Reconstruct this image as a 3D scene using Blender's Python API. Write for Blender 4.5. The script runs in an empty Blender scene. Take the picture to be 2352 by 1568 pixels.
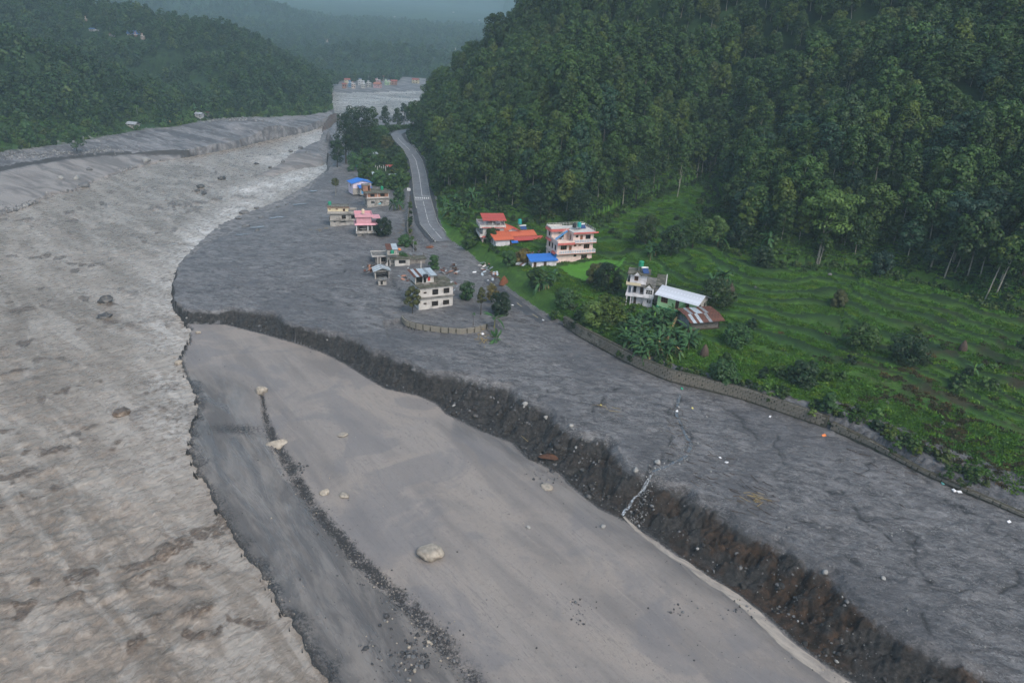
import bpy, math, random
import numpy as np
from mathutils import Matrix, Vector
from math import sin, cos, radians, pi

SC = bpy.context.scene
COL = SC.collection

# ------------------------------------------------------------------ camera
FPX = 1680.0                       # focal length in units of a 2352 wide picture
PITCH, ROLL, CAMZ = radians(23), radians(3.3), 74.0
CAM = np.array([0.0, 0.0, CAMZ])
_f = np.array([0, cos(PITCH), -sin(PITCH)]); _u0 = np.array([0, sin(PITCH), cos(PITCH)]); _r0 = np.array([1.0, 0, 0])
_R = _r0 * cos(ROLL) + _u0 * sin(ROLL); _U = _u0 * cos(ROLL) - _r0 * sin(ROLL)
cam_d = bpy.data.cameras.new('camera'); cam = bpy.data.objects.new('camera', cam_d); COL.objects.link(cam)
cam_d.sensor_width = 36; cam_d.lens = 36 * FPX / 2352; cam_d.clip_start = 0.5; cam_d.clip_end = 30000
m = Matrix.Identity(4)
for i in range(3):
    m[i][0], m[i][1], m[i][2], m[i][3] = _R[i], _U[i], -_f[i], CAM[i]
cam.matrix_world = m
SC.camera = cam

# ------------------------------------------------------------------ sky, sun, exposure
SUN_EL, SUN_AZ = radians(48), radians(150)      # azimuth clockwise from +Y (north)
world = bpy.data.worlds.new('World'); SC.world = world; world.use_nodes = True
wn = world.node_tree; wn.nodes.clear()
sky = wn.nodes.new('ShaderNodeTexSky'); sky.sky_type = 'NISHITA'; sky.sun_disc = False
sky.sun_elevation = SUN_EL; sky.sun_rotation = SUN_AZ; sky.air_density = 1.0; sky.dust_density = 2.6; sky.ozone_density = 1.2
bg = wn.nodes.new('ShaderNodeBackground'); bg.inputs['Strength'].default_value = 0.12
wo = wn.nodes.new('ShaderNodeOutputWorld')
wn.links.new(sky.outputs[0], bg.inputs[0]); wn.links.new(bg.outputs[0], wo.inputs[0])
sun_d = bpy.data.lights.new('sun', 'SUN'); sun = bpy.data.objects.new('sun', sun_d); COL.objects.link(sun)
sun_d.energy = 1.7; sun_d.angle = radians(25); sun_d.color = (1.0, 0.93, 0.84)
sd_ = Vector((sin(SUN_AZ) * cos(SUN_EL), cos(SUN_AZ) * cos(SUN_EL), sin(SUN_EL)))
sun.rotation_euler = sd_.to_track_quat('Z', 'Y').to_euler()
SC.view_settings.view_transform = 'Standard'; SC.view_settings.look = 'None'
SC.view_settings.gamma = 1; SC.view_settings.use_curve_mapping = False
SC.view_settings.exposure = 0.90
cy = SC.cycles
cy.use_denoising = True
cy.max_bounces = 5; cy.diffuse_bounces = 2; cy.glossy_bounces = 2; cy.transmission_bounces = 2; cy.volume_bounces = 3
cy.transparent_max_bounces = 6
cy.use_adaptive_sampling = True; cy.adaptive_threshold = 0.02
SC.render.threads_mode = 'AUTO'

# ------------------------------------------------------------------ numeric helpers
def P(u, v, z=0.0):
    d = _f + _R * (u - 1176) / FPX - _U * (v - 784) / FPX
    return CAM + d * ((z - CAMZ) / d[2])
def PR(u, v, rng):
    d = _f + _R * (u - 1176) / FPX - _U * (v - 784) / FPX
    return CAM + d / np.linalg.norm(d) * rng
def _hash(ix, iy, seed):
    h = (ix.astype(np.int64) * 374761393 + iy.astype(np.int64) * 668265263 + seed * 1442695041) & 0xffffffff
    h = ((h ^ (h >> 13)) * 1274126177) & 0xffffffff
    return ((h ^ (h >> 16)) & 0xffffff) / float(0xffffff)
def vnoise(x, y, seed=0):
    x = np.asarray(x, float); y = np.asarray(y, float)
    ix = np.floor(x); iy = np.floor(y); fx = x - ix; fy = y - iy
    ux = fx * fx * fx * (fx * (fx * 6 - 15) + 10); uy = fy * fy * fy * (fy * (fy * 6 - 15) + 10)
    def g(dx, dy):
        a = _hash(ix + dx, iy + dy, seed) * 2 * pi
        return np.cos(a) * (fx - dx) + np.sin(a) * (fy - dy)
    a = g(0, 0); b = g(1, 0); c = g(0, 1); d = g(1, 1)
    return (a + (b - a) * ux + (c - a) * uy + (a - b - c + d) * ux * uy) * 1.5
def fbm(x, y, scale, octv=4, seed=0, gain=0.5):
    s = 0; amp = 1; f = 1.0 / scale; tot = 0
    for i in range(octv):
        s = s + amp * vnoise(np.asarray(x) * f + i * 17.3, np.asarray(y) * f - i * 9.1, seed + i); tot += amp; amp *= gain; f *= 2.03
    return s / tot
def ridged(x, y, scale, octv=3, seed=0):
    s = 0; amp = 1; f = 1.0 / scale; tot = 0
    for i in range(octv):
        s = s + amp * (1 - np.abs(vnoise(x * f + i * 7.7, y * f + i * 3.1, seed + i)) * 2.2); tot += amp; amp *= .5; f *= 2.1
    return s / tot
def sst(a, b, x):
    t = np.clip((x - a) / (b - a), 0, 1); return t * t * (3 - 2 * t)
def pdist(x, y, pts, closed=False):
    """distance to a polyline and the interpolated third value of its nearest point"""
    n = len(pts); best = np.full(x.shape, 1e9); val = np.zeros(x.shape)
    rng = range(n if closed else n - 1)
    for i in rng:
        a = pts[i]; b = pts[(i + 1) % n]
        ex, ey = b[0] - a[0], b[1] - a[1]; L = ex * ex + ey * ey + 1e-9
        t = np.clip(((x - a[0]) * ex + (y - a[1]) * ey) / L, 0, 1)
        d = np.hypot(x - a[0] - t * ex, y - a[1] - t * ey)
        k = d < best; best = np.where(k, d, best); val = np.where(k, a[2] + t * (b[2] - a[2]), val)
    return best, val
def inside(x, y, pts):
    c = np.zeros(x.shape, bool); n = len(pts)
    for i in range(n):
        a = pts[i]; b = pts[(i + 1) % n]
        if a[1] == b[1]: continue
        k = (a[1] > y) != (b[1] > y)
        c ^= k & (x < (b[0] - a[0]) * (y - a[1]) / (b[1] - a[1]) + a[0])
    return c
def W3(l, z=None):
    out = []
    for q in l:
        zz = q[2] if len(q) > 2 else z
        p = P(q[0], q[1], zz); out.append((p[0], p[1], zz))
    return out

# ------------------------------------------------------------------ outlines of the valley (picture outline -> ground positions)
WAT = -7.0
SAND_L = [(432, 755), (430, 790), (410, 830), (425, 870), (448, 920), (450, 960), (432, 990), (432, 1030), (445, 1080), (470, 1120), (500, 1180), (530, 1240), (560, 1275), (600, 1330), (640, 1400), (690, 1480), (715, 1530), (745, 1568), (800, 1660), (860, 1800)]
FOOT = [(425, 742), (520, 744), (600, 764), (680, 787), (740, 807), (800, 837), (855, 872), (890, 892), (960, 906), (1005, 925), (1030, 950), (1100, 985), (1180, 1015), (1215, 1050), (1290, 1085), (1310, 1110), (1380, 1165), (1440, 1195), (1500, 1230), (1600, 1300), (1700, 1362), (1770, 1415), (1830, 1470), (1890, 1515), (1960, 1560), (2300, 1790)]
S_POLY = W3([(u, v, -6.3) for u, v in FOOT] + [(1500, 2100, -6.3)] + [(u, v, -6.3) for u, v in SAND_L[::-1]])
TOP_N = [(397, 655), (400, 690), (430, 712), (480, 716), (540, 708), (600, 712), (640, 720), (680, 745), (740, 757), (790, 767), (850, 790), (900, 812), (945, 832), (985, 850), (1040, 850), (1090, 862), (1180, 885), (1240, 920), (1290, 955), (1330, 985), (1400, 1003), (1430, 1040), (1480, 1085), (1520, 1105), (1590, 1110), (1640, 1150), (1700, 1195), (1790, 1235), (1870, 1280), (1940, 1320), (1985, 1385), (2060, 1430), (2110, 1470), (2200, 1500), (2352, 1568), (2700, 1720)]
TOP_F = [(985, 282), (960, 279), (880, 275), (800, 276), (770, 282), (755, 302), (745, 330), (748, 355), (768, 380), (745, 400), (715, 430), (670, 465), (600, 505), (540, 530), (475, 560), (438, 590), (410, 620)]
def ztop(u): return -3.5 + 3.5 * min(1, max(0, (u - 430) / 480))
T_LINE = W3([(u, v, [1.5, 2, 2.5, 2, 1, .5, 0, 0, -.5, -1.5, -3, -4.5, -5.2, -5.2, -4.8, -4.2, -3.7][i]) for i, (u, v) in enumerate(TOP_F)] + [(u, v, ztop(u)) for u, v in TOP_N])
D_POLY = T_LINE + [(200, 40, 0), (3000, -500, 0), (4000, 900, 0), (900, 1500, 0), (250, 900, 0), (60, 720, 0)]
RIV_R = [(1100, 276), (1000, 275), (965, 271), (880, 267), (800, 268), (764, 275), (742, 300), (731, 330), (735, 357), (756, 384), (735, 402), (700, 428), (640, 462), (570, 487), (505, 517), (470, 545), (430, 585), (402, 615), (391, 645), (388, 685), (400, 715), (420, 740)] + SAND_L
RIV_L = [(-900, 700), (-300, 560), (0, 497), (60, 478), (110, 450), (165, 441), (230, 412), (285, 395), (342, 378), (489, 350), (547, 339), (598, 326), (711, 302), (760, 281), (768, 262), (757, 240), (752, 222), (757, 214), (860, 212.5), (900, 211), (1000, 208), (1150, 204)]
R_POLY = W3([(u, v, WAT) for u, v in RIV_L] + [(u, v, WAT) for u, v in RIV_R] + [(860, 2300, WAT), (-1500, 2300, WAT)])
R_POLY[0] = (-420, 330, WAT)
LT_LINE = W3([(-700, 560, -3.5), (0, 383, -3.5), (60, 371, -3.5), (120, 361, -3.5), (200, 352, -3.5), (290, 346, -3.3), (400, 345, -3), (489, 343, -3), (547, 331, -3), (598, 316, -2.5), (711, 297, -2.5), (757, 278, -2), (775, 260, -2)])
LB_POLY = LT_LINE + [(-150, 760, -3), (-150, 900, -3), (-300, 950, 0), (-3000, 3000, 0), (-3000, 300, 0)]
LFOOT = W3([(-700, 450, -1), (0, 340, -1), (171, 319, -1), (328, 296, -1), (410, 288, -1), (480, 273, -1), (547, 268, -1), (632, 268, -1), (700, 262, -1), (745, 252, -.5), (768, 240, -1)])
ROAD = W3([(1240, 712, .1), (1190, 670, .1), (1130, 628, .2), (1062, 583, .5), (1018, 553, 1.2), (985, 515, 2), (970, 455, 3), (963, 402, 3.6), (955, 368, 4), (938, 342, 4.5), (917, 322, 5), (909, 309, 5.3), (922, 301, 5.6), (950, 298.5, 6), (985, 300, 6.5)])
GREEN = W3([(985, 292, 6), (955, 300, 6), (935, 311, 5.5), (950, 335, 5), (978, 365, 4.3), (990, 400, 3.8), (1000, 455, 3), (1005, 500, 2.4), (1025, 545, 1.6), (1075, 580, .9), (1112, 612, .6), (1165, 662, .4), (1240, 712, .4), (1300, 745, .4), (1340, 772, .4), (1400, 804, .4), (1460, 836, .4), (1540, 870, .4), (1640, 893, .4), (1720, 915, .4), (1900, 976, .4), (2000, 1018, .4), (2120, 1080, .4), (2352, 1180, .4), (2700, 1330, .4)])
FFOOT = W3([(985, 275, 7), (962, 290, 7), (945, 303, 6.5), (965, 330, 6.5), (990, 362, 6), (1003, 400, 6), (1015, 455, 5.5), (1060, 480, 6), (1130, 485, 7), (1250, 500, 8), (1330, 510, 9), (1400, 470, 12), (1500, 430, 15), (1620, 400, 17), (1665, 440, 16), (1640, 520, 13), (1700, 560, 12), (1760, 590, 12), (1880, 596, 12), (2000, 600, 13), (2100, 630, 13), (2200, 650, 13), (2300, 690, 13), (2500, 730, 14), (3100, 880, 14)])
G_POLY = GREEN + FFOOT[::-1]
LOWWALL = W3([(925, 727, 0), (932, 737, 0), (960, 746, 0), (1010, 753, 0), (1060, 757, 0), (1095, 753, 0), (1118, 745, 0)])
LW_POLY = LOWWALL + W3([(1160, 800, 0), (1000, 850, 0), (900, 800, 0), (880, 730, 0)])
TH = 13
def crest(u, v, r):
    q = PR(u, v, r); return (q[0], q[1], max(2.0, q[2] - TH))
CREST = [crest(975, 285, 545), crest(977, 240, 548), crest(980, 200, 545), crest(1015, 145, 535), crest(1060, 105, 525), crest(1110, 72, 515), crest(1160, 38, 505), crest(1225, -12, 495), crest(1400, -110, 480), crest(1800, -230, 470), crest(2300, -300, 460), crest(3000, -300, 430)]
H_POLY = FFOOT + CREST[::-1]
PADS = []                        # level plots under the houses: (x, y, z, radius)
# ridges elsewhere: nodes given by outline position and distance, slope of the flanks
def rd(l, th=12): return [tuple(PR(u, v, r) - np.array([0, 0, th])) for u, v, r in l]
RIDGES = [
    (rd([(-500, -40, 700), (-100, 20, 640), (120, 70, 620), (250, 125, 610), (330, 165, 600), (395, 205, 590), (450, 262, 575)]), .42),
    (rd([(-300, -70, 1000), (0, -40, 980), (150, -10, 960), (300, 8, 930), (430, 38, 900), (500, 45, 880), (540, 85, 860), (555, 140, 850)]), .40),
    (rd([(500, 120, 790), (560, 96, 770), (620, 93, 760), (660, 110, 750), (700, 140, 742), (735, 180, 735), (757, 225, 730)]), .55),
    (rd([(100, -80, 2500), (400, -40, 2450), (560, -10, 2400), (640, 12, 2300), (740, 55, 2150), (830, 93, 1950), (870, 125, 1800), (900, 165, 1600)], 10), .3),
    (rd([(600, 120, 1400), (690, 106, 1390), (760, 100, 1380), (860, 98, 1370), (940, 103, 1360), (1000, 118, 1350), (1030, 140, 1345), (1075, 165, 1340)]), .24),
    (rd([(300, -200, 5200), (620, -25, 5000), (700, 18, 4800), (780, 55, 4500), (870, 88, 4200), (960, 112, 3900)]), .3),
    (rd([(-1200, -330, 8600), (0, -300, 8600), (600, -240, 8600), (900, -220, 8600), (1300, -260, 8600), (2000, -300, 8600), (3500, -360, 8600)]), .26),
    (rd([(1250, -30, 3000), (1140, 70, 2900), (1085, 118, 2700), (1030, 150, 2500), (990, 175, 2300)]), .3),
]
def terrain(x, y, masks=False):
    x = np.asarray(x, float); y = np.asarray(y, float)
    wx = x + 2.2 * fbm(x, y, 9, 3, 5) ; wy = y + 2.2 * fbm(x, y, 9, 3, 11)      # broken edges
    n1 = fbm(x, y, 30, 4, 1); n2 = fbm(x, y, 6, 4, 2); n3 = fbm(x, y, 1.6, 3, 3)
    far = np.hypot(x, y)
    wx2 = x + .9 * fbm(x, y, 3, 2, 15); wy2 = y + .9 * fbm(x, y, 3, 2, 16)
    inR = inside(wx2, wy2, R_POLY); dR, _ = pdist(wx2, wy2, R_POLY, True)
    inS = inside(x, y, S_POLY); dS, _ = pdist(x, y, S_POLY, True)
    inD = inside(wx, wy, D_POLY); dT, zT = pdist(wx, wy, T_LINE)
    inL = inside(wx, wy, LB_POLY); dL, zL = pdist(wx, wy, LT_LINE)
    # sand bar
    zs = -6.25 + .12 * n1 + .05 * n2
    zlow = np.where(inS, 0, sst(6, 0, dS))
    # deposit
    zd = np.where(dT > 60, 0, zT * (1 - dT / 60)) + .35 * n1 + .22 * n2 + .05 * n3
    # road embankment
    dr, zr = pdist(x, y, ROAD)
    side = sst(0.5, 3, zr)
    kn = zr - .25 - (dr - 7) * (.16 + .9 * sst(360, 330, y))
    zd = np.where(dr > 6, np.maximum(zd, np.minimum(kn, zr + 1) ), zd)
    wr = sst(9, 5.5, dr)
    zd = zd * (1 - wr) + (zr - .12) * wr
    dw, _ = pdist(x, y, LOWWALL); zd = zd - 1.25 * inside(x, y, LW_POLY) * sst(15, 2, dw)
    # green slope, forest slope
    inG = inside(x, y, G_POLY); dB, zB = pdist(x, y, GREEN); dF, zF = pdist(x, y, FFOOT)
    t = dB / (dB + dF + 1e-6)
    wl = sst(26, 30, x) * sst(182, 178, y)
    hwl = 2.3 - 1.2 * sst(75, 95, x)
    zg = zB + (1 - wl) * 2.6 * sst(.3, 5, dB) * sst(0, 12, dF + 2) + wl * (hwl * sst(.1, .5, dB) + (2.6 - hwl) * sst(1, 9, dB)) + (zF - zB - 2.6) * t + .5 * n1 + .25 * n2
    step = .85
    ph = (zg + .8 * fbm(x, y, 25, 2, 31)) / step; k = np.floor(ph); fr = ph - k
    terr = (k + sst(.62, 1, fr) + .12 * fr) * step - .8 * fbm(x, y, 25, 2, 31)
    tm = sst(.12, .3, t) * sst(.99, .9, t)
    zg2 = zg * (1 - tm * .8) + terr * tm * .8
    inH = inside(x, y, H_POLY); dC, zC = pdist(x, y, CREST)
    th = dF / (dF + dC + 1e-6)
    zh = zF + (zC - zF) * (th ** .9) + 9 * fbm(x, y, 90, 3, 8) * sst(0, 40, np.minimum(dF, dC)) 
    zb = zC - .75 * dC
    behind = (~inH) & (~inG) & inD & (y > 150)
    z = np.where(inD, zd, 0.0)
    z = np.where(inG & inD, zg2, z)
    z = np.where(inH & inD, zh, z)
    z = np.where(behind & (dC < dF), np.maximum(zb, z), z)
    # the scar between deposit and sand bar
    gap = ~inD & ~inR & ~inS & ~inL
    dlow = np.minimum(np.where(inS, 0, dS), dR)
    tt = dT / (dT + dlow + 1e-6)
    gul = .30 * ridged(x * .8 + y * .6, y * .8 - x * .6, 5, 3, 21)
    prof = np.clip(sst(-.05, 1.02, tt ** .62 + (gul - .17) * sst(0, .25, tt) * sst(1, .7, tt)), 0, 1)
    lowz = np.where(dR < dS, WAT - .9, zs)
    lowz = lowz * (1 - zlow) + zs * zlow
    zgap = zT * (1 - prof) + lowz * prof + (.7 * n2 + .35 * n3) * sst(0, .2, tt) * sst(1, .75, tt) + .12 * n3
    sh = sst(225, 245, y) * (x < -50); zgap = zgap * (1 - sh) + sh * (zT * (1 - sst(0, .5, tt)) + (WAT + .25 + .45 * n2 + .25 * n3) * sst(0, .5, tt))
    z = np.where(gap, zgap, z)
    z = np.where(inS, WAT - .9 + (zs - WAT + .9) * sst(-.2, 1.0, dR), z)
    # shallow ditch with gravel across the sand bar
    dch, wch = pdist(x + .5 * n3, y + .8 * n2, DITCH)
    z = np.where(inS, z - .75 * np.exp(-(dch / (wch * .55)) ** 2), z)
    # left bank
    dLF, _z = pdist(x, y, LFOOT)
    beach = ~inD & ~inR & ~inS & (x < -60) & (y > 200) & ~(gap & (x > -150) & (y < 560)) 
    zl = zL + (-1 - zL) * sst(0, 60, dL) + .8 * n1 + .7 * n2 + .2 * n3 + .9 * (ridged(x * .7 + y * .7, (y - x) * 1.4, 22, 3, 71) - .5)
    tl = dL / (dL + dR + 1e-6)
    zbe = -6.4 + .25 * n2 + (zL + 6.4) * sst(5.5, 0, dL)
    leftland = (x < -150) | (y > 600)
    z = np.where(inL, zl, z)
    z = np.where(leftland & ~inL & ~inR & ~inD & ~inS, np.maximum(zbe, np.minimum(WAT - .9 + 1.2 * dR, -6.2 + .03 * dR)), z)
    mo = P(590, 300, -2); g = np.exp(-(((x - mo[0]) / 34) ** 2 + ((y - mo[1]) / 20) ** 2))
    z = np.where(inL, z + 5.5 * g, z)
    # ridges of the valley sides and far mountains
    hz = np.full(x.shape, -50.0)
    big = (dLF > 0) & ((inL & ((y - 0) > 0)) | (far > 900))
    for pts, sl in RIDGES:
        d, zr_ = pdist(x, y, pts)
        hz = np.maximum(hz, zr_ - sl * np.sqrt(d * d + 400) + sl * 20)
    hz = hz + 9 * fbm(x, y, 220, 4, 77) * sst(600, 1500, far) + 60 * ridged(x, y, 1500, 4, 79) * sst(2600, 5000, far) + 5 * fbm(x, y, 60, 4, 78)
    lf = inside(x, y, LFOOT + [(-170, 900, 0), (-3000, 2500, 0), (-3000, 0, 0)])
    hillm = lf | (far > 1150)
    lim = np.where(far > 1150, -4 + (far - 1165) * .6, -1 + dLF * .42)
    z = np.where(lf & ~inR & ~inD, np.maximum(z, -1 + np.minimum(dLF, 60) * .12), z)
    z = np.where(hillm & ~inR & ~(inD & (far < 1150)), np.maximum(z, np.minimum(hz, lim)), z)
    isl = inside(wx2, wy2, ISL); dI, _ = pdist(wx2, wy2, ISL, True)
    z = np.where(inR, np.maximum(WAT - 1.6, WAT - .9 - dR * .5), z)
    z = np.where(isl, WAT + .1 + .9 * sst(0, 7, dI) + .5 * n2 + .2 * n3, z)
    z = np.where(inR & (far > 1300), WAT + 2, z)
    z = np.where((far > 1195) & ~inR, np.maximum(z, -4 + (far - 1195) * .06), z)
    z = np.where(far > 1500, np.maximum(z, -4 + (far - 1500) * .045 + 12 * fbm(x, y, 180, 3, 80) * sst(1500, 1900, far)), z)
    z = np.where((far > 1150) & (z < -4), -4, z)
    for (px, py, pz, pr) in PADS:
        d = np.hypot(x - px, y - py); w = sst(pr + 4, pr, d); z = z * (1 - w) + pz * w
    if not masks: return z
    reg = np.zeros(x.shape, int)                 # 0 deposit
    reg[inS] = 1; reg[inG & inD] = 2; reg[inH & inD] = 3; reg[behind & (dC < dF) & (zb > zd)] = 3
    reg[(leftland | inL) & ~inD & ~inS] = 4
    reg[hillm & (hz > -1) & ~inR & ~(inD & (far < 1150))] = 5
    reg[far > 1500] = 5; reg[(far > 1200) & ~inR] = 5
    reg[lf & ~inR & ~inD & ~inS] = 5
    reg[inR & ~leftland & (far < 1500)] = 1; reg[inR & leftland & (far < 1500)] = 4
    reg[isl] = 4
    knm = (dr > 6.5) & (kn > .6) & inD & ~inG & ~inH & (y > 345); reg[knm] = 2
    reg[gap & ~leftland] = 0
    return z, reg, dict(dLF=np.minimum(dLF, 200), sh=sh * gap, tt=np.where(gap, tt, 0), dT=np.minimum(dT, 50), dR=np.minimum(dR, 50), dch=np.where(inS, dch / np.maximum(wch, .1), 9), terr=fr * tm, dB=np.minimum(dB, 60), dF=np.minimum(dF, 80), dr=np.minimum(dr, 50), n2=n2, dS=np.minimum(dS, 50),
                        dL=np.minimum(dL, 50), gul=gul)
ISL = W3([(580, 408, WAT), (640, 378, WAT), (672, 350, WAT), (715, 330, WAT), (745, 318, WAT), (762, 340, WAT), (762, 372, WAT), (735, 383, WAT), (690, 388, WAT), (640, 402, WAT)])
DITCH = W3([(600, 905, -6.3), (612, 960, -6.3), (625, 1000, -6.3), (660, 1060, -6.3), (700, 1130, -6.3), (760, 1210, -6.3), (830, 1290, -6.3), (900, 1355, -6.3), (960, 1410, -6.3), (1030, 1490, -6.3), (1100, 1568, -6.3)])
DITCH = [(a, b, w) for (a, b, _), w in zip(DITCH, [.6, .9, 1.5, 2, 1.8, 1.8, 2.2, 2.4, 2.4, 2.8, 2.5])]
def hgt(x, y): return float(terrain(np.array([x]), np.array([y]))[0])
def hit(u, v, r0=90.0, r1=5000.0):
    """first point of the ground seen in that direction"""
    d = _f + _R * (u - 1176) / FPX - _U * (v - 784) / FPX; d = d / np.linalg.norm(d)
    rr = np.concatenate([np.arange(r0, 700, 1.0), np.arange(700, r1, 8.0)])
    pts = CAM + d * rr[:, None]; h = terrain(pts[:, 0], pts[:, 1])
    k = np.argmax(pts[:, 2] < h) if np.any(pts[:, 2] < h) else len(rr) - 1
    if k == 0: return pts[0]
    a = pts[k - 1][2] - h[k - 1]; b = h[k] - pts[k][2]; t = a / (a + b + 1e-9)
    return pts[k - 1] * (1 - t) + pts[k] * t
HAZE_D, HAZE_C = 0.00017, (0.64, 0.88, 1.0)
# ------------------------------------------------------------------ scene helpers
def tag(o, label=None, cat=None, group=None, kind=None):
    if label: o['label'] = label
    if cat: o['category'] = cat
    if group: o['group'] = group
    if kind: o['kind'] = kind
    return o
def Vp(p):
    d = np.asarray(p) - CAM; w = d @ _f
    return 1176 + FPX * (d @ _R) / w, 784 - FPX * (d @ _U) / w
def VpA(x, y, z):
    dx, dy, dz = x, y, z - CAMZ
    w = dx * _f[0] + dy * _f[1] + dz * _f[2]
    return 1176 + FPX * (dx * _R[0] + dy * _R[1] + dz * _R[2]) / w, 784 - FPX * (dx * _U[0] + dy * _U[1] + dz * _U[2]) / w, w
def np_mesh(name, verts, quads, attrs=None, smooth=True, tris=None):
    me = bpy.data.meshes.new(name)
    verts = np.asarray(verts, np.float32); quads = np.asarray(quads, np.int32)
    k = quads.shape[1]
    me.vertices.add(len(verts)); me.vertices.foreach_set('co', verts.ravel())
    me.loops.add(quads.size); me.loops.foreach_set('vertex_index', quads.ravel())
    me.polygons.add(len(quads)); me.polygons.foreach_set('loop_start', np.arange(0, quads.size, k, dtype=np.int32))
    me.polygons.foreach_set('loop_total', np.full(len(quads), k, np.int32))
    if smooth: me.polygons.foreach_set('use_smooth', np.ones(len(quads), bool))
    me.update(calc_edges=True)
    for nm, a in (attrs or {}).items():
        at = me.attributes.new(nm, 'FLOAT', 'POINT'); at.data.foreach_set('value', np.asarray(a, np.float32))
    return me
def link(name, me, mat=None, parent=None, loc=None, rot=None, scale=None):
    o = bpy.data.objects.new(name, me); COL.objects.link(o)
    if mat is not None and me is not None and not me.materials: me.materials.append(mat)
    if parent is not None: o.parent = parent
    if loc is not None: o.location = loc
    if rot is not None: o.rotation_euler = rot
    if scale is not None: o.scale = scale
    return o

class M:
    """small material builder"""
    def __init__(s, name, rough=.8, spec=.3):
        s.m = bpy.data.materials.new(name); s.m.use_nodes = True; s.t = s.m.node_tree; s.t.nodes.clear()
        s.out = s.t.nodes.new('ShaderNodeOutputMaterial'); s.b = s.t.nodes.new('ShaderNodeBsdfPrincipled')
        s.t.links.new(s.b.outputs[0], s.out.inputs[0]); s.b.inputs['Roughness'].default_value = rough
        s.b.inputs['Specular IOR Level'].default_value = spec
        tc = s.t.nodes.new('ShaderNodeTexCoord'); s.obj = tc.outputs['Object']
    def L(s, a, b): s.t.links.new(a, b)
    def _in(s, sock, v):
        if hasattr(v, 'is_output') or isinstance(v, bpy.types.NodeSocket): s.L(v, sock)
        else:
            if isinstance(v, (tuple, list)) and len(v) == 3 and sock.type == 'RGBA': v = (*v, 1)
            sock.default_value = v
    def map(s, rz=0, sc=(1, 1, 1), src=None):
        n = s.t.nodes.new('ShaderNodeMapping'); s.L(src or s.obj, n.inputs['Vector'])
        r = s.t.nodes.new('ShaderNodeMapping'); n.inputs['Rotation'].default_value = (0, 0, rz)
        s.L(n.outputs[0], r.inputs['Vector']); r.inputs['Scale'].default_value = sc
        return r.outputs[0]
    def noise(s, scale, detail=4, rough=.55, dist=0, vec=None, color=False):
        n = s.t.nodes.new('ShaderNodeTexNoise'); n.inputs['Scale'].default_value = scale; n.inputs['Detail'].default_value = detail
        n.inputs['Roughness'].default_value = rough; n.inputs['Distortion'].default_value = dist
        s.L(vec or s.obj, n.inputs['Vector']); return n.outputs['Color' if color else 'Fac']
    def vor(s, scale, vec=None, feat='F1', out='Distance', rnd=1):
        n = s.t.nodes.new('ShaderNodeTexVoronoi'); n.feature = feat; n.inputs['Scale'].default_value = scale
        n.inputs['Randomness'].default_value = rnd
        s.L(vec or s.obj, n.inputs['Vector']); return n.outputs[out]
    def attr(s, name):
        n = s.t.nodes.new('ShaderNodeAttribute'); n.attribute_name = name; return n.outputs['Fac']
    def rnd(s):
        return s.t.nodes.new('ShaderNodeObjectInfo').outputs['Random']
    def rng(s, x, a, b, c=0.0, d=1.0, smooth=True):
        n = s.t.nodes.new('ShaderNodeMapRange'); n.interpolation_type = 'SMOOTHSTEP' if smooth else 'LINEAR'
        s._in(n.inputs[0], x)
        for i, v in enumerate((a, b, c, d)): n.inputs[i + 1].default_value = v
        return n.outputs[0]
    def math(s, op, a, b=0.5, c=None):
        n = s.t.nodes.new('ShaderNodeMath'); n.operation = op; s._in(n.inputs[0], a); s._in(n.inputs[1], b)
        if c is not None: s._in(n.inputs[2], c)
        return n.outputs[0]
    def mix(s, f, a, b, mode='MIX'):
        n = s.t.nodes.new('ShaderNodeMix'); n.data_type = 'RGBA'; n.blend_type = mode; n.clamp_factor = True
        s._in(n.inputs[0], f); s._in(n.inputs[6], a); s._in(n.inputs[7], b); return n.outputs[2]
    def ramp(s, f, stops):
        n = s.t.nodes.new('ShaderNodeValToRGB'); e = n.color_ramp.elements
        while len(e) > 1: e.remove(e[-1])
        e[0].position = stops[0][0]; e[0].color = (*stops[0][1], 1)
        for p, c in stops[1:]: q = e.new(p); q.color = (*c, 1)
        s._in(n.inputs[0], f); return n.outputs[0]
    def col(s, c): s._in(s.b.inputs['Base Color'], c); return s
    def rough(s, r): s._in(s.b.inputs['Roughness'], r); return s
    def bump(s, h, strength=.5, dist=.1):
        n = s.t.nodes.new('ShaderNodeBump'); n.inputs['Strength'].default_value = strength; n.inputs['Distance'].default_value = dist
        s.L(h, n.inputs['Height'])
        if s.b.inputs['Normal'].is_linked: s.L(s.b.inputs['Normal'].links[0].from_socket, n.inputs['Normal'])
        s.L(n.outputs[0], s.b.inputs['Normal']); return s
def hsh(h):
    h = h.lstrip('#'); c = [int(h[i:i + 2], 16) / 255 for i in (0, 2, 4)]
    return tuple(((x + .055) / 1.055) ** 2.4 if x > .04045 else x / 12.92 for x in c)

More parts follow.
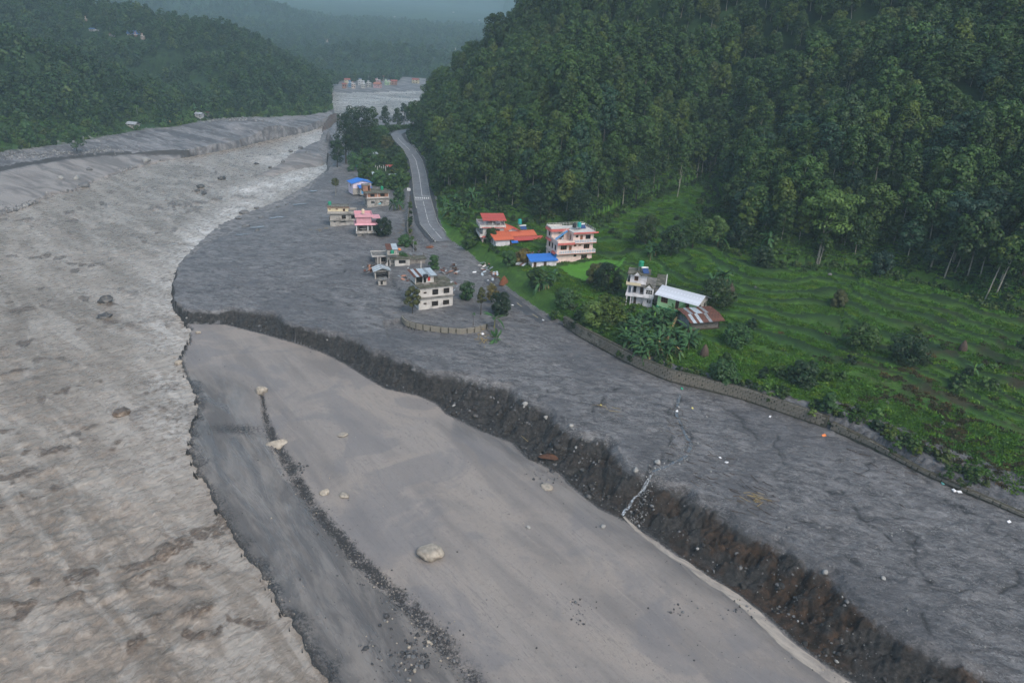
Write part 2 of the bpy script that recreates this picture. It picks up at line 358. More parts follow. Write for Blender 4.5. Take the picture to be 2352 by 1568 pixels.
# ------------------------------------------------------------------ materials of the setting
def mat_deposit():
    k = M('grey_flood_mud', .55, .4)
    v = k.map(radians(38), (.42, 1, 1))
    a = k.noise(.16, 7, .62, 1.6, v); b = k.noise(.9, 6, .68, 1.2, v); c = k.noise(.035, 4, .5, .6)
    v2 = k.map(radians(8), (.4, 1, 1)); d = k.noise(.5, 6, .66, 2.0, v2); fine = k.noise(3.5, 5, .7)
    v3 = k.map(radians(20), (.5, 1, 1)); e = k.noise(.45, 8, .72, 1.0, v3)
    base = k.ramp(a, [(.32, (.120, .117, .118)), (.5, (.190, .184, .184)), (.66, (.285, .276, .272))])
    base = k.mix(k.rng(e, .40, .56), k.mix(.8, base, (.055, .054, .057)), base)
    base = k.mix(k.rng(b, .40, .60), k.mix(.4, base, (.075, .076, .082)), base)
    wl = k.math('ABSOLUTE', k.math('SUBTRACT', k.noise(.8, 5, .65, 2.2, v3), .5)); base = k.mix(k.math('MULTIPLY', k.rng(wl, .03, .0), k.rng(d, .38, .55)), base, (.34, .335, .33))
    base = k.mix(k.math('MULTIPLY', k.rng(d, .54, .70), .7), base, (.265, .258, .258))
    base = k.mix(k.math('MULTIPLY', k.rng(c, .47, .60), .5), base, (.095, .096, .103))
    base = k.mix(k.math('MULTIPLY', k.rng(fine, .5, .7), .5), base, (.055, .056, .06))
    base = k.mix(k.math('MULTIPLY', k.rng(k.noise(5, 3, .6), .64, .70), .6), base, (.36, .355, .35))
    # exposed cut bank: damp dark gravel with brown soil in patches
    shl = k.attr('shallow'); base = k.mix(k.math('MULTIPLY', shl, .7), base, k.mix(k.rng(e, .42, .58), (.12, .115, .115), (.30, .285, .27)))
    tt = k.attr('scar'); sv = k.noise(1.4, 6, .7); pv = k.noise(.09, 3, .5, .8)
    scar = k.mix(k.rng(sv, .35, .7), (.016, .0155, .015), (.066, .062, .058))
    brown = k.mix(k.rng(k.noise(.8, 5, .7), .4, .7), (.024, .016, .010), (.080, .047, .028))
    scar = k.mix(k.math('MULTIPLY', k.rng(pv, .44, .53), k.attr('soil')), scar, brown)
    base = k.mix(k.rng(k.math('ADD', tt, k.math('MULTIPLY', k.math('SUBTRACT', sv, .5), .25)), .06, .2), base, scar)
    chn = k.attr('channel'); base = k.mix(k.math('MULTIPLY', chn, k.rng(k.noise(1.1, 4, .7), .3, .6, .45, 1)), base, (.030, .031, .033))
    k.col(base)
    k.rough(k.rng(b, .3, .7, .5, .85)); k.bump(k.noise(.8, 8, .75, .8, v3), 1.0, .9); k.bump(k.noise(2.6, 6, .75, .8), .9, .3)
    return k.m
def mat_sand():
    k = M('smooth_silt', .5, .4)
    v = k.map(radians(52), (.12, 1, 1))
    a = k.noise(.10, 5, .55, 1.2, v); b = k.noise(.5, 5, .6, 1.6, v); f = k.noise(6, 5, .7)
    g = k.mix(k.rng(a, .35, .65), (.170, .153, .141), (.245, .218, .196))
    g = k.mix(k.math('MULTIPLY', k.rng(k.noise(.035, 5, .6, .8), .46, .60), .7), g, (.268, .232, .200))
    g = k.mix(k.math('MULTIPLY', k.rng(b, .55, .72), .5), g, (.275, .245, .215))
    g = k.mix(k.math('MULTIPLY', k.rng(f, .45, .7), .18), g, (.09, .085, .085))
    ln2 = k.math('ABSOLUTE', k.math('SUBTRACT', k.noise(.4, 6, .6, 2.2, v), .5)); g = k.mix(k.math('MULTIPLY', k.rng(ln2, .01, .0), k.rng(a, .5, .6, 0, .6)), g, (.085, .08, .08))
    g = k.mix(k.math('MULTIPLY', k.rng(k.noise(.05, 5, .6, 1.0), .48, .58), .45), g, (.135, .132, .138))
    g = k.mix(k.math('MULTIPLY', k.rng(k.noise(1.3, 7, .75, .5), .52, .68), .35), g, (.10, .092, .085))
    wt = k.attr('wet'); wc = k.mix(k.rng(k.noise(.22, 6, .72, .5, k.map(radians(56), (.24, 1, 1))), .40, .64), (.100, .092, .086), (.185, .166, .148))
    g = k.mix(wt, g, wc)
    dg = k.attr('gravel'); gn = k.noise(2.2, 5, .75)
    g = k.mix(k.rng(k.math('MULTIPLY', dg, k.rng(gn, .3, .65, .3, 1)), .25, .6), g, (.036, .034, .033))
    g = k.mix(k.attr('edge'), g, (.022, .026, .028))
    k.col(g); k.rough(k.mix(wt, (.75,) * 3, k.mix(k.rng(k.noise(.22, 4, .6, 1, v), .42, .55), (.22,) * 3, (.65,) * 3)))
    k.bump(k.noise(.9, 7, .7, .6, v), .6, .25); k.bump(k.noise(4, 5, .7), .4, .05); k.bump(k.math('MULTIPLY', dg, k.noise(4, 4, .7)), .9, .3)
    return k.m
def mat_green():
    k = M('rice_terrace_grass', .75, .2)
    a = k.noise(.05, 5, .6, .8); b = k.noise(.6, 6, .7); c = k.noise(3.0, 5, .7); pch = k.attr('bank')
    g = k.mix(k.rng(a, .35, .65), (.036, .095, .014), (.078, .165, .020))
    g = k.mix(k.rng(b, .4, .7), k.mix(.5, g, (.014, .036, .012)), g)
    g = k.mix(k.math('MULTIPLY', k.rng(c, .5, .75), .5), g, (.052, .11, .02))
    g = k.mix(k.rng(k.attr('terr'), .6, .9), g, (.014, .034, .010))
    g = k.mix(k.math('MULTIPLY', k.attr('dry'), k.rng(k.noise(.12, 5, .6, .5), .45, .62)), g, (.040, .036, .018))
    g = k.mix(k.attr('rice'), g, k.mix(k.rng(c, .4, .6), (.060, .185, .018), (.085, .225, .028)))
    mud = k.mix(k.rng(k.noise(.8, 5, .7), .35, .65), (.07, .072, .078), (.17, .168, .17))
    g = k.mix(k.rng(k.math('ADD', pch, k.math('MULTIPLY', k.math('SUBTRACT', k.noise(.5, 4, .6), .5), .9)), .4, .6), g, mud)
    k.col(g); k.bump(b, .8, .5); k.bump(c, .9, .3); return k.m
def mat_floor(name='forest_floor', far=False):
    k = M(name, .85, .15)
    a = k.noise(.03, 5, .6, .5); b = k.noise(.25, 6, .7)
    g = k.mix(k.rng(a, .4, .6), (.010, .026, .010), (.022, .048, .015))
    if far:
        g = k.mix(k.attr('lush'), g, k.mix(k.rng(b, .4, .6), (.030, .085, .016), (.055, .125, .022)))
        g = k.mix(k.rng(k.noise(.006, 5, .6, .6), .46, .6), g, (.030, .062, .022))
        g = k.mix(k.rng(k.noise(.05, 5, .8), .5, .75), g, (.008, .018, .010))
    g = k.mix(k.rng(b, .45, .7), g, (.006, .014, .007))
    k.col(g); k.bump(b, .9, 1.5 if far else .6)
    if far: k.bump(k.noise(.08, 5, .7), .9, 6)
    return k.m
def mat_leftbank():
    k = M('gravel_bank', .7, .3)
    v = k.map(radians(35), (.2, 1, 1))
    a = k.noise(.12, 6, .62, 1.2, v); b = k.noise(.7, 6, .7, .8, v); c = k.noise(.03, 4, .5)
    g = k.mix(k.rng(a, .40, .60), (.100, .098, .100), (.270, .260, .255))
    g = k.mix(k.rng(b, .4, .7), k.mix(.5, g, (.055, .055, .06)), g)
    sc = k.attr('scar'); g = k.mix(k.rng(k.math('ADD', sc, k.math('MULTIPLY', k.math('SUBTRACT', b, .5), .6)), .4, .7), g, k.mix(k.attr('brown'), (.050, .047, .045), k.mix(k.rng(b, .35, .65), (.050, .036, .028), (.105, .076, .060))))
    g = k.mix(k.attr('beach'), g, k.mix(k.rng(a, .4, .6), (.15, .137, .128), (.27, .245, .225)))
    g = k.mix(k.math('MULTIPLY', k.attr('grass'), k.rng(k.noise(.2, 5, .6), .35, .5)), g, (.030, .070, .016))
    k.col(g); k.bump(b, .8, .6); k.bump(k.noise(2.5, 5, .7), .7, .2); return k.m
def mat_water():
    k = M('silty_flood_water', .25, .5)
    v = k.map(radians(-50), (.55, 1, 1)); vl = k.map(radians(-48), (1, .22, 1)); vf = k.map(radians(-50), (1, .8, 1))
    lg = k.noise(.16, 7, .66, .9, vl); b = k.noise(.75, 6, .66, .8, v); c = k.noise(2.2, 5, .68, .6, v); a = k.noise(.05, 4, .5, .8, vl)
    g = k.mix(k.rng(a, .38, .62), (.178, .145, .112), (.265, .222, .180))
    g = k.mix(k.rng(lg, .46, .62, 0, .6), g, (.37, .33, .285)); g = k.mix(k.rng(lg, .46, .32, 0, .55), g, (.155, .123, .094))
    g = k.mix(k.rng(b, .50, .34, 0, .50), g, (.135, .104, .078)); g = k.mix(k.rng(b, .54, .68, 0, .45), g, (.40, .36, .31))
    g = k.mix(k.rng(c, .50, .36, 0, .35), g, (.150, .118, .090))
    cr = k.attr('crest'); rg_ = k.math('ABSOLUTE', k.math('SUBTRACT', k.noise(.55, 6, .7, 1.0, v), .5))
    f = k.math('MULTIPLY', k.rng(cr, .18, .60), k.rng(k.math('ADD', k.math('MULTIPLY', rg_, 3.0), k.math('MULTIPLY', c, .5)), .74, .36)); g = k.mix(k.math('MULTIPLY', f, .92), g, k.mix(k.rng(c, .4, .6), (.070, .048, .031), (.135, .098, .068)))
    g = k.mix(k.math('MULTIPLY', k.attr('foam'), k.rng(k.noise(.5, 6, .7, 1.5, vf), .40, .58)), g, (.64, .61, .57))
    k.col(g); k.rough(k.rng(b, .3, .7, .20, .42))
    k.bump(k.noise(.30, 4, .5, .5, v), .6, .9); k.bump(b, .9, .38); k.bump(c, .8, .12); return k.m
def mat_leaf(name, dark, light, warm=None, wamt=.15):
    k = M(name, .55, .25)
    r = k.rnd(); t = k.attr('tint')
    g = k.mix(t, dark, light)
    g = k.mix(k.rng(r, 0, .8, .75, 0, False), g, k.mix(t, tuple(x * .4 for x in dark), tuple(x * .45 for x in light)))
    r2 = k.math('FRACT', k.math('MULTIPLY', r, 7.31)); g = k.mix(k.rng(r2, .8, 1, 0, .8), g, k.mix(t, (dark[0] * 2.2, dark[1] * 1.35, dark[2]), (light[0] * 2.0, light[1] * 1.35, light[2])))
    if warm: g = k.mix(k.rng(r, 1 - wamt, 1, 0, .7), g, warm)
    k.col(g); return k.m
def mat_plain(name, c, rough=.8, var=.25, scale=2.0, spec=.3, metal=0, stain=None, stain_amt=.5, bump=.2, mudline=False):
    k = M(name, rough, spec); k.b.inputs['Metallic'].default_value = metal
    g = k.mix(k.rng(k.noise(scale, 5, .65), .3, .7), tuple(x * (1 - var) for x in c), tuple(min(1, x * (1 + var * .5)) for x in c))
    if stain: g = k.mix(k.math('MULTIPLY', k.rng(k.noise(scale * .6, 6, .75, .5), .48, .62), stain_amt), g, stain)
    k.col(g)
    if bump: k.bump(k.noise(scale * 4, 4, .6), bump, .03)
    return k.m
# ------------------------------------------------------------------ the ground, cut into its kinds
RICE = W3([(1285, 606, 5.6), (1395, 594, 6), (1440, 600, 6), (1405, 640, 5), (1350, 648, 4.6), (1300, 625, 5)])
RNG = np.random.default_rng(7); random.seed(7)
MAT = dict(deposit=mat_deposit(), sand=mat_sand(), green=mat_green(), floor=mat_floor(), farhill=mat_floor('far_forest_floor', True), left=mat_leftbank(), water=mat_water())
NAZ = 880
az = np.linspace(radians(-50), radians(50), NAZ)
dep = np.radians(np.linspace(56, 6.0, 640)); r_near = CAMZ / np.tan(dep)
rr = [r_near[0]]
for a in r_near[1:]:
    if a - rr[-1] > 2.6: break
    rr.append(a)
while rr[-1] < 900: rr.append(rr[-1] + 2.6)
while rr[-1] < 9700: rr.append(rr[-1] * 1.018)
rr = np.array(rr)
A, RR = np.meshgrid(az, rr); GX = (RR * np.sin(A)).ravel(); GY = (RR * np.cos(A)).ravel()
GZ, REG, MK = terrain(GX, GY, True)
nr, nc = RR.shape; UG = VpA(GX, GY, GZ)[0]
ii = np.arange(nr * nc).reshape(nr, nc)
QUADS = np.stack([ii[:-1, :-1], ii[:-1, 1:], ii[1:, 1:], ii[1:, :-1]], -1).reshape(-1, 4)
CH = np.zeros(GX.shape)
for chl in [[(1560, 910), (1545, 940), (1560, 975), (1590, 1010), (1580, 1045), (1540, 1060)], [(1540, 945), (1545, 990), (1530, 1035), (1500, 1075), (1480, 1100)],
            [(1760, 930), (1775, 965), (1790, 1010), (1795, 1060), (1770, 1090)], [(1985, 1015), (2000, 1050), (1985, 1085), (1950, 1105), (1940, 1140), (2000, 1200), (2060, 1250), (2130, 1330), (2110, 1400), (2140, 1450)],
            [(1940, 1140), (1900, 1120), (1850, 1090)], [(2080, 1060), (2130, 1110), (2200, 1160), (2280, 1200), (2352, 1250)], [(2352, 1330), (2290, 1350), (2210, 1360), (2140, 1350)],
            [(2030, 1180), (2090, 1230), (2110, 1310)], [(1640, 920), (1700, 960), (1740, 1010)], [(700, 640), (800, 615), (900, 640), (930, 690)], [(560, 610), (700, 585), (850, 600)], [(480, 640), (640, 650), (790, 690), (930, 700)],
            [(1420, 890), (1380, 930), (1330, 960)], [(1210, 930), (1260, 900), (1340, 900)], [(1820, 1190), (1890, 1210), (1960, 1290)]]:
    d, _ = pdist(GX + 2.4 * MK['n2'], GY + 2.8 * fbm(GX, GY, 4, 3, 91), W3([(u, v, 0) for u, v in chl]))
    CH = np.maximum(CH, (np.exp(-(d / .38) ** 2) * .85 + .15 * np.exp(-(d / 1.3) ** 2)) * sst(-.35, .1, fbm(GX, GY, 6, 2, 93)))
LUMP = (REG == 0) & (MK['tt'] < .02)
GZ = np.where(LUMP, GZ - .18 * CH + .16 * (ridged(GX * .7 + GY * .5, (GY * .7 - GX * .5) * 1.8, 5, 3, 95) - .5) + .10 * fbm(GX, GY, 1.8, 2, 96), GZ)
GZ = np.where(REG == 1, GZ + .05 * fbm(GX * .7 + GY * .7, (GY - GX) * 2.0, 7, 3, 97), GZ)
zq = REG.reshape(nr, nc); fr_ = zq[:-1, :-1].reshape(-1).copy()
gq = (MK['tt'].reshape(nr, nc) > 0) & (zq == 0); gany = (gq[:-1, :-1] | gq[1:, :-1] | gq[:-1, 1:] | gq[1:, 1:]).reshape(-1); fr_[gany] = 0
bank = sst(3.6, 2.0, MK['dB']) * (GX > 28) * (GY < 175)
bank = np.maximum(bank, sst(9, 5, MK['dB']) * (GX > 70) * (GY < 150))
soil = np.clip(sst(25, 45, GX) * 1 + sst(5, 30, GX) * .5, 0, 1)
sandwet = np.maximum(sst(16, 5, MK['dR']) * sst(165, 150, GY), 0)
p0 = P(620, 1000, -6.3); sandwet = np.maximum(sandwet, sst(7, 2, MK['dS'] + 2 * MK['n2']) * (GX > -12) * (MK['dR'] > 12) * .8)
sandwet = np.clip(sandwet + inside(GX + 2 * MK['n2'], GY, W3([(455, 1040), (560, 985), (610, 1000), (660, 1100), (760, 1230), (850, 1340), (980, 1440), (1080, 1568), (1050, 1700), (700, 1700), (600, 1330), (500, 1180)], -6.3)) * .9, 0, 1)
gr = np.maximum(np.exp(-(MK['dch'] / .75) ** 2) * (.55 + .45 * sst(-.5, .1, fbm(GX, GY, 3, 3, 98))) * (.65 + .35 * sst(72, 95, GY)), .75 * np.exp(-((MK['dR']) / 1.4) ** 2) * (MK['dR'] > .4))
bx = P(540, 985, -6.3); gr = np.maximum(gr, .62 * sst(4.5, .5, MK['dR'] + 2.5 * fbm(GX, GY, 7, 3, 99)) * (GY < 155))
gr = np.maximum(gr, .7 * np.exp(-(((GX - bx[0]) / 9) ** 2 + ((GY - bx[1]) / 3.2) ** 2)))
bx = P(1280, 1130, -6.3); gr = np.maximum(gr, .55 * np.exp(-(MK['dS'] / 1.0) ** 2) * (GX > -30))
gr = np.maximum(gr, np.exp(-(MK['dS'] / .8) ** 2) * (MK['dR'] > 3))
edge = sst(.9, .25, MK['dR'])
specs = [(0, 'flood_deposit', 'deposit', dict(scar=MK['tt'] * (1 - MK['sh']), soil=soil, channel=CH, shallow=MK['sh'])),
         (1, 'sand_bar', 'sand', dict(wet=sandwet, gravel=gr, edge=edge)),
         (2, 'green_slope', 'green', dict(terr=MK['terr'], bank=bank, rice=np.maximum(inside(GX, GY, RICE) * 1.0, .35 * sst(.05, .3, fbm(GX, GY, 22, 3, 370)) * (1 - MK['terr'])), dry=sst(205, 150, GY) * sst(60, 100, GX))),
         (3, 'forest_hillside', 'floor', {}),
         (4, 'gravel_bank', 'left', dict(scar=np.maximum(.75 * sst(.72, .9, ridged(GX * .7 + GY * .7, (GY - GX) * 1.6, 26, 3, 73)) * (GY < 700), np.maximum(sst(7, 1.0, MK['dL']) * (~inside(GX, GY, LB_POLY)), sst(5, 3, MK['dL']) * (UG > 486) * (GX < -100) * (REG == 4))), brown=np.clip((UG > 486) * (GX < -100) * 1.0, 0, 1), beach=sst(3, 9, MK['dL']) * (~inside(GX, GY, LB_POLY)) * (GY < 480), grass=sst(5, 1, MK['dLF']) * (GY < 760))),
         (5, 'far_hills', 'farhill', dict(lush=sst(38, 8, MK['dLF']) * (GY < 760) + .8 * np.exp(-(((GX - P(380, 210, 8)[0]) / 55) ** 2 + ((GY - P(380, 210, 8)[1]) / 35) ** 2))))]
for code, nm, mt, at in specs:
    q = QUADS[fr_ == code]
    if not len(q): continue
    used, inv = np.unique(q, return_inverse=True)
    me = np_mesh(nm, np.stack([GX, GY, GZ], 1)[used], inv.reshape(-1, 4), {k: v[used] for k, v in at.items()})
    tag(link(nm, me, MAT[mt]), kind='structure')
# the ground carried on past the picture, all round
xs_ = np.linspace(-8200, 8200, 40); ys_ = np.linspace(-880, 10200, 32); vs = [(a, b, -9.2) for b in ys_ for a in xs_]
qs = [(i * 40 + j, i * 40 + j + 1, (i + 1) * 40 + j + 1, (i + 1) * 40 + j) for i in range(31) for j in range(39)]
tag(link('valley_floor', np_mesh('valley_floor', vs, qs, smooth=False), MAT['left']), kind='structure')

# ------------------------------------------------------------------ the river
wr_ = [56.0]
while wr_[-1] < 1450: wr_.append(wr_[-1] + max(.42, min(4, wr_[-1] * wr_[-1] * 3.0e-5)))
wr_ = np.array(wr_); wa = np.linspace(radians(-50), radians(6), 620)
WA, WR = np.meshgrid(wa, wr_); wx = (WR * np.sin(WA)).ravel(); wy = (WR * np.cos(WA)).ravel()
ca, sa = cos(radians(-50)), sin(radians(-50))
ux = wx * ca - wy * sa; uy = wx * sa + wy * ca            # across / along the flow
dRv, _ = pdist(wx, wy, R_POLY, True); inRv = inside(wx, wy, R_POLY)
amp = sst(0, 14, dRv) * .75 + .25
rough_zone = np.clip(.5 + 1.6 * fbm(ux, uy * .6, 45, 3, 50), 0.1, 1.3)
w1 = ridged(ux * .75, uy * 1.0, 7.5, 3, 41); w2 = fbm(ux, uy * .8, 4.0, 3, 44); clus = sst(-.05, .35, fbm(ux * .6, uy, 14, 4, 62)); w3 = fbm(ux, uy, 1.1, 2, 47)
hump = sst(.1, .8, fbm(ux * .7, uy * 1.1, 7, 4, 60) * 1.9) * (.25 + .75 * clus)
wz = WAT + amp * (.62 * (w1 - .5) * rough_zone + .60 * w2 * rough_zone + .22 * w3 + 1.1 * hump * rough_zone)
crestm = np.clip(.06 + .06 * sst(300, 120, wy) + sst(-.02, .4, w2) * clus * 1.15 + hump * .8 * np.clip(rough_zone * 1.2, .3, 1.2) + sst(.72, .95, w1) * .4 * rough_zone - .1, 0, 1)
# foamy fast water by the right bank and far up
fo = np.zeros(wx.shape)
for pts, wd, am in [([(430, 740), (420, 640), (480, 520), (600, 450), (740, 390)], 9, .8), ([(560, 440), (700, 400), (760, 385)], 10, 1), ([(600, 440), (430, 600), (390, 700)], 12, .55), ([(640, 370), (720, 340), (745, 300), (770, 270)], 18, .7),
                    ([(760, 240), (850, 225), (960, 230)], 26, .9), ([(770, 215), (980, 212)], 12, .8), ([(400, 780), (360, 900), (420, 1050)], 7, .35)]:
    d, _ = pdist(wx, wy, W3([(u, v, WAT) for u, v in pts])); fo = np.maximum(fo, am * np.exp(-(d / wd) ** 2))
fo = fo * np.where(wy > 600, .75 * sst(-.25, .3, fbm(wx * .35, wy, 16, 4, 65)), .45 + .55 * sst(-.3, .2, fbm(ux, uy * .4, 9, 3, 66)))
crestm = np.where(wy > 600, np.clip(sst(-.1, .35, fbm(wx * .25, wy, 14, 4, 67)), 0, 1) * .9, crestm)
qi = np.arange(len(wr_) * len(wa)).reshape(len(wr_), len(wa))
q = np.stack([qi[:-1, :-1], qi[:-1, 1:], qi[1:, 1:], qi[1:, :-1]], -1).reshape(-1, 4)
keep = (inRv | (dRv < 2.5))[q].any(1)
q = q[keep]; used, inv = np.unique(q, return_inverse=True)
me = np_mesh('river', np.stack([wx, wy, wz], 1)[used], inv.reshape(-1, 4), dict(crest=crestm[used], foam=fo[used], far=np.clip(wy / 600, 0, 1)[used]))
tag(link('river', me, MAT['water']), kind='structure')

# ------------------------------------------------------------------ foliage
def leaf_quads(pos, nrm, size, rng, asp=1.0):
    n = len(pos)
    nrm = nrm / (np.linalg.norm(nrm, axis=1, keepdims=True) + 1e-9)
    t = rng.normal(size=(n, 3)); t -= nrm * (t * nrm).sum(1, keepdims=True); t /= np.linalg.norm(t, axis=1, keepdims=True) + 1e-9
    b = np.cross(nrm, t); s = (size * rng.uniform(.6, 1.35, n))[:, None]
    t = t * s * .5; b = b * s * .5 * asp
    v = np.stack([pos - t - b * .3, pos + b * .9 , pos + t - b * .2, pos - b], 1).reshape(-1, 3)
    return v, np.arange(n * 4).reshape(-1, 4)
def crown_mesh(name, R_, H_, n_lobes, n_leaf, size, seed, z0, style='round', droop=.0):
    rng = np.random.default_rng(seed); P_ = []; N_ = []; T_ = []
    lob = []
    for i in range(n_lobes):
        t = (i + .5) / n_lobes; a = i * 2.4 + rng.uniform(-.4, .4)
        if style == 'tall':
            zz = t ** .9; rad = R_ * (1.02 - zz) ** .6 * (.35 + .65 * min(1, (zz + .12) * 3)) * .8
        elif style == 'flat':
            zz = rng.choice([.3, .55, .8, .95]) + rng.uniform(-.05, .05); rad = R_ * rng.uniform(.15, .85)
        else:
            zz = t; rad = R_ * math.sqrt(max(0, 1 - (2 * zz - .9) ** 2 / 1.25)) * rng.uniform(.4, .8)
        c = np.array([cos(a) * rad, sin(a) * rad, z0 + H_ * zz]); lr = R_ * rng.uniform(.28, .50) * (1 if n_lobes < 20 else .9)
        lob.append((c, lr, rng.uniform(.15, .9)))
    per = max(4, n_leaf // n_lobes)
    for c, lr, tn in lob:
        d = rng.normal(size=(per, 3)); d[:, 2] += .35; d /= np.linalg.norm(d, axis=1, keepdims=True)
        k = rng.uniform(.72, 1.05, per)[:, None]
        sq = np.array([1, 1, .5 if style == 'flat' else .8])
        P_.append(c + d * lr * k * sq); N_.append(d * 1.0 + np.array([0, 0, .45]) + rng.normal(size=(per, 3)) * .28)
        T_.append(np.clip(tn * .6 + .25 * d[:, 2] * 0 + rng.uniform(0, .5, per), 0, 1))
    P_ = np.concatenate(P_); N_ = np.concatenate(N_); T_ = np.concatenate(T_)
    v, q = leaf_quads(P_, N_, size, rng)
    return np_mesh(name, v, q, dict(tint=np.repeat(T_, 4)), smooth=False)
def tube_np(pts, radii, n=6):
    V_ = []; Q_ = []
    pts = [np.array(p, float) for p in pts]
    for i, p in enumerate(pts):
        d = pts[min(i + 1, len(pts) - 1)] - pts[max(i - 1, 0)]; d /= np.linalg.norm(d) + 1e-9
        a = np.cross(d, [0, 0, 1.0]) if abs(d[2]) < .95 else np.cross(d, [1.0, 0, 0]); a /= np.linalg.norm(a); b = np.cross(d, a)
        for j in range(n):
            t = 2 * pi * j / n; V_.append(p + (a * cos(t) + b * sin(t)) * radii[i])
    for i in range(len(pts) - 1):
        for j in range(n): Q_.append((i * n + j, i * n + (j + 1) % n, (i + 1) * n + (j + 1) % n, (i + 1) * n + j))
    return np.array(V_), np.array(Q_)
def trunk_mesh(name, h, r, seed, limbs=3, spread=2.5, lean=.3):
    rng = np.random.default_rng(seed); V_ = []; Q_ = []; off = 0
    top = np.array([rng.uniform(-lean, lean), rng.uniform(-lean, lean), h])
    ch = [([(0, 0, -.8), top * .35, top * .7 + [.1, 0, 0], top], [r * 1.15, r * .85, r * .65, r * .35])]
    for i in range(limbs):
        a = rng.uniform(0, 2 * pi); s = top * rng.uniform(.5, .85); e = s + np.array([cos(a) * spread, sin(a) * spread, rng.uniform(.5, 1) * spread])
        ch.append(([s, (s + e) / 2 + [0, 0, .25], e], [r * .45, r * .3, r * .12]))
    for p, rd_ in ch:
        v, q = tube_np(p, rd_); V_.append(v); Q_.append(q + off); off += len(v)
    return np_mesh(name, np.concatenate(V_), np.concatenate(Q_))
LEAF = mat_leaf('forest_leaf', (.010, .028, .006), (.048, .100, .016), (.055, .062, .018), .08)
LEAF2 = mat_leaf('pale_leaf', (.030, .072, .016), (.075, .150, .028))
LEAFD = mat_leaf('dark_leaf', (.007, .020, .007), (.020, .046, .014))
LEAFB = mat_leaf('blue_green_leaf', (.012, .034, .022), (.030, .072, .046))
LEAFF = mat_leaf('left_wood_leaf', (.008, .023, .007), (.036, .084, .018), (.04, .08, .02), .2)
BARK = mat_plain('pale_bark', (.27, .255, .21), .85, .35, 1.5)
BARKD = mat_plain('dark_bark', (.06, .05, .04), .9, .3, 1.5)
CROWNS = [crown_mesh('forest_crown_mesh', [4.1, 4.9, 3.8, 5.2, 4.1, 4.5][i], [9.5, 7.5, 10.5, 8, 9, 8.5][i], [20, 18, 22, 17, 19, 18][i], 2500, .62, 100 + i, [4.5, 4.5, 4, 5, 4.5, 4.2][i], 'tall' if i % 2 == 0 else 'round') for i in range(6)]
TRUNKS = [trunk_mesh('forest_trunk_mesh', 11, .17, 200 + i, 2, 1.6) for i in range(3)]
for k_, me in enumerate(CROWNS): me.materials.append([LEAF, LEAF, LEAF, mat_leaf('light_leaf', (.013, .036, .008), (.060, .125, .024)), LEAF, mat_leaf('cool_leaf', (.008, .026, .012), (.026, .070, .032))][k_])
for me in TRUNKS: me.materials.append(BARK)
def joined(name, crown, trunk, leaf=None):
    """one mesh of crown and trunk, for woods nobody can count"""
    n1 = len(crown.vertices); a = np.zeros(n1 * 3, np.float32); crown.vertices.foreach_get('co', a); q1 = np.arange(n1).reshape(-1, 4)
    t = np.zeros(n1, np.float32); crown.attributes['tint'].data.foreach_get('value', t)
    n2 = len(trunk.vertices); b = np.zeros(n2 * 3, np.float32); trunk.vertices.foreach_get('co', b)
    q2 = np.zeros(len(trunk.loops), np.int32); trunk.loops.foreach_get('vertex_index', q2); q2 = q2.reshape(-1, 4)
    me = np_mesh(name, np.concatenate([a, b]).reshape(-1, 3), np.concatenate([q1, q2 + n1]), dict(tint=np.concatenate([t, np.zeros(n2)])), smooth=False)
    me.materials.append(leaf or LEAF); me.materials.append(BARK)
    mi = np.zeros(len(me.polygons), np.int32); mi[len(q1):] = 1; me.polygons.foreach_set('material_index', mi); return me
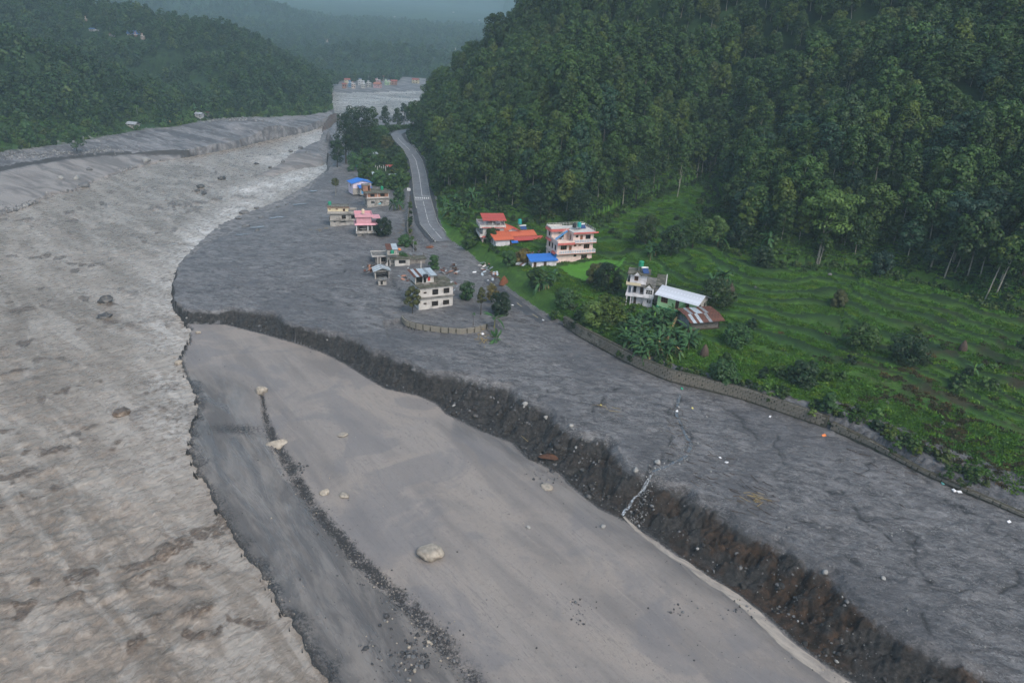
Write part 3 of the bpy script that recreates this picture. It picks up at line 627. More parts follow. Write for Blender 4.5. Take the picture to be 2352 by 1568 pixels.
def scatter(name, pts, scl, rotz, var, meshes, label, host_mat=None, tilt=.06):
    """one object whose geometry nodes put the given meshes on its points"""
    n = len(pts)
    me = bpy.data.meshes.new(name); me.vertices.add(n); me.vertices.foreach_set('co', np.asarray(pts, np.float32).ravel())
    for nm, ty, dat in (('scl', 'FLOAT', scl), ('var', 'INT', var)):
        at = me.attributes.new(nm, ty, 'POINT'); at.data.foreach_set('value', np.asarray(dat, np.float32 if ty == 'FLOAT' else np.int32))
    at = me.attributes.new('rot', 'FLOAT_VECTOR', 'POINT'); r = np.zeros((n, 3), np.float32); r[:, 2] = rotz
    r[:, 0] = RNG.normal(size=n) * tilt; r[:, 1] = RNG.normal(size=n) * tilt; at.data.foreach_set('vector', r.ravel())
    o = link(name, me); tag(o, label, None, None, 'stuff')
    ng = bpy.data.node_groups.new(name, 'GeometryNodeTree')
    ng.interface.new_socket('Geometry', in_out='INPUT', socket_type='NodeSocketGeometry'); ng.interface.new_socket('Geometry', in_out='OUTPUT', socket_type='NodeSocketGeometry')
    gi = ng.nodes.new('NodeGroupInput'); go = ng.nodes.new('NodeGroupOutput'); jn = ng.nodes.new('GeometryNodeJoinGeometry')
    def at_(nm, ty):
        a = ng.nodes.new('GeometryNodeInputNamedAttribute'); a.data_type = ty; a.inputs[0].default_value = nm
        return [s for s in a.outputs if s.enabled and s.name == 'Attribute'][0]
    sc_, rt_, vr_ = at_('scl', 'FLOAT'), at_('rot', 'FLOAT_VECTOR'), at_('var', 'INT')
    for k, src in enumerate(meshes):
        ob = bpy.data.objects.new('source', src)
        oi = ng.nodes.new('GeometryNodeObjectInfo'); oi.inputs['Object'].default_value = ob; oi.inputs['As Instance'].default_value = False
        cp = ng.nodes.new('FunctionNodeCompare'); cp.data_type = 'INT'; cp.operation = 'EQUAL'
        ci = [s for s in cp.inputs if s.enabled]; ng.links.new(vr_, ci[0]); ci[1].default_value = k
        ip = ng.nodes.new('GeometryNodeInstanceOnPoints')
        ng.links.new(gi.outputs[0], ip.inputs['Points']); ng.links.new(cp.outputs[0], ip.inputs['Selection'])
        ng.links.new(oi.outputs['Geometry'], ip.inputs['Instance']); ng.links.new(rt_, ip.inputs['Rotation']); ng.links.new(sc_, ip.inputs['Scale'])
        ng.links.new(ip.outputs[0], jn.inputs[0])
    ng.links.new(jn.outputs[0], go.inputs[0])
    md = o.modifiers.new('scatter', 'NODES'); md.node_group = ng
    return o
def jgrid(x0, x1, y0, y1, s):
    a, b = np.meshgrid(np.arange(x0, x1, s), np.arange(y0, y1, s)); a = a.ravel() + RNG.uniform(-.42, .42, a.size) * s; b = b.ravel() + RNG.uniform(-.42, .42, b.size) * s
    return a, b
def in_view(x, y, z, mu=160, mv0=-260, mv1=1750):
    u, v, w = VpA(x, y, z); return (w > 10) & (u > -mu) & (u < 2352 + mu) & (v > mv0) & (v < mv1)

# ---- the wood on the right hand hill
x, y = jgrid(-90, 420, 175, 640, 6.3)
z, rg, mk = terrain(x, y, True)
ok = (rg == 3) & (mk['dF'] > 1.5) & in_view(x, y, z + 8, 420)
# a few openings where the slope shows
ok &= ~((fbm(x, y, 18, 2, 301) > .38) & (mk['dF'] < 35)) & (fbm(x, y, 11, 2, 302) < .42)
x, y, z = x[ok], y[ok], z[ok]; dist = np.hypot(x, y)
u_, v_, _w = VpA(x, y, z + 9)
infr = (u_ > 0) & (u_ < 2352) & (v_ > -10) & (v_ < 1568)
order = np.argsort(np.where(infr, dist, 9e9)); solo = order[:288]; rest = order[288:]
FT = 'tall broadleaf tree of the dense wood on the right hand hill'
proto = []
for k in range(6):
    proto.append((CROWNS[k], TRUNKS[k % 3]))
for i in solo:
    k = int(RNG.integers(6)); s = float(RNG.uniform(.62, 1.2) * (1 + .45 * fbm(x[i:i + 1], y[i:i + 1], 40, 2, 303)[0])); big = RNG.random() < .1
    o = link('forest_tree', None, loc=(x[i], y[i], z[i] - .3), rot=(RNG.normal() * .04, RNG.normal() * .04, RNG.uniform(0, 6.28)), scale=(s * (1.25 if big else 1), s * (1.25 if big else 1), s * RNG.uniform(.9, 1.15)))
    o.empty_display_size = .5
    tag(o, FT, 'tree', 'trees of the right hand wood')
    link('crown', CROWNS[k], parent=o); link('trunk', TRUNKS[k % 3], parent=o)
JN = [joined('wood_tree_mesh', CROWNS[k], TRUNKS[k % 3]) for k in range(6)]
scatter('hill_wood', np.stack([x, y, z - .3], 1)[rest], RNG.uniform(.62, 1.22, len(rest)) * (1 + .5 * fbm(x[rest], y[rest], 40, 2, 303)) * np.where(RNG.random(len(rest)) < .05, 1.4, 1), RNG.uniform(0, 6.28, len(rest)), RNG.integers(0, 6, len(rest)), JN, 'dense dark green broadleaf wood covering the upper right hand hill')

# ---- the woods of the left hand side and of the far valley
LOWC = [crown_mesh('low_crown_mesh', 4.0, [9, 7, 8, 10][i], 12, 330, 1.25, 400 + i, 2.5, 'tall' if i % 2 else 'round') for i in range(4)]
for me in LOWC: me.materials.append(LEAFF)
x, y = jgrid(-900, 120, 330, 1150, 7.4)
z, rg, mk = terrain(x, y, True)
ok = (rg == 5) & in_view(x, y, z + 8, 650, -200)
cl = fbm(x, y, 60, 3, 310); lushp = sst(30, 10, mk['dLF']) * (y < 700)
gp = P(380, 210, 8)
open_ = np.exp(-(((x - gp[0]) / 45) ** 2 + ((y - gp[1]) / 30) ** 2)) + .0
ok &= RNG.random(len(x)) > np.clip(sst(.18, .35, cl) * .7 + open_ * 1.1 + lushp * .7, 0, .95)
uu_, vv_, _w = VpA(x, y, z + 5)
for (hu, hv, hr) in [(205, 70, 17), (262, 84, 14), (300, 82, 30), (327, 92, 14), (195, 49, 8), (452, 266, 20), (470, 264, 14), (292, 290, 18), (333, 286, 26)]: ok &= ~((np.abs(uu_ - hu) < hr) & (vv_ > hv - 9) & (vv_ < hv + 15))
x, y, z = x[ok], y[ok], z[ok]
scatter('left_wood', np.stack([x, y, z - .5], 1), RNG.uniform(.7, 1.25, len(x)), RNG.uniform(0, 6.28, len(x)), RNG.integers(0, 4, len(x)), LOWC, 'dark green wood covering the hills across the river on the left')
x, y = jgrid(-1300, 300, 1150, 2500, 15)
z, rg, mk = terrain(x, y, True)
ok = (rg == 5) & in_view(x, y, z + 8, 300, -90) & (RNG.random(len(x)) > np.clip(sst(.0, .3, fbm(x, y, 90, 3, 320)), 0, .7))
x, y, z = x[ok], y[ok], z[ok]
scatter('valley_wood', np.stack([x, y, z - .5], 1), RNG.uniform(1.0, 1.7, len(x)), RNG.uniform(0, 6.28, len(x)), RNG.integers(0, 4, len(x)), LOWC, 'hazy blue green wood on the far hills up the valley')
# ------------------------------------------------------------------ mesh kit
class B:
    def __init__(s): s.v = []; s.f = []
    def quad(s, a, b, c, d):
        n = len(s.v); s.v += [a, b, c, d]; s.f.append((n, n + 1, n + 2, n + 3)); return s
    def box(s, x0, x1, y0, y1, z0, z1):
        n = len(s.v); s.v += [(x, y, z) for z in (z0, z1) for x, y in ((x0, y0), (x1, y0), (x1, y1), (x0, y1))]
        s.f += [tuple(n + i for i in q) for q in ((3, 2, 1, 0), (4, 5, 6, 7), (0, 1, 5, 4), (1, 2, 6, 5), (2, 3, 7, 6), (3, 0, 4, 7))]; return s
    def prism(s, pts, dirv):
        """polygon pushed along a vector"""
        n = len(s.v); k = len(pts); s.v += [tuple(p) for p in pts] + [tuple(np.add(p, dirv)) for p in pts]
        s.f.append(tuple(range(n + k - 1, n - 1, -1))); s.f.append(tuple(range(n + k, n + 2 * k)))
        for i in range(k): s.f.append((n + i, n + (i + 1) % k, n + k + (i + 1) % k, n + k + i))
        return s
    def tube(s, p0, p1, r0, r1=None, n=8, cap=True):
        v, q = tube_np([p0, p1], [r0, r1 if r1 is not None else r0], n); o = len(s.v)
        s.v += [tuple(a) for a in v]; s.f += [tuple(int(i) + o for i in a) for a in q]
        if cap: s.f.append(tuple(o + i for i in range(n))); s.f.append(tuple(o + n + i for i in range(n - 1, -1, -1)))
        return s
    def lathe(s, c, prof, n=14):
        o = len(s.v)
        for r, z in prof:
            for j in range(n): s.v.append((c[0] + r * cos(2 * pi * j / n), c[1] + r * sin(2 * pi * j / n), c[2] + z))
        for i in range(len(prof) - 1):
            for j in range(n): s.f.append((o + i * n + j, o + i * n + (j + 1) % n, o + (i + 1) * n + (j + 1) % n, o + (i + 1) * n + j))
        s.f.append(tuple(o + (len(prof) - 1) * n + j for j in range(n))); return s
    def mesh(s, name, mat=None, smooth=False):
        me = bpy.data.meshes.new(name); me.from_pydata([tuple(map(float, v)) for v in s.v], [], s.f); me.update()
        if smooth: me.polygons.foreach_set('use_smooth', np.ones(len(me.polygons), bool))
        if mat: me.materials.append(mat)
        return me
    def put(s, name, mat, parent=None, smooth=False, **k): return link(name, s.mesh(name, mat, smooth), None, parent, **k)
def empty(name, loc, rz=0, label=None, cat=None, group=None, scale=None):
    o = link(name, None, loc=loc, rot=(0, 0, rz), scale=scale); o.empty_display_size = .3; tag(o, label, cat, group); return o
# ------------------------------------------------------------------ road
def ribbon(pts, w0, w1, dz, step=1.5):
    """strip between two offsets of a line"""
    P_ = [np.array(p) for p in pts]; out = []
    s = [0]
    for a, b in zip(P_, P_[1:]): s.append(s[-1] + np.linalg.norm((b - a)[:2]))
    n = max(2, int(s[-1] / step)); L = np.linspace(0, s[-1], n)
    q = np.stack([np.interp(L, s, [p[i] for p in P_]) for i in range(3)], 1)
    for _ in range(6): q[1:-1] = (q[:-2] + 2 * q[1:-1] + q[2:]) / 4
    t = np.gradient(q, axis=0); t[:, 2] = 0; t /= np.linalg.norm(t, axis=1, keepdims=True); nn = np.stack([t[:, 1], -t[:, 0], 0 * t[:, 0]], 1)
    return q, nn, L
RQ, RN, RL = ribbon(ROAD, 0, 0, 0)
sel = RQ[:, 1] > 262
RQ, RN = RQ[sel], RN[sel]; RL = RL[sel]
def strip(name, w0, w1, dz, mat, parent=None, i0=0, i1=None, kind=None):
    q, n = RQ[i0:i1], RN[i0:i1]; a = q + n * w0 + [0, 0, dz]; b = q + n * w1 + [0, 0, dz]; k = len(q)
    o = link(name, np_mesh(name, np.concatenate([a, b]), [(i, i + 1, k + i + 1, k + i) for i in range(k - 1)]), mat, parent)
    if kind: o['kind'] = kind
    return o
asph = M('worn_asphalt', .6, .4); g_ = asph.mix(asph.rng(asph.noise(.35, 6, .7, .6), .35, .65), (.105, .107, .115), (.165, .165, .172))
g_ = asph.mix(asph.math('MULTIPLY', asph.rng(asph.noise(.9, 6, .75, .8), .55, .68), .7), g_, (.05, .05, .055)); asph.col(g_); asph.bump(asph.noise(8, 3), .3, .02)
ROADM = asph.m; PAINT = mat_plain('road_paint', (.62, .62, .60), .6, .35, 3); KB = mat_plain('kerb_black', (.03, .03, .03), .7); KW = mat_plain('kerb_white', (.50, .49, .46), .7)
SHO = mat_plain('dark_shoulder', (.045, .047, .052), .7, .4, .6)
road = strip('road', -3.5, 3.5, .10, ROADM, kind='structure')
strip('shoulder', -5.4, -3.5, .05, SHO, road); strip('shoulder', 3.5, 5.6, .05, SHO, road)
nq = len(RQ)
dirs = RL - RL[0]
mb = B()
def mark(l0, l1, w0, w1, dz=.115):
    i0 = int(np.searchsorted(dirs, l0)); i1 = int(np.searchsorted(dirs, l1)) + 1
    for i in range(max(0, i0), min(i1, nq - 1)):
        a, b = RQ[i], RQ[i + 1]; mb.quad(*[tuple(p) for p in (a + RN[i] * w0 + [0, 0, dz], a + RN[i] * w1 + [0, 0, dz], b + RN[i + 1] * w1 + [0, 0, dz], b + RN[i + 1] * w0 + [0, 0, dz])])
ic = int(np.argmin(np.hypot(RQ[:, 0] - P(969, 456, 3)[0], RQ[:, 1] - P(969, 456, 3)[1]))); lc = dirs[ic]
l = 2.0
while l < lc - 6: mark(l, l + 2.6, -.09, .09); l += 5.2
mark(lc + 3, lc + 110, -.1, .1)
mark(lc + 125, lc + 170, -.1, .1)
mb.put('centre_line', PAINT, road)
cb = B()
def cross(l0, l1, w0, w1):
    a = np.array([np.interp(l0, dirs, RQ[:, k]) for k in range(3)]); b = np.array([np.interp(l1, dirs, RQ[:, k]) for k in range(3)])
    n = RN[ic]; z = [0, 0, .12]; cb.quad(*[tuple(p) for p in (a + n * w0 + z, a + n * w1 + z, b + n * w1 + z, b + n * w0 + z)])
for k in range(7): cross(lc - 1.6, lc + 1.6, -3.1 + k * .93, -3.1 + k * .93 + .5)
cross(lc - 4.0, lc - 3.6, -3.4, 0); cross(lc + 3.6, lc + 4.0, 0, 3.4)
cb.put('zebra_crossing', PAINT, road)
for side in (-1, 1):
    kb, kw = B(), B()
    l = 0; k = 0
    while l < min(dirs[-1] - 3, lc + 150):
        a = np.array([np.interp(l, dirs, RQ[:, j]) for j in range(3)]); b_ = np.array([np.interp(l + .8, dirs, RQ[:, j]) for j in range(3)])
        i = int(np.searchsorted(dirs, l)); n = RN[min(i, nq - 1)] * side
        if not (side == -1 and lc - 42 < l < lc - 18):
            p = [a + n * 3.45, a + n * 3.75, b_ + n * 3.75, b_ + n * 3.45]
            (kb if k % 2 else kw).prism([tuple(x_ + np.array([0, 0, .0])) for x_ in p], (0, 0, .42))
        l += .85; k += 1
    kb.put('kerb_row', KB, road)['kind'] = 'stuff'; kw.put('kerb_row', KW, road)['kind'] = 'stuff'
# stretch of asphalt laid bare of mud beside the green bank
q2, n2_, _ = ribbon(W3([(1118, 640, .35), (1160, 672, .35), (1205, 708, .3), (1250, 738, .3)]), 0, 0, 0)
k = len(q2); q2 = q2.copy(); wv = 1.5 + .8 * np.sin(np.linspace(0, 3.1, k)) + .25 * np.sin(np.linspace(0, 40, k))
cr_ = np.linspace(-1, 1, 7); g3 = q2[:, None, :] + n2_[:, None, :] * (wv[:, None] * cr_[None, :])[:, :, None]; g3[:, :, 2] = terrain(g3[:, :, 0].ravel(), g3[:, :, 1].ravel()).reshape(k, 7) + .14 - .25 * np.abs(cr_[None, :]) ** 4
o = link('bared_asphalt', np_mesh('bared_asphalt', g3.reshape(-1, 3), [(i * 7 + j, i * 7 + j + 1, (i + 1) * 7 + j + 1, (i + 1) * 7 + j) for i in range(k - 1) for j in range(6)]), mat_plain('dark_asphalt', (.06, .062, .068), .6, .3, .5, stain=(.12, .12, .125))); o['kind'] = 'structure'
q2[:, 2] = g3[:, 3, 2] - .26
cb = B()
for a in range(2, k - 4, 6):
    cb.quad(*[tuple(q2[i] + n2_[i] * w_ + np.array([0, 0, .285])) for i, w_ in ((a, -.1), (a, .1), (a + 2, .1), (a + 2, -.1))])
cb.put('faded_lane_mark', mat_plain('yellow_paint', (.45, .38, .2), .7), o)
# ------------------------------------------------------------------ masonry walls
STONE = mat_plain('wall_stone', (.19, .175, .145), .85, .5, .35, stain=(.04, .04, .028), stain_amt=.95)
STONE2 = mat_plain('mossy_wall_core', (.07, .065, .05), .9, .4, 1.2, stain=(.02, .03, .012))
def masonry(name, label, pts, hts, base, th=.6, bl=.9, bh=.45, lim=250, mat=STONE, group=None):
    root = empty(name, (0, 0, 0), label=label, cat='wall')
    Q, N_, L = ribbon([(p[0], p[1], p[2]) for p in pts], 0, 0, 0, .6)
    H = np.interp(L, np.linspace(0, L[-1], len(hts)), hts)
    core = B()
    for i in range(len(Q) - 1):
        a, b = Q[i], Q[i + 1]; z0 = base
        for off0, off1 in ((-.0, th),):
            p = [a + N_[i] * off0, b + N_[i + 1] * off0, b + N_[i + 1] * off1, a + N_[i] * off1]
            core.prism([(x_[0], x_[1], x_[2] + z0) for x_ in p], (0, 0, (H[i] + H[i + 1]) / 2 - z0))
    core.put('wall_core', STONE2, root)
    st = []
    l = 0.0; row = 0; z = 0.0
    while z < max(H):
        l = (row % 2) * bl * .5
        while l < L[-1] - bl:
            if np.interp(l, L, H) > z + bh * .6: st.append((l + random.uniform(-.08, .08), z, bl * random.uniform(.75, 1.0)))
            l += bl
        z += bh; row += 1
    shared = [B().box(-.5, .5, -.12, .12, 0, 1).mesh('stone_block', mat) for _ in range(1)]
    vs = np.array([v.co for v in shared[0].vertices]); 
    meshes = []
    for s_ in range(5):
        rg_ = np.random.default_rng(s_); b = B(); b.box(-.5, .5, -.12, .12, .03, .97); b.v = [tuple(np.array(v) + rg_.uniform(-.06, .06, 3) * [1, .6, 1]) for v in b.v]; meshes.append(b.mesh('stone_block', mat))
    dcam = [(np.hypot(*(np.array([np.interp(l, L, Q[:, 0]), np.interp(l, L, Q[:, 1])]))), l, z, w) for l, z, w in st]
    dcam.sort(); rest = B()
    for j, (_, l, z, w) in enumerate(dcam):
        c = [np.interp(l + w / 2, L, Q[:, i]) for i in range(3)]; i = min(int(np.searchsorted(L, l + w / 2)), len(Q) - 1); n = N_[i]
        ang = math.atan2(n[1], n[0]) + pi / 2
        pos = (c[0] + n[0] * (th + .02), c[1] + n[1] * (th + .02), c[2] + z)
        if j < lim: link('stone', meshes[j % 5], None, root, loc=pos, rot=(0, 0, ang), scale=(w, 1, bh))
        else:
            mm = Matrix.Translation(pos) @ Matrix.Rotation(ang, 4, 'Z') @ Matrix.Diagonal((w, 1, bh, 1)); o = len(rest.v)
            rest.v += [tuple(mm @ v.co) for v in meshes[j % 5].vertices]; rest.f += [tuple(o + q for q in p.vertices) for p in meshes[j % 5].polygons]
    if rest.v: rest.put('stone_rows', mat, root)['kind'] = 'stuff'
    return root
wl_pts = W3([(1300, 745, .4), (1340, 772, .4), (1400, 804, .4), (1460, 836, .4), (1540, 870, .4), (1640, 893, .4), (1720, 915, .4), (1900, 976, .4)])
def rev(l): return l[::-1]
masonry('retaining_wall', 'long mossy stone retaining wall between the grey mud and the green slope', wl_pts, [2.5, 2.7, 2.8, 2.6, 2.5, 2.4, 2.3], -.8, .9, 1.1, .5, 260)
masonry('retaining_wall', 'low crumbling end of the stone wall beside the mud at the right edge', W3([(1912, 981, .4), (2000, 1018, .4), (2120, 1080, .4), (2352, 1180, .4), (2500, 1243, .4)]), [1.5, .9, .55, .5, .4, .4], -.8, .9, 1.1, .5, 120)
masonry('garden_wall', 'curved low stone wall half buried in mud below the grey two storey house', LOWWALL, [.3, .45, .45, .4, .35, .25], -1.8, .3, .9, .4, 0)
gw = [o for o in COL.objects if o.name.startswith('garden_wall')][0]
# face blocks of the curved wall stand below its top
mm_ = [B().box(-.5, .5, -.1, .1, .03, .97).mesh('stone_block', mat_plain('pale_wall_stone', (.24, .22, .18), .85, .35, 1.0, stain=(.06, .06, .05)))]
Qw, Nw, Lw = ribbon(LOWWALL, 0, 0, 0, .4)
l = 0
while l < Lw[-1] - 1:
    i = int(np.searchsorted(Lw, l + .5))
    for zz in (-1.15, -.75, -.35, .05):
        p_ = Qw[i] + Nw[i] * .34; link('stone', mm_[0], None, gw, loc=(p_[0], p_[1], p_[2] + zz), rot=(0, 0, math.atan2(Nw[i][1], Nw[i][0]) + pi / 2), scale=(random.uniform(.8, .95), 1.3, .38))
    l += 1.0
rw = masonry('road_wall', 'stone wall holding up the left edge of the road beside the mud', W3([(944, 452, 2.6), (941, 490, 2.0), (938, 520, 1.4), (940, 548, .8), (957, 574, .3)]), [.6, .8, .9, .8, .5], -3.2, .5, 1.0, .5, 0, mat=mat_plain('grey_wall_stone', (.14, .14, .13), .85, .35, 1))
# ------------------------------------------------------------------ stones
def rock_mesh(name, seed, mat, sub=3, sq=(1, .8, .65), rough=.35):
    import bmesh
    bm = bmesh.new(); bmesh.ops.create_icosphere(bm, subdivisions=sub, radius=1); me = bpy.data.meshes.new(name); bm.to_mesh(me); bm.free()
    n = len(me.vertices); co = np.zeros(n * 3, np.float32); me.vertices.foreach_get('co', co); co = co.reshape(-1, 3).astype(float)
    rg_ = np.random.default_rng(seed)
    for _ in range(5):
        d = rg_.normal(size=3); d /= np.linalg.norm(d); k = rg_.uniform(.55, .8); s_ = co @ d; co = co - np.outer(np.maximum(0, s_ - k) * .85, d)
    f = 1 + rough * .5 * fbm(co[:, 0] + seed * 3, co[:, 1] + co[:, 2] * 1.7, .9, 3, seed)[:, None]
    co = co * f * np.array(sq)
    me.vertices.foreach_set('co', co.astype(np.float32).ravel()); me.polygons.foreach_set('use_smooth', np.ones(len(me.polygons), bool)); me.update(); me.materials.append(mat); return me
RK_T = mat_plain('tan_boulder', (.34, .30, .245), .8, .35, 1.2, stain=(.12, .10, .08), stain_amt=.6, bump=.6)
RK_G = mat_plain('grey_stone', (.14, .14, .14), .75, .35, 1.5, stain=(.07, .07, .07), bump=.5)
RK_D = mat_plain('wet_dark_rock', (.055, .056, .056), .5, .5, 1.5, spec=.5, bump=.9, stain=(.16, .135, .11))
RK_P = mat_plain('pale_stone', (.27, .265, .25), .75, .25, 1.5, bump=.4)
rT = [rock_mesh('boulder_mesh', 10 + i, RK_T) for i in range(4)]; rG = [rock_mesh('stone_mesh', 20 + i, RK_G, 2) for i in range(4)]; rD = [rock_mesh('dark_rock_mesh', 33 + i, RK_D, 3, (1, .7, .8), 1.1) for i in range(3)]; rP = [rock_mesh('pale_stone_mesh', 40 + i, RK_P, 2) for i in range(3)]
def rock(u, v, wpx, me, label, name='boulder', h=.7, dep_=None, rz=None, z=None, group=None, asp=.8, sink=.25, cat=None):
    p = hit(u, v) if z is None else P(u, v, z); ppm = FPX / float((p - CAM) @ _f); w = wpx / ppm / 2
    return tag(link(name, me, loc=(p[0], p[1], p[2] + w * h * (.5 - sink)), rot=(0, 0, rz if rz is not None else random.uniform(0, 6)), scale=(w, w * asp / .8, w * h / .65)), label, cat or 'rock', group)
rock(988, 1278, 66, rT[0], 'big rounded tan boulder alone on the smooth silt', rz=.3, asp=.85, h=.62, sink=.12)
rock(638, 1024, 56, rT[1], 'long tan boulder at the bend of the gravel ditch', rz=.5, asp=.6, h=.5)
rock(602, 900, 30, rT[2], 'squarish tan boulder at the head of the gravel ditch', rz=.2, h=.8)
rock(412, 833, 22, rT[3], 'pale boulder touching the muddy river at the sand edge')
rock(455, 765, 14, rT[0], 'small pale boulder below the left end of the cut bank')
rock(746, 1132, 26, rT[1], 'pale boulder on silt beside the ditch, left one of a pair')
rock(792, 1139, 30, rT[2], 'flat brown boulder on silt, right one of a pair', h=.4)
rock(1256, 1118, 34, rT[3], 'half sunk pale boulder near the foot of the dark scar', h=.45)
rock(788, 1000, 26, rT[0], 'mud covered boulder in the middle of the silt flat', h=.35)
rock(1213, 1215 - 3, 14, rP[0], 'small pale rock at the foot of the waterfall gully')
rock(1385, 1210, 16, rP[1], 'whitish rock lying under the gully with the trickle')
rock(242, 692, 38, rD[0], 'wet black rock in the brown river, upper one of the two', z=WAT + .15, h=.5, rz=.2)
rock(242, 728, 34, rD[1], 'flat wet black rock in the brown river, lower one of the two', z=WAT + .05, h=.35, rz=.3)
rock(276, 950, 46, rock_mesh('wave_hump_mesh', 77, mat_plain('silty_wave_hump', (.115, .082, .056), .3, .4, 1.5, stain=(.24, .2, .16)), 3, (1, .8, .6), 1.2), 'brown wave hump of the river, built as a silty rock', z=WAT - .1, h=.42)  # a wave hump of the river, built with a silt-coloured rock mesh
rock(462, 430, 24, rD[0], 'dark rock in mid river with water parting round it', z=WAT + .1, h=.4)
rock(508, 411, 22, rD[1], 'dark rock upstream of the others in mid river', z=WAT + .1, h=.4)
for q, lb in [((470, 445, 18), 'grey rock at the near end of the mid river group'), ((452, 440, 16), 'small grey rock left of the mid river group'), ((590, 377, 12), 'small dark rock off the tip of the gravel island')]:
    rock(*q, rD[2], lb, z=WAT + .1, h=.45)
rock(337, 371, 24, rP[0], 'large whitish boulder on the far beach across the river')
rock(140, 411, 18, rP[1], 'pale boulder on the far left beach, left of two'); rock(176, 411, 18, rP[2], 'pale boulder on the far left beach, right of two')
rock(206, 391, 16, rG[0], 'grey boulder in front of the far left beach scarp')
rock(193, 430, 26, rG[1], 'dark grey boulder at the stony tip of the left beach'); 
for q in [(562, 490, 26), (600, 500, 16), (590, 478, 14), (548, 502, 18), (640, 475, 16), (565, 520, 20), (590, 530, 16), (660, 470, 12)]:
    rock(*q, rG[random.randrange(4)], 'grey boulder half drowned in the shallows by the mud bank', group='boulders in the shallows', h=.5)
for q in [(690, 340, 14), (668, 348, 12), (705, 352, 16), (650, 372, 14), (722, 362, 12), (735, 345, 10), (620, 385, 10)]:
    rock(*q, rG[random.randrange(4)], 'grey rock on the gravel island before the tree knoll', group='rocks on the gravel island', h=.6, z=-6.6)
rock(1510, 1062, 18, rP[0], 'pale stone on the lip of the scar beside the stream', ); rock(1312, 978, 14, rP[1], 'pale stone stuck in the crest of the scar')
rock(1460, 1000 + 80, 18, rP[2], 'pale rock where the stream drops over the scar')
rock(2028, 1268 + 60, 14, rP[0], 'white stone on the edge of the right hand scar'); rock(1895, 1315, 18, rP[1], 'pale stone stuck in the right hand scar')
rock(2012, 1218, 0.1, rG[0], 'tiny stone', z=-20) if False else None
for q, lb in [((1945, 1382, 14), 'bluish stone in the dark scar near the bottom right'), ((1700, 1305, 14), 'grey stone in the middle of the dark scar'), ((2020 - 80, 1240 + 150, 10), 'small stone above the brown soil patch of the scar')]:
    rock(*q, rG[1], lb)
for (u, v, s) in [(1857, 612, 9), (1905, 632, 13), (2290, 885, 12), (2165, 972, 13), (2200, 978, 12), (2038, 925, 12), (1735, 660, 8)]:
    rock(u, v, s, rG[random.randrange(3)], 'pale field stone on the green slope', 'field_stone', group='stones on the green slope', h=.7)
# loose stones on the cut bank: the larger ones singly, the rest as one
L_ = []
tl = np.array(T_LINE)[:, :2]
xs = RNG.uniform(-100, 75, 60000); ys = RNG.uniform(62, 215, 60000)
z_, rg_, mk_ = terrain(xs, ys, True); uu, vv, ww = VpA(xs, ys, z_)
okk = (mk_['tt'] > .08) & (rg_ == 0) & (ww > 0) & (uu > -20) & (uu < 2372) & (vv < 1600)
dens = np.where((xs > -45) & (xs < 20), 1.0, .35) * (.3 + .7 * mk_['tt']) * (.15 + .85 * sst(-.1, .3, fbm(xs, ys, 7, 3, 88))); okk &= RNG.random(len(xs)) < dens
xs, ys, z_ = xs[okk], ys[okk], z_[okk]; print('scar stones', len(xs))
ns = 230
for i in range(min(ns, len(xs))):
    s = float(np.exp(RNG.normal(-1.45, .5))); tag(link('bank_stone', (rG + rG + rD)[int(RNG.integers(11))] if RNG.random() < .93 else rP[0], loc=(xs[i], ys[i], z_[i]), rot=(RNG.uniform(0, 6), RNG.uniform(-.4, .4), RNG.uniform(0, 6)), scale=(s, s, s)), 'grey stone sticking out of the dark cut bank', 'stone', 'stones in the cut bank')
ks = min(len(xs), 7000)
SMALL = [rock_mesh('pebble_mesh', 50 + i, [RK_G, RK_P, RK_G][i], 1) for i in range(3)]
scatter('bank_gravel', np.stack([xs, ys, z_], 1)[ns:ks], np.exp(RNG.normal(-1.95, .5, ks - ns)), RNG.uniform(0, 6, ks - ns), RNG.choice([0, 1, 2], ks - ns, p=[.55, .03, .42]), SMALL, 'loose gravel and small stones over the face of the cut bank', tilt=1)
MUDB = mat_plain('slumped_mud', (.042, .040, .038), .9, .4, 1.2, stain=(.018, .017, .016), bump=.9)
MBM = [rock_mesh('mud_block_mesh', 80 + i, MUDB, 2, (1, .8, .7), .9) for i in range(3)]
mbp = (mk_['tt'][okk] > .45) if len(mk_['tt'][okk]) == len(xs) else np.ones(len(xs), bool); ib = np.where(mbp)[0][ns:ns + 420]
scatter('slumped_blocks', np.stack([xs, ys, z_], 1)[ib], np.exp(RNG.normal(-.85, .4, len(ib))), RNG.uniform(0, 6, len(ib)), RNG.integers(0, 3, len(ib)), MBM, 'slumped dark mud blocks along the foot of the cut bank', tilt=1)
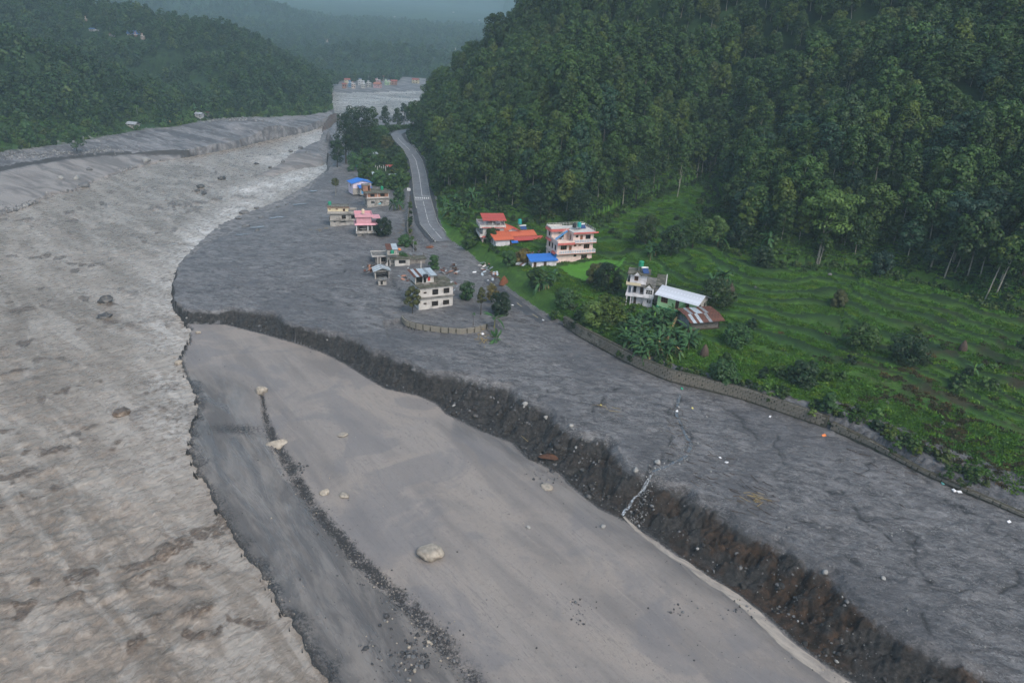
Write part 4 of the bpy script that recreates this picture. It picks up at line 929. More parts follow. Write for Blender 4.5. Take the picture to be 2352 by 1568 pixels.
# stones on the silt and along the ditch
pts = []; sc_ = []
q_ = np.array(DITCH)
for _ in range(2600):
    i = random.randrange(len(q_) - 1); t = random.random(); c = q_[i] * (1 - t) + q_[i + 1] * t; w = c[2]
    pts.append((c[0] + random.gauss(-.15 * w, w * .5), c[1] + random.gauss(-.1 * w, w * .5))); sc_.append(math.exp(random.gauss(-2.5, .5)))
sp = np.array(S_POLY)
for _ in range(3600):
    a = P(random.uniform(430, 2000), random.uniform(760, 1600), -6.3); pts.append((a[0], a[1])); sc_.append(math.exp(random.gauss(-2.9, .5)))
for (u, v, r, n) in [(1000, 1480, 4.5, 60), (940, 1520, 4, 60), (860, 1490, 3, 30), (1060, 910 + 30, 5, 50), (1330, 1390, 3, 25), (1250, 1095, 3, 40), (1700, 1400, 3, 30), (1560, 1400, 3, 15)]:
    c = P(u, v, -6.3)
    for _ in range(n): pts.append((c[0] + random.gauss(0, r * .5), c[1] + random.gauss(0, r * .5))); sc_.append(math.exp(random.gauss(-1.75, .4)))
for (u, v, r, n) in [(950, 1510, 3.2, 46), (985, 1470, 2.6, 22), (885, 1425, 1.5, 8), (690, 1075, 1.6, 16)]:
    c = P(u, v, -6.3)
    for _ in range(n): pts.append((c[0] + random.gauss(0, r * .5), c[1] + random.gauss(0, r * .5))); sc_.append(math.exp(random.gauss(-1.2, .3)))
for _ in range(3200):
    i = random.randrange(len(SAND_L) - 1); t = random.random(); a = P(SAND_L[i][0] * (1 - t) + SAND_L[i + 1][0] * t, SAND_L[i][1] * (1 - t) + SAND_L[i + 1][1] * t, -6.4)
    pts.append((a[0] + abs(random.gauss(0, .7)) - .1, a[1] + random.gauss(0, .4))); sc_.append(math.exp(random.gauss(-2.35, .4)))
pts = np.array(pts); z_, rg_, mk_ = terrain(pts[:, 0], pts[:, 1], True); okk = (rg_ == 1); pts, z_, sc_ = pts[okk], z_[okk], np.array(sc_)[okk]
DP = [rock_mesh('dark_pebble_mesh', 60 + i, [mat_plain('dark_gravel', (.05, .05, .052), .6, .4, 3), RK_G, RK_T][i], 1) for i in range(3)]
scatter('silt_gravel', np.stack([pts[:, 0], pts[:, 1], z_], 1), sc_, RNG.uniform(0, 6, len(pts)), RNG.choice([0, 1, 2], len(pts), p=[.6, .3, .1]), DP, 'scattered stones and gravel on the silt flat and its ditch', tilt=1)
# stones along the far beach and stream bed
pts = []; sc_ = []
for (u0, v0, u1, v1, n, w, s0) in [(0, 492, 165, 441, 500, 3, -.9), (165, 441, 215, 418, 60, 2, -.8), (280, 393, 489, 350, 350, 2.5, -.9), (0, 375, 290, 352, 500, 5, -1.0), (0, 345, 560, 300, 200, 20, -1.0), (600, 296, 480, 288, 420, 11, -.5), (20, 372, 250, 356, 260, 4, -.5)]:
    for _ in range(n):
        t = random.random(); a = P(u0 * (1 - t) + u1 * t, v0 * (1 - t) + v1 * t, -6.3); pts.append((a[0] + random.gauss(0, w), a[1] + random.gauss(0, w))); sc_.append(math.exp(random.gauss(s0, .4)))
pts = np.array(pts); z_, rg_, mk_ = terrain(pts[:, 0], pts[:, 1], True); okk = rg_ == 4
scatter('beach_stones', np.stack([pts[:, 0], pts[:, 1], z_], 1)[okk], np.array(sc_)[okk], RNG.uniform(0, 6, okk.sum()), RNG.choice([0, 1, 2], okk.sum(), p=[.45, .25, .3]), SMALL, 'stones strewn along the far gravel bank', tilt=1)
pts = []; sc_ = []
for cx in [[(1560, 905), (1550, 960), (1580, 1010), (1585, 1040), (1550, 1062), (1500, 1080), (1480, 1105)], [(1500, 1085), (1470, 1130), (1430, 1180)]]:
    for _ in range(420):
        i = random.randrange(len(cx) - 1); t = random.random(); a = P(cx[i][0] * (1 - t) + cx[i + 1][0] * t, cx[i][1] * (1 - t) + cx[i + 1][1] * t, 0); pts.append((a[0] + random.gauss(0, .9), a[1] + random.gauss(0, .9))); sc_.append(math.exp(random.gauss(-2.0, .4)))
for _ in range(11000):
    a = P(random.uniform(420, 2352), random.uniform(500, 1500), 0); pts.append((a[0], a[1])); sc_.append(math.exp(random.gauss(-2.45, .45)))
pts = np.array(pts); z_, rg_, mk_ = terrain(pts[:, 0], pts[:, 1], True); okk = (rg_ == 0) & (mk_['dr'] > 4)
scatter('mud_stones', np.stack([pts[:, 0], pts[:, 1], z_], 1)[okk], np.array(sc_)[okk], RNG.uniform(0, 6, okk.sum()), RNG.choice([0, 1, 2], okk.sum(), p=[.45, .25, .3]), SMALL, 'small stones of the stream bed and the grey mud flow', tilt=1)
# ------------------------------------------------------------------ trees and plants of the middle ground
SHRUB = [crown_mesh('shrub_mesh', 1.2, 1.5, 7, 260, .42, 500 + i, .1) for i in range(4)]
for i, me in enumerate(SHRUB): me.materials.append([LEAF, LEAF2, LEAFD, LEAF][i])
TUFT = []
for i in range(3):
    rg_ = np.random.default_rng(600 + i); n = 60; p = rg_.normal(size=(n, 3)) * [.45, .45, .1] + [0, 0, .22]; nn = rg_.normal(size=(n, 3)) * [1, 1, .35]
    v, q = leaf_quads(p, nn, .42, rg_, .5); me = np_mesh('grass_tuft_mesh', v, q, dict(tint=np.repeat(rg_.random(n), 4)), smooth=False)
    me.materials.append([mat_leaf('grass_blade', (.036, .100, .010), (.078, .175, .015)), mat_leaf('bright_grass', (.042, .125, .011), (.075, .190, .020)), mat_leaf('dry_grass', (.040, .036, .016), (.075, .068, .030))][i]); TUFT.append(me)
x, y = jgrid(-120, 200, 90, 480, 1.05)
z, rg, mk = terrain(x, y, True); nz = fbm(x, y, 14, 3, 350)
ok = ((rg == 2) | (rg == 3)) & in_view(x, y, z, 220, -40) & (mk['terr'] < .5) & ~inside(x, y, RICE)
ok &= (rg == 2) | (mk['dF'] < 25)
ok &= ~((mk['dB'] < 2.6) & (x > 28) & (y < 178)) & (mk['dr'] > 6) & (np.hypot(x, y) < 420)
ok &= RNG.random(len(x)) < .8
x, y, z, nz, mB = x[ok], y[ok], z[ok], nz[ok], mk['dB'][ok]
dry = (sst(190, 145, y) * sst(60, 95, x) * sst(-.1, .2, nz + fbm(x, y, 3, 2, 9) * .5)) > RNG.random(len(x))
var = np.where(dry, 2, np.where(RNG.random(len(x)) < sst(.0, .25, nz) * .7 + .08, 1, 0))
print('tufts', len(x))
scatter('field_grass', np.stack([x, y, z], 1), RNG.uniform(.6, 1.3, len(x)), RNG.uniform(0, 6.28, len(x)), var, TUFT, 'grass and young rice on the terraces and banks of the green slope')
x, y = jgrid(-130, 230, 90, 600, 2.3)
z, rg, mk = terrain(x, y, True); nz = fbm(x, y, 16, 3, 360)
pr_ = np.zeros(len(x)); veg = (rg == 2) | ((rg == 3) & (mk['dF'] < 30)); left_kn = veg & (x < -30) & (mk['dr'] < 49)
pr_ = np.where(veg, sst(.30, .5, nz) * .5 * (mk['dB'] > 4), 0)
pr_ = np.where(veg & (mk['dB'] < 9) & (y > 165), .75, pr_)
pr_ = np.where(veg & (mk['dF'] < 9), np.maximum(pr_, .55), pr_)
pr_ = np.where((rg == 3) & (mk['dF'] < 30), .8, pr_)
pr_ = np.where(veg & (y < 190) & (x > 30) & (mk['dB'] > 4) & (mk['dB'] < 34), np.maximum(pr_, sst(.08, .4, nz) * .8), pr_)
wz_ = (x > 28) & (y < 178) & (rg == 2) & (mk['dB'] > .9) & (mk['dB'] < 3.6); pr_ = np.where(wz_ & (nz > -.15), .5, pr_)
pr_ = np.where(left_kn & (y > 340), .95, pr_)
ok_r = inside(x, y, RICE)
rice = ok_r | inside(x, y, W3([(1270, 605, 5.5), (1430, 592, 6), (1400, 640, 5), (1330, 640, 4.5)])); 
HOUSEPTS = []
ok = veg & (RNG.random(len(x)) < pr_) & in_view(x, y, z, 220, -40) & (mk['dr'] > 6.3) & ~rice
x, y, z = x[ok], y[ok], z[ok]; BUSH = (x, y, z)
# ------------------------------------------------------------------ buildings
def wallmat(name, c, dirt=(.09, .085, .08), amt=.55): return mat_plain(name, c, .85, .15, .7, stain=dirt, stain_amt=amt, bump=.15, mudline=True)
W_GREY = wallmat('weathered_cement', (.36, .34, .31), (.13, .12, .11), .75); W_PALE = wallmat('pale_cement', (.50, .48, .45), (.20, .19, .18)); W_WHITE = wallmat('white_wall', (.66, .65, .67), (.33, .32, .32), .5)
W_PINK = wallmat('pink_wall', (.60, .31, .35), (.45, .22, .25), .35); W_CREAM = wallmat('cream_wall', (.60, .52, .36), (.35, .3, .22), .3); W_PEACH = wallmat('peach_wall', (.72, .56, .50), (.5, .38, .34), .3)
W_LILAC = wallmat('pale_lilac_wall', (.70, .60, .68), (.45, .4, .42), .3); W_GREEN = wallmat('light_green_wall', (.42, .66, .34), (.3, .45, .26), .3); W_BRICK = wallmat('bare_brick', (.33, .17, .115), (.15, .11, .09), .5)
W_BLUE = wallmat('blue_wall', (.10, .30, .52), (.08, .2, .35), .3); W_PURP = wallmat('lilac_band', (.38, .26, .42)); W_MUD = wallmat('mud_stained_wall', (.24, .22, .20), (.08, .07, .06), .8)
R_RED = mat_plain('red_sheet_roof', (.42, .075, .06), .6, .2, .8, stain=(.30, .09, .06), stain_amt=.5, bump=.1); R_ORG = mat_plain('orange_red_roof', (.48, .12, .06), .6, .2, .8, bump=.1)
R_TRIM = mat_plain('red_trim', (.36, .085, .072), .7, .2, 1); R_BLUE = mat_plain('blue_sheet_roof', (.035, .15, .46), .5, .15, .8, bump=.1)
R_TIN = mat_plain('tin_sheet', (.38, .44, .48), .45, .25, 1, stain=(.22, .22, .22), bump=.1); R_TIN2 = mat_plain('dull_tin_sheet', (.22, .25, .27), .5, .3, 1, stain=(.12, .10, .08)); R_RUST = mat_plain('rusted_sheet', (.13, .055, .038), .8, .4, 1, stain=(.05, .03, .025), bump=.3)
R_WTIN = mat_plain('white_tin_sheet', (.50, .53, .58), .45, .2, .6, stain=(.33, .35, .38), bump=.1)
SLAB = mat_plain('cement_slab', (.20, .19, .175), .9, .35, .9, stain=(.05, .05, .04), stain_amt=.8); SLABD = mat_plain('mossy_roof', (.085, .085, .06), .95, .5, 1.1, stain=(.22, .20, .17), stain_amt=.7, bump=.6)
GLASS = mat_plain('dark_glass', (.012, .014, .016), .12, .1, 1, spec=.6, bump=0); WOODD = mat_plain('dark_wood', (.06, .035, .022), .7, .3, 3); WOODR = mat_plain('brown_door_wood', (.26, .10, .05), .7, .25, 2)
WHT = mat_plain('white_paint', (.68, .68, .67), .6, .12, 2); TANKG = mat_plain('green_tank', (.02, .24, .13), .45, .2, 2); TANKT = mat_plain('teal_tank', (.02, .30, .27), .45, .2, 2); TANKK = mat_plain('black_tank', (.015, .015, .017), .4, .2, 2, spec=.5); TANKC = mat_plain('cream_tank', (.62, .50, .36), .5, .15, 2)
STEEL = mat_plain('galvanised_steel', (.42, .44, .46), .4, .15, 3, metal=.6); SOLAR = mat_plain('solar_glass', (.03, .06, .16), .15, .1, 2, spec=.6); LBLUE = mat_plain('light_blue_panel', (.30, .42, .55), .7, .2, 2); RAILM = mat_plain('railing_metal', (.30, .31, .33), .5, .2, 3)
BLUEP = mat_plain('blue_paint', (.08, .30, .60), .6, .15, 2)
IN_SHADE = mat_plain('painted_interior_shade', (.05, .048, .045), .95)  # near-black paint, shade of the open interiors put into the colour
class House:
    def __init__(s, name, label, loc, yaw, cat='house', group=None, base=None, clear=None):
        s.r = empty(name, tuple(loc), radians(yaw), label, cat, group); s.loc = loc; s.yaw = radians(yaw)
    def wld(s, x, y): return s.loc[0] + x * cos(s.yaw) - y * sin(s.yaw), s.loc[1] + x * sin(s.yaw) + y * cos(s.yaw)
    def clear(s, x, y, r): a = s.wld(x, y); HOUSEPTS.append((a[0], a[1], r)); return s
    def frame(s, x0, x1, y0, y1):
        def f(face, a, out, z):
            return {'F': (x0 + a, y0 - out, z), 'B': (x0 + a, y1 + out, z), 'L': (x0 - out, y0 + a, z), 'R': (x1 + out, y0 + a, z)}[face]
        return f
    def shell(s, x0, x1, y0, y1, z0, z1, mat, holes=None, name='wall', label=None, th=.22):
        b = B(); f = s.frame(x0, x1, y0, y1); holes = holes or {}
        for face, ln in (('F', x1 - x0), ('B', x1 - x0), ('L', y1 - y0), ('R', y1 - y0)):
            hs = sorted(holes.get(face, [])); lo = 0.0 if face in 'FB' else th; hi = ln if face in 'FB' else ln - th
            cuts = sorted({lo, hi, *[max(lo, h[0]) for h in hs], *[min(hi, h[1]) for h in hs]})
            for a, c in zip(cuts, cuts[1:]):
                zz = [z0]
                for h in sorted(hs, key=lambda q: q[2]):
                    if h[0] <= a + 1e-6 and h[1] >= c - 1e-6: zz += [h[2], h[3]]
                zz.append(z1)
                for i in range(0, len(zz), 2):
                    if zz[i + 1] - zz[i] < .01: continue
                    p = [f(face, a, 0, zz[i]), f(face, c, -th, zz[i + 1])]
                    b.box(min(p[0][0], p[1][0]), max(p[0][0], p[1][0]), min(p[0][1], p[1][1]), max(p[0][1], p[1][1]), zz[i], zz[i + 1])
        o = b.put(name, mat, s.r)
        if label: o['label'] = label
        return f
    def box(s, name, mat, x0, x1, y0, y1, z0, z1, label=None, parent=None):
        o = B().box(x0, x1, y0, y1, z0, z1).put(name, mat, parent or s.r)
        if label: o['label'] = label
        return o
    def win(s, f, face, a0, a1, z0, z1, fm=None, nv=2, nh=1, glass=None, rec=.1, name='window', wf=.07, bars=True):
        """frame with mullions set in the opening, the pane behind it as a sub-part"""
        b = B(); fm = fm or WOODD
        def bx(a, c, o0, o1, u, v):
            p = f(face, a, -o0, u); q = f(face, c, -o1, v); b.box(min(p[0], q[0]), max(p[0], q[0]), min(p[1], q[1]), max(p[1], q[1]), u, v)
        e = -.03
        bx(a0, a0 + wf, e, .08, z0, z1); bx(a1 - wf, a1, e, .08, z0, z1); bx(a0 + wf, a1 - wf, e, .08, z0, z0 + wf); bx(a0 + wf, a1 - wf, e, .08, z1 - wf, z1)
        for i in range(1, nv): c = a0 + (a1 - a0) * i / nv; bx(c - .03, c + .03, .0, .06, z0 + wf, z1 - wf)
        for i in range(1, nh): c = z0 + (z1 - z0) * i / nh; bx(a0 + wf, a1 - wf, .015, .055, c - .03, c + .03)
        o = b.put(name, fm, s.r)
        g = B(); p = f(face, a0 + wf, -rec, z0 + wf); q = f(face, a1 - wf, -rec - .02, z1 - wf)
        g.box(min(p[0], q[0]), max(p[0], q[0]), min(p[1], q[1]), max(p[1], q[1]), z0 + wf, z1 - wf); g.put('pane', glass or GLASS, o); return o
    def door(s, f, face, a0, a1, z0, z1, mat):
        g = B(); p = f(face, a0 + .02, -.08, z0); q = f(face, a1 - .02, -.14, z1); g.box(min(p[0], q[0]), max(p[0], q[0]), min(p[1], q[1]), max(p[1], q[1]), z0, z1 - .02)
        o = g.put('door', mat, s.r); h = B(); p = f(face, a0 + .14, -.02, z0 + 1); q = f(face, a0 + .2, -.08, z0 + 1.12); h.box(min(p[0], q[0]), max(p[0], q[0]), min(p[1], q[1]), max(p[1], q[1]), z0 + 1, z0 + 1.12); h.put('handle', STEEL, o)
    def sheets(s, e0, e1, r0, n, mats, th=.04, name='roof_sheet', ribs=4):
        """roof slope split in sheets from eave corner e0 along to e1, rising to r0"""
        e0, e1, r0 = map(lambda q: np.array(q, float), (e0, e1, r0)); ax = (e1 - e0) / n; up = r0 - e0; nn = np.cross(ax, up); nn /= np.linalg.norm(nn)
        nn = nn if nn[2] > 0 else -nn
        b = B(); k = ribs * 2
        for i in range(k):
            h0 = .05 * (i % 2); h1 = .05 * ((i + 1) % 2)
            a = ax * (i / k) + nn * h0; c = ax * ((i + 1) / k) + nn * h1; b.quad(tuple(a), tuple(c), tuple(c + up), tuple(a + up)); 
            b.quad(tuple(a - nn * th), tuple(a + up - nn * th), tuple(c + up - nn * th), tuple(c - nn * th)); b.quad(tuple(a - nn * th), tuple(c - nn * th), tuple(c), tuple(a))
        ms = {}
        for i in range(n):
            m_ = mats[i % len(mats)] if len(mats) != n else mats[i]
            if m_.name not in ms: ms[m_.name] = b.mesh('roof_sheet', m_)
            link(name, ms[m_.name], None, s.r, loc=tuple(e0 + ax * i + nn * (.012 * (i % 2))))
    def rail(s, pts, h, step=1.0, mat=None, name='railing', r=.03, nrail=2):
        b = B(); mat = mat or RAILM
        for p, q in zip(pts, pts[1:]):
            p, q = np.array(p, float), np.array(q, float); L = np.linalg.norm(q - p); n = max(1, int(L / step))
            for i in range(n + 1): c = p + (q - p) * i / n; b.tube(c, c + [0, 0, h], r, n=4)
            for k in range(nrail): z = h * (1 - k * .45); b.tube(p + [0, 0, z], q + [0, 0, z], r, n=4)
        return b.put(name, mat, s.r)
    def parapet(s, x0, x1, y0, y1, z, h, mat, th=.15, name='parapet', sides='FBLR'):
        b = B()
        if 'F' in sides: b.box(x0, x1, y0, y0 + th, z, z + h)
        if 'B' in sides: b.box(x0, x1, y1 - th, y1, z, z + h)
        if 'L' in sides: b.box(x0, x0 + th, y0 + th, y1 - th, z, z + h)
        if 'R' in sides: b.box(x1 - th, x1, y0 + th, y1 - th, z, z + h)
        return b.put(name, mat, s.r)
    def trim(s, x0, x1, y0, y1, z, out, mat, drop=.5, name='eave', sides='FL', top=.12):
        """sloping concrete eave running round the given sides"""
        for sd in sides:
            b = B()
            if sd == 'F': b.prism([(x0 - out, y0 - out, z - drop), (x0 - out, y0 - out, z - drop + .1), (x0, y0 + .02, z + top), (x0, y0 + .02, z - .1)], (x1 - x0 + 2 * out if 'R' in sides else x1 - x0 + out, 0, 0))
            if sd == 'L': b.prism([(x0 - out, y0 - out * .98, z - drop - .004), (x0 - out, y0 - out * .98, z - drop + .094), (x0 + .02, y0, z + top - .01), (x0 + .02, y0, z - .11)], (0, y1 - y0, 0))
            if sd == 'R': b.prism([(x1 + out, y0 - out * .98, z - drop - .004), (x1 + out, y0 - out * .98, z - drop + .094), (x1 - .02, y0, z + top - .01), (x1 - .02, y0, z - .11)], (0, y1 - y0, 0))
            b.put(name, mat, s.r)
def tank(loc, mat, label, r=.65, h=1.5, stand=0.0, yaw=0, cat='water tank'):
    t = empty('water_tank', loc, yaw, label, cat)
    z = stand; pf = [(r * .97, 0), (r, .06)]
    for k in range(4): zz = h * (.12 + k * .19); pf += [(r, zz), (r * .96, zz + h * .03), (r * .96, zz + h * .07), (r, zz + h * .1)]
    pf += [(r, h * .86), (r * .75, h * .96), (r * .34, h)]
    B().lathe((0, 0, z), pf).put('tank_body', mat, t, True); B().lathe((0, 0, z + h - .02), [(r * .33, 0), (r * .33, .1), (r * .1, .14)]).put('lid', mat, t)
    if stand:
        b = B()
        for sx in (-1, 1):
            for sy in (-1, 1): b.tube((sx * r * .7, sy * r * .7, 0), (sx * r * .7, sy * r * .7, stand - .06), .05, n=5)
        b.box(-r * .85, r * .85, -r * .85, r * .85, stand - .06, stand); b.put('stand', STEEL, t)
    return t
def solar(loc, yaw, label, w=1.5, l=1.8):
    t = empty('solar_water_heater', loc, yaw, label, 'solar heater')
    B().prism([(-w / 2, 0, .15), (w / 2, 0, .15), (w / 2, l * .8, 1.1), (-w / 2, l * .8, 1.1)], (0, -.03, .07)).put('collector_panel', SOLAR, t)
    B().tube((-w / 2 - .1, l * .85, 1.3), (w / 2 + .1, l * .85, 1.3), .25, n=12).put('hot_water_drum', WHT, t, True)
    b = B()
    for sx in (-1, 1): b.tube((sx * w * .45, l * .85, 0), (sx * w * .45, l * .85, 1.1), .035, n=4); b.tube((sx * w * .45, 0, 0), (sx * w * .45, 0, .15), .035, n=4)
    b.put('stand', STEEL, t); return t
def dish(loc, yaw, label):
    t = empty('satellite_dish', loc, yaw, label, 'satellite dish'); b = B(); n = 14
    for k, (r, d) in enumerate(((.05, 0), (.25, .04), (.42, .12))): 
        for j in range(n): b.v.append((r * cos(2 * pi * j / n), -d - .15, .8 + r * sin(2 * pi * j / n)))
    for i in range(2):
        for j in range(n): b.f.append((i * n + j, i * n + (j + 1) % n, (i + 1) * n + (j + 1) % n, (i + 1) * n + j))
    b.put('reflector', STEEL, t); B().tube((0, 0, 0), (0, -.13, .8), .03, n=5).put('mast', RAILM, t); B().tube((0, -.15, .5), (0, -.65, .8), .02, n=4).put('feed_arm', RAILM, t)
def at_house(h, x, y, z): a = h.wld(x, y); return (a[0], a[1], h.loc[2] + z)

# A: grey two storey house on the mud
A = House('cement_house', 'weathered two storey cement house standing in the mud above the curved wall', (-26.9, 194.6, -.15), 27)
w, d = 10.2, 7.6
WA_ = [(1.3, 2.2, 4.35, 4.85), (3.9, 5.7, 3.75, 5.35), (7.3, 9.1, 3.85, 5.4)]; WB_ = [(1.3, 2.2, 1.1, 1.55), (3.8, 5.7, .35, 1.75), (7.2, 9.1, .4, 1.75)]
f = A.shell(0, w, 0, d, -1.2, 2.95, W_PALE, {'F': WB_, 'L': [(1.6, 2.8, .3, 1.7), (4.6, 5.6, -.5, 1.7)]})
for q in WB_: A.win(f, 'F', *q, nv=(4 if q[1] - q[0] > 1 else 2), nh=2)
A.win(f, 'L', 1.6, 2.8, .3, 1.7, nv=3); A.door(f, 'L', 4.6, 5.6, -.5, 1.7, WOODD)
A.box('floor_slab', SLAB, -.35, w + .45, -.5, d + .1, 2.95, 3.25)
f = A.shell(0, w, 0, d, 3.25, 6.2, W_PALE, {'F': WA_, 'L': [(1.6, 2.8, 3.9, 5.3), (4.4, 5.6, 3.9, 5.3)]})
for q in WA_: A.win(f, 'F', *q, nv=(4 if q[1] - q[0] > 1 else 2), nh=2)
A.win(f, 'L', 1.6, 2.8, 3.9, 5.3, nv=3); A.win(f, 'L', 4.4, 5.6, 3.9, 5.3, nv=3)
A.box('roof_slab', SLABD, -.5, w + .5, -.55, d + .3, 6.2, 6.45)
A.box('drain_pipe', WHT, -.16, -.08, -.16, -.08, -1, 6.2)
f = A.shell(-.2, 5.4, 3.0, 7.6, 6.452, 8.6, W_PALE, {'F': [(.3, 2.2, 6.5, 8.4), (2.55, 3.3, 6.5, 8.3)]}, 'roof_room_wall')
A.box('room_shade_panel', IN_SHADE, .0, 5.2, 4.6, 4.7, 6.46, 8.55)  # dark panel standing in for the shade inside the roof room
A.sheets((-.9, 2.1, 8.75), (6.1, 2.1, 8.75), (-.9, 8.1, 9.2), 8, [R_RUST, R_TIN, R_RUST, R_TIN, R_TIN, R_TIN2, R_TIN, R_TIN])
A.box('stair_block', SLAB, 1.5, 3.6, 1.2, 1.9, 6.452, 6.8); A.box('red_curtain', mat_plain('red_cloth', (.45, .03, .03), .9, .2), 3.6, 4.3, 2.93, 2.98, 7.0, 8.2)
tank(at_house(A, 2.6, 2.2, 8.4), TANKK, 'black water tank on the roof room of the weathered cement house', .75, .9)
dish(at_house(A, 9.6, .3, 6.45), .5, 'small satellite dish on the right roof corner of the weathered cement house'); A.clear(5, 4, 8)
for k in range(9):
    c = (random.uniform(5.8, 9.8), random.uniform(1, 7)); a = at_house(A, c[0], c[1], 6.46)
    tag(B().box(-.6, .6, -.08, .08, 0, .08).put('plank', WOODD, loc=a, rot=(0, random.uniform(-.1, .1), random.uniform(0, 3))), 'loose dark plank among the litter on the weathered cement house roof', 'plank', 'planks on the cement house roof')
# B: grey house with cream top storey
q = P(756.5, 513, -.6)
H_ = House('half_buried_house', 'grey two storey house with cream top storey and buried ground floor', (q[0], q[1], -.6), 14); w = 10.6; d = 6.5
f = H_.shell(.3, w, .3, d, -1.5, .85, W_GREY, {'F': [(1.4, 2.2, .2, .7), (4.2, 6.1, .15, .6)]})
H_.box('lower_slab', SLAB, 0, w + .1, 0, d + .1, .85, 1.1)
wn_ = [(4.6, 6.2, 1.75, 3.2), (8.3, 9.9, 1.75, 3.2)]; f = H_.shell(.3, w, .3, d, 1.1, 3.75, W_GREY, {'F': wn_})
for k in wn_: H_.win(f, 'F', *k, nv=4)
H_.box('middle_slab', SLAB, -.6, w + .3, -.35, d + .2, 3.75, 3.95); H_.parapet(-.6, w + .3, -.35, d + .2, 3.952, .85, W_GREY)
wn_ = [(.6, 1.2, 5.3, 5.7), (3.1, 4.0, 5.35, 5.75), (5.9, 6.8, 4.75, 5.8)]; f = H_.shell(-.45, 7.6, .6, 5.4, 3.956, 6.3, W_CREAM, {'F': wn_}, 'upper_wall')
for k in wn_: H_.win(f, 'F', *k, nv=2, fm=WOODR)
H_.box('top_roof', SLABD, -.75, 7.9, .2, 5.7, 6.3, 6.55); H_.box('roof_edge', W_BRICK, -.78, 7.93, .15, .2, 6.25, 6.5)
tank(at_house(H_, .4, 4.2, 6.55), TANKG, 'green water tank on the cream topped grey house', .7, 1.3); H_.rail([(-.5, .4, 6.55), (2.5, .4, 6.55), (7.6, .4, 6.55)], .7, 1.5)
# C: pink house
q = P(820.5, 543, -.7)
H_ = House('pink_house', 'pink house with open flooded lower storey beside a round dark tree', (q[0], q[1], -.7), 16); w = 8.2; d = 6
f = H_.shell(0, w, 0, d, -1.2, 1.2, W_MUD, {'F': [(1.6, 3.4, .0, .6), (4.5, 5.4, .1, 1.0), (5.7, 7.9, .1, 1.0)]}); H_.box('porch_slab', W_GREY, -.5, w + .3, -.5, d, 1.2, 1.4)
H_.parapet(-.4, w + .2, -.4, d, 1.402, .75, W_GREY)
for px in (-.3, 3.9, 5.4, 8.0): H_.box('pillar', WHT, px, px + .28, -.35, -.07, 2.152, 4.35)
H_.shell(0, w, 2.2, d, 1.404, 4.35, W_MUD, {'F': [(1, 1.9, 1.45, 3.5), (5.8, 7, 2.3, 3.6)]}); H_.box('fallen_beam', W_GREY, 1.2, 3.4, .6, .8, 2.6, 2.8)
H_.box('upper_slab', W_PINK, -.7, w + .4, -.6, d + .1, 4.35, 4.6); H_.trim(-.5, w + .2, -.5, d, 4.95, .35, W_PINK, .5, 'pink_eave', 'FL')
f = H_.shell(-.1, 5.4, 0, d, 4.602, 7.4, W_PINK, {}, 'upper_wall'); H_.box('roof_slab', W_PINK, -.7, 5.9, -.6, d + .2, 7.4, 7.6); H_.parapet(-.7, 5.9, -.6, d + .2, 7.602, .8, W_PINK)
H_.box('side_terrace', W_PINK, 5.902, w + .6, .5, d, 6.7, 6.95)
tank(at_house(H_, 2.6, 3.0, 8.0), TANKC, 'cream water tank on the flat roof of the pink house', .6, 1.7)
# D: lilac white house with blue roof
q = P(810.5, 434.5, 1.0)
D_ = House('blue_roofed_house', 'pale lilac house with blue gabled sheet roof by the mud edge', (q[0], q[1], -.2), 30); w = 9; d = 7
f = D_.shell(0, w, 0, d, -1.5, 3.7, W_LILAC, {'L': [(2.5, 3.5, 1.8, 3.2)]}); D_.win(f, 'L', 2.5, 3.5, 1.8, 3.2)
D_.box('stained_plinth', W_GREY, -.04, w + .04, -.04, -.002, -1.5, 1.5)
D_.sheets((-.7, -.6, 3.75), (-.7, d + .6, 3.75), (w / 2, -.6, 5.1), 6, [R_BLUE]); D_.sheets((w + .7, -.6, 3.75), (w + .7, d + .6, 3.75), (w / 2, -.6, 5.1), 6, [R_BLUE])
for yy in (0, d - .2): B().prism([(0, yy, 3.702), (w, yy, 3.702), (w / 2, yy, 4.95)], (0, .2, 0)).put('gable', W_LILAC, D_.r)
E_ = House('lean_to', 'low lean-to with blue sheet roof in front of the pale lilac house', (D_.wld(2.4, -3.6)[0], D_.wld(2.4, -3.6)[1], -.2), 30, 'shed')
f = E_.shell(0, 5.5, 0, 3.3, -1, 2.1, W_GREY, {'F': [(.6, 1.5, -.5, 1.7), (2.4, 3.2, .3, 1.6)], 'L': [(.7, 1.9, -.5, 1.7)]}); E_.sheets((-.4, -.6, 2.2), (5.7, -.6, 2.2), (-.4, 3.4, 3.1), 6, [R_BLUE]); E_.door(f, 'F', .6, 1.5, -.5, 1.7, W_BLUE)
# E: grey brick house
q = P(843.5, 470.5, -.3)
H_ = House('brick_house', 'half plastered brick house with green tank and weedy flat roof', (q[0], q[1], -.4), 24); w = 9.8; d = 7.5
wn_ = [(1.6, 3.4, .35, 1.8), (5.6, 7.0, .2, 1.7)]; f = H_.shell(0, w, 0, d, -1.2, 2.6, W_GREY, {'F': wn_, 'L': [(.8, 1.6, .1, 1.8), (2.6, 3.4, -.5, 1.8)]})
for k in wn_: H_.win(f, 'F', *k, nv=3, fm=WHT)
H_.box('belt_slab', SLAB, -.7, w + .3, -.4, d + .2, 2.6, 2.85)
wn_ = [(1.5, 3.4, 3.6, 4.8), (5.9, 7.9, 3.65, 4.85)]; f = H_.shell(0, w, 0, d, 2.85, 5.2, W_BRICK, {'F': wn_, 'L': [(1, 2, 3.6, 4.8)]}, 'brick_wall')
for k in wn_: H_.win(f, 'F', *k, nv=4, fm=WOODD)
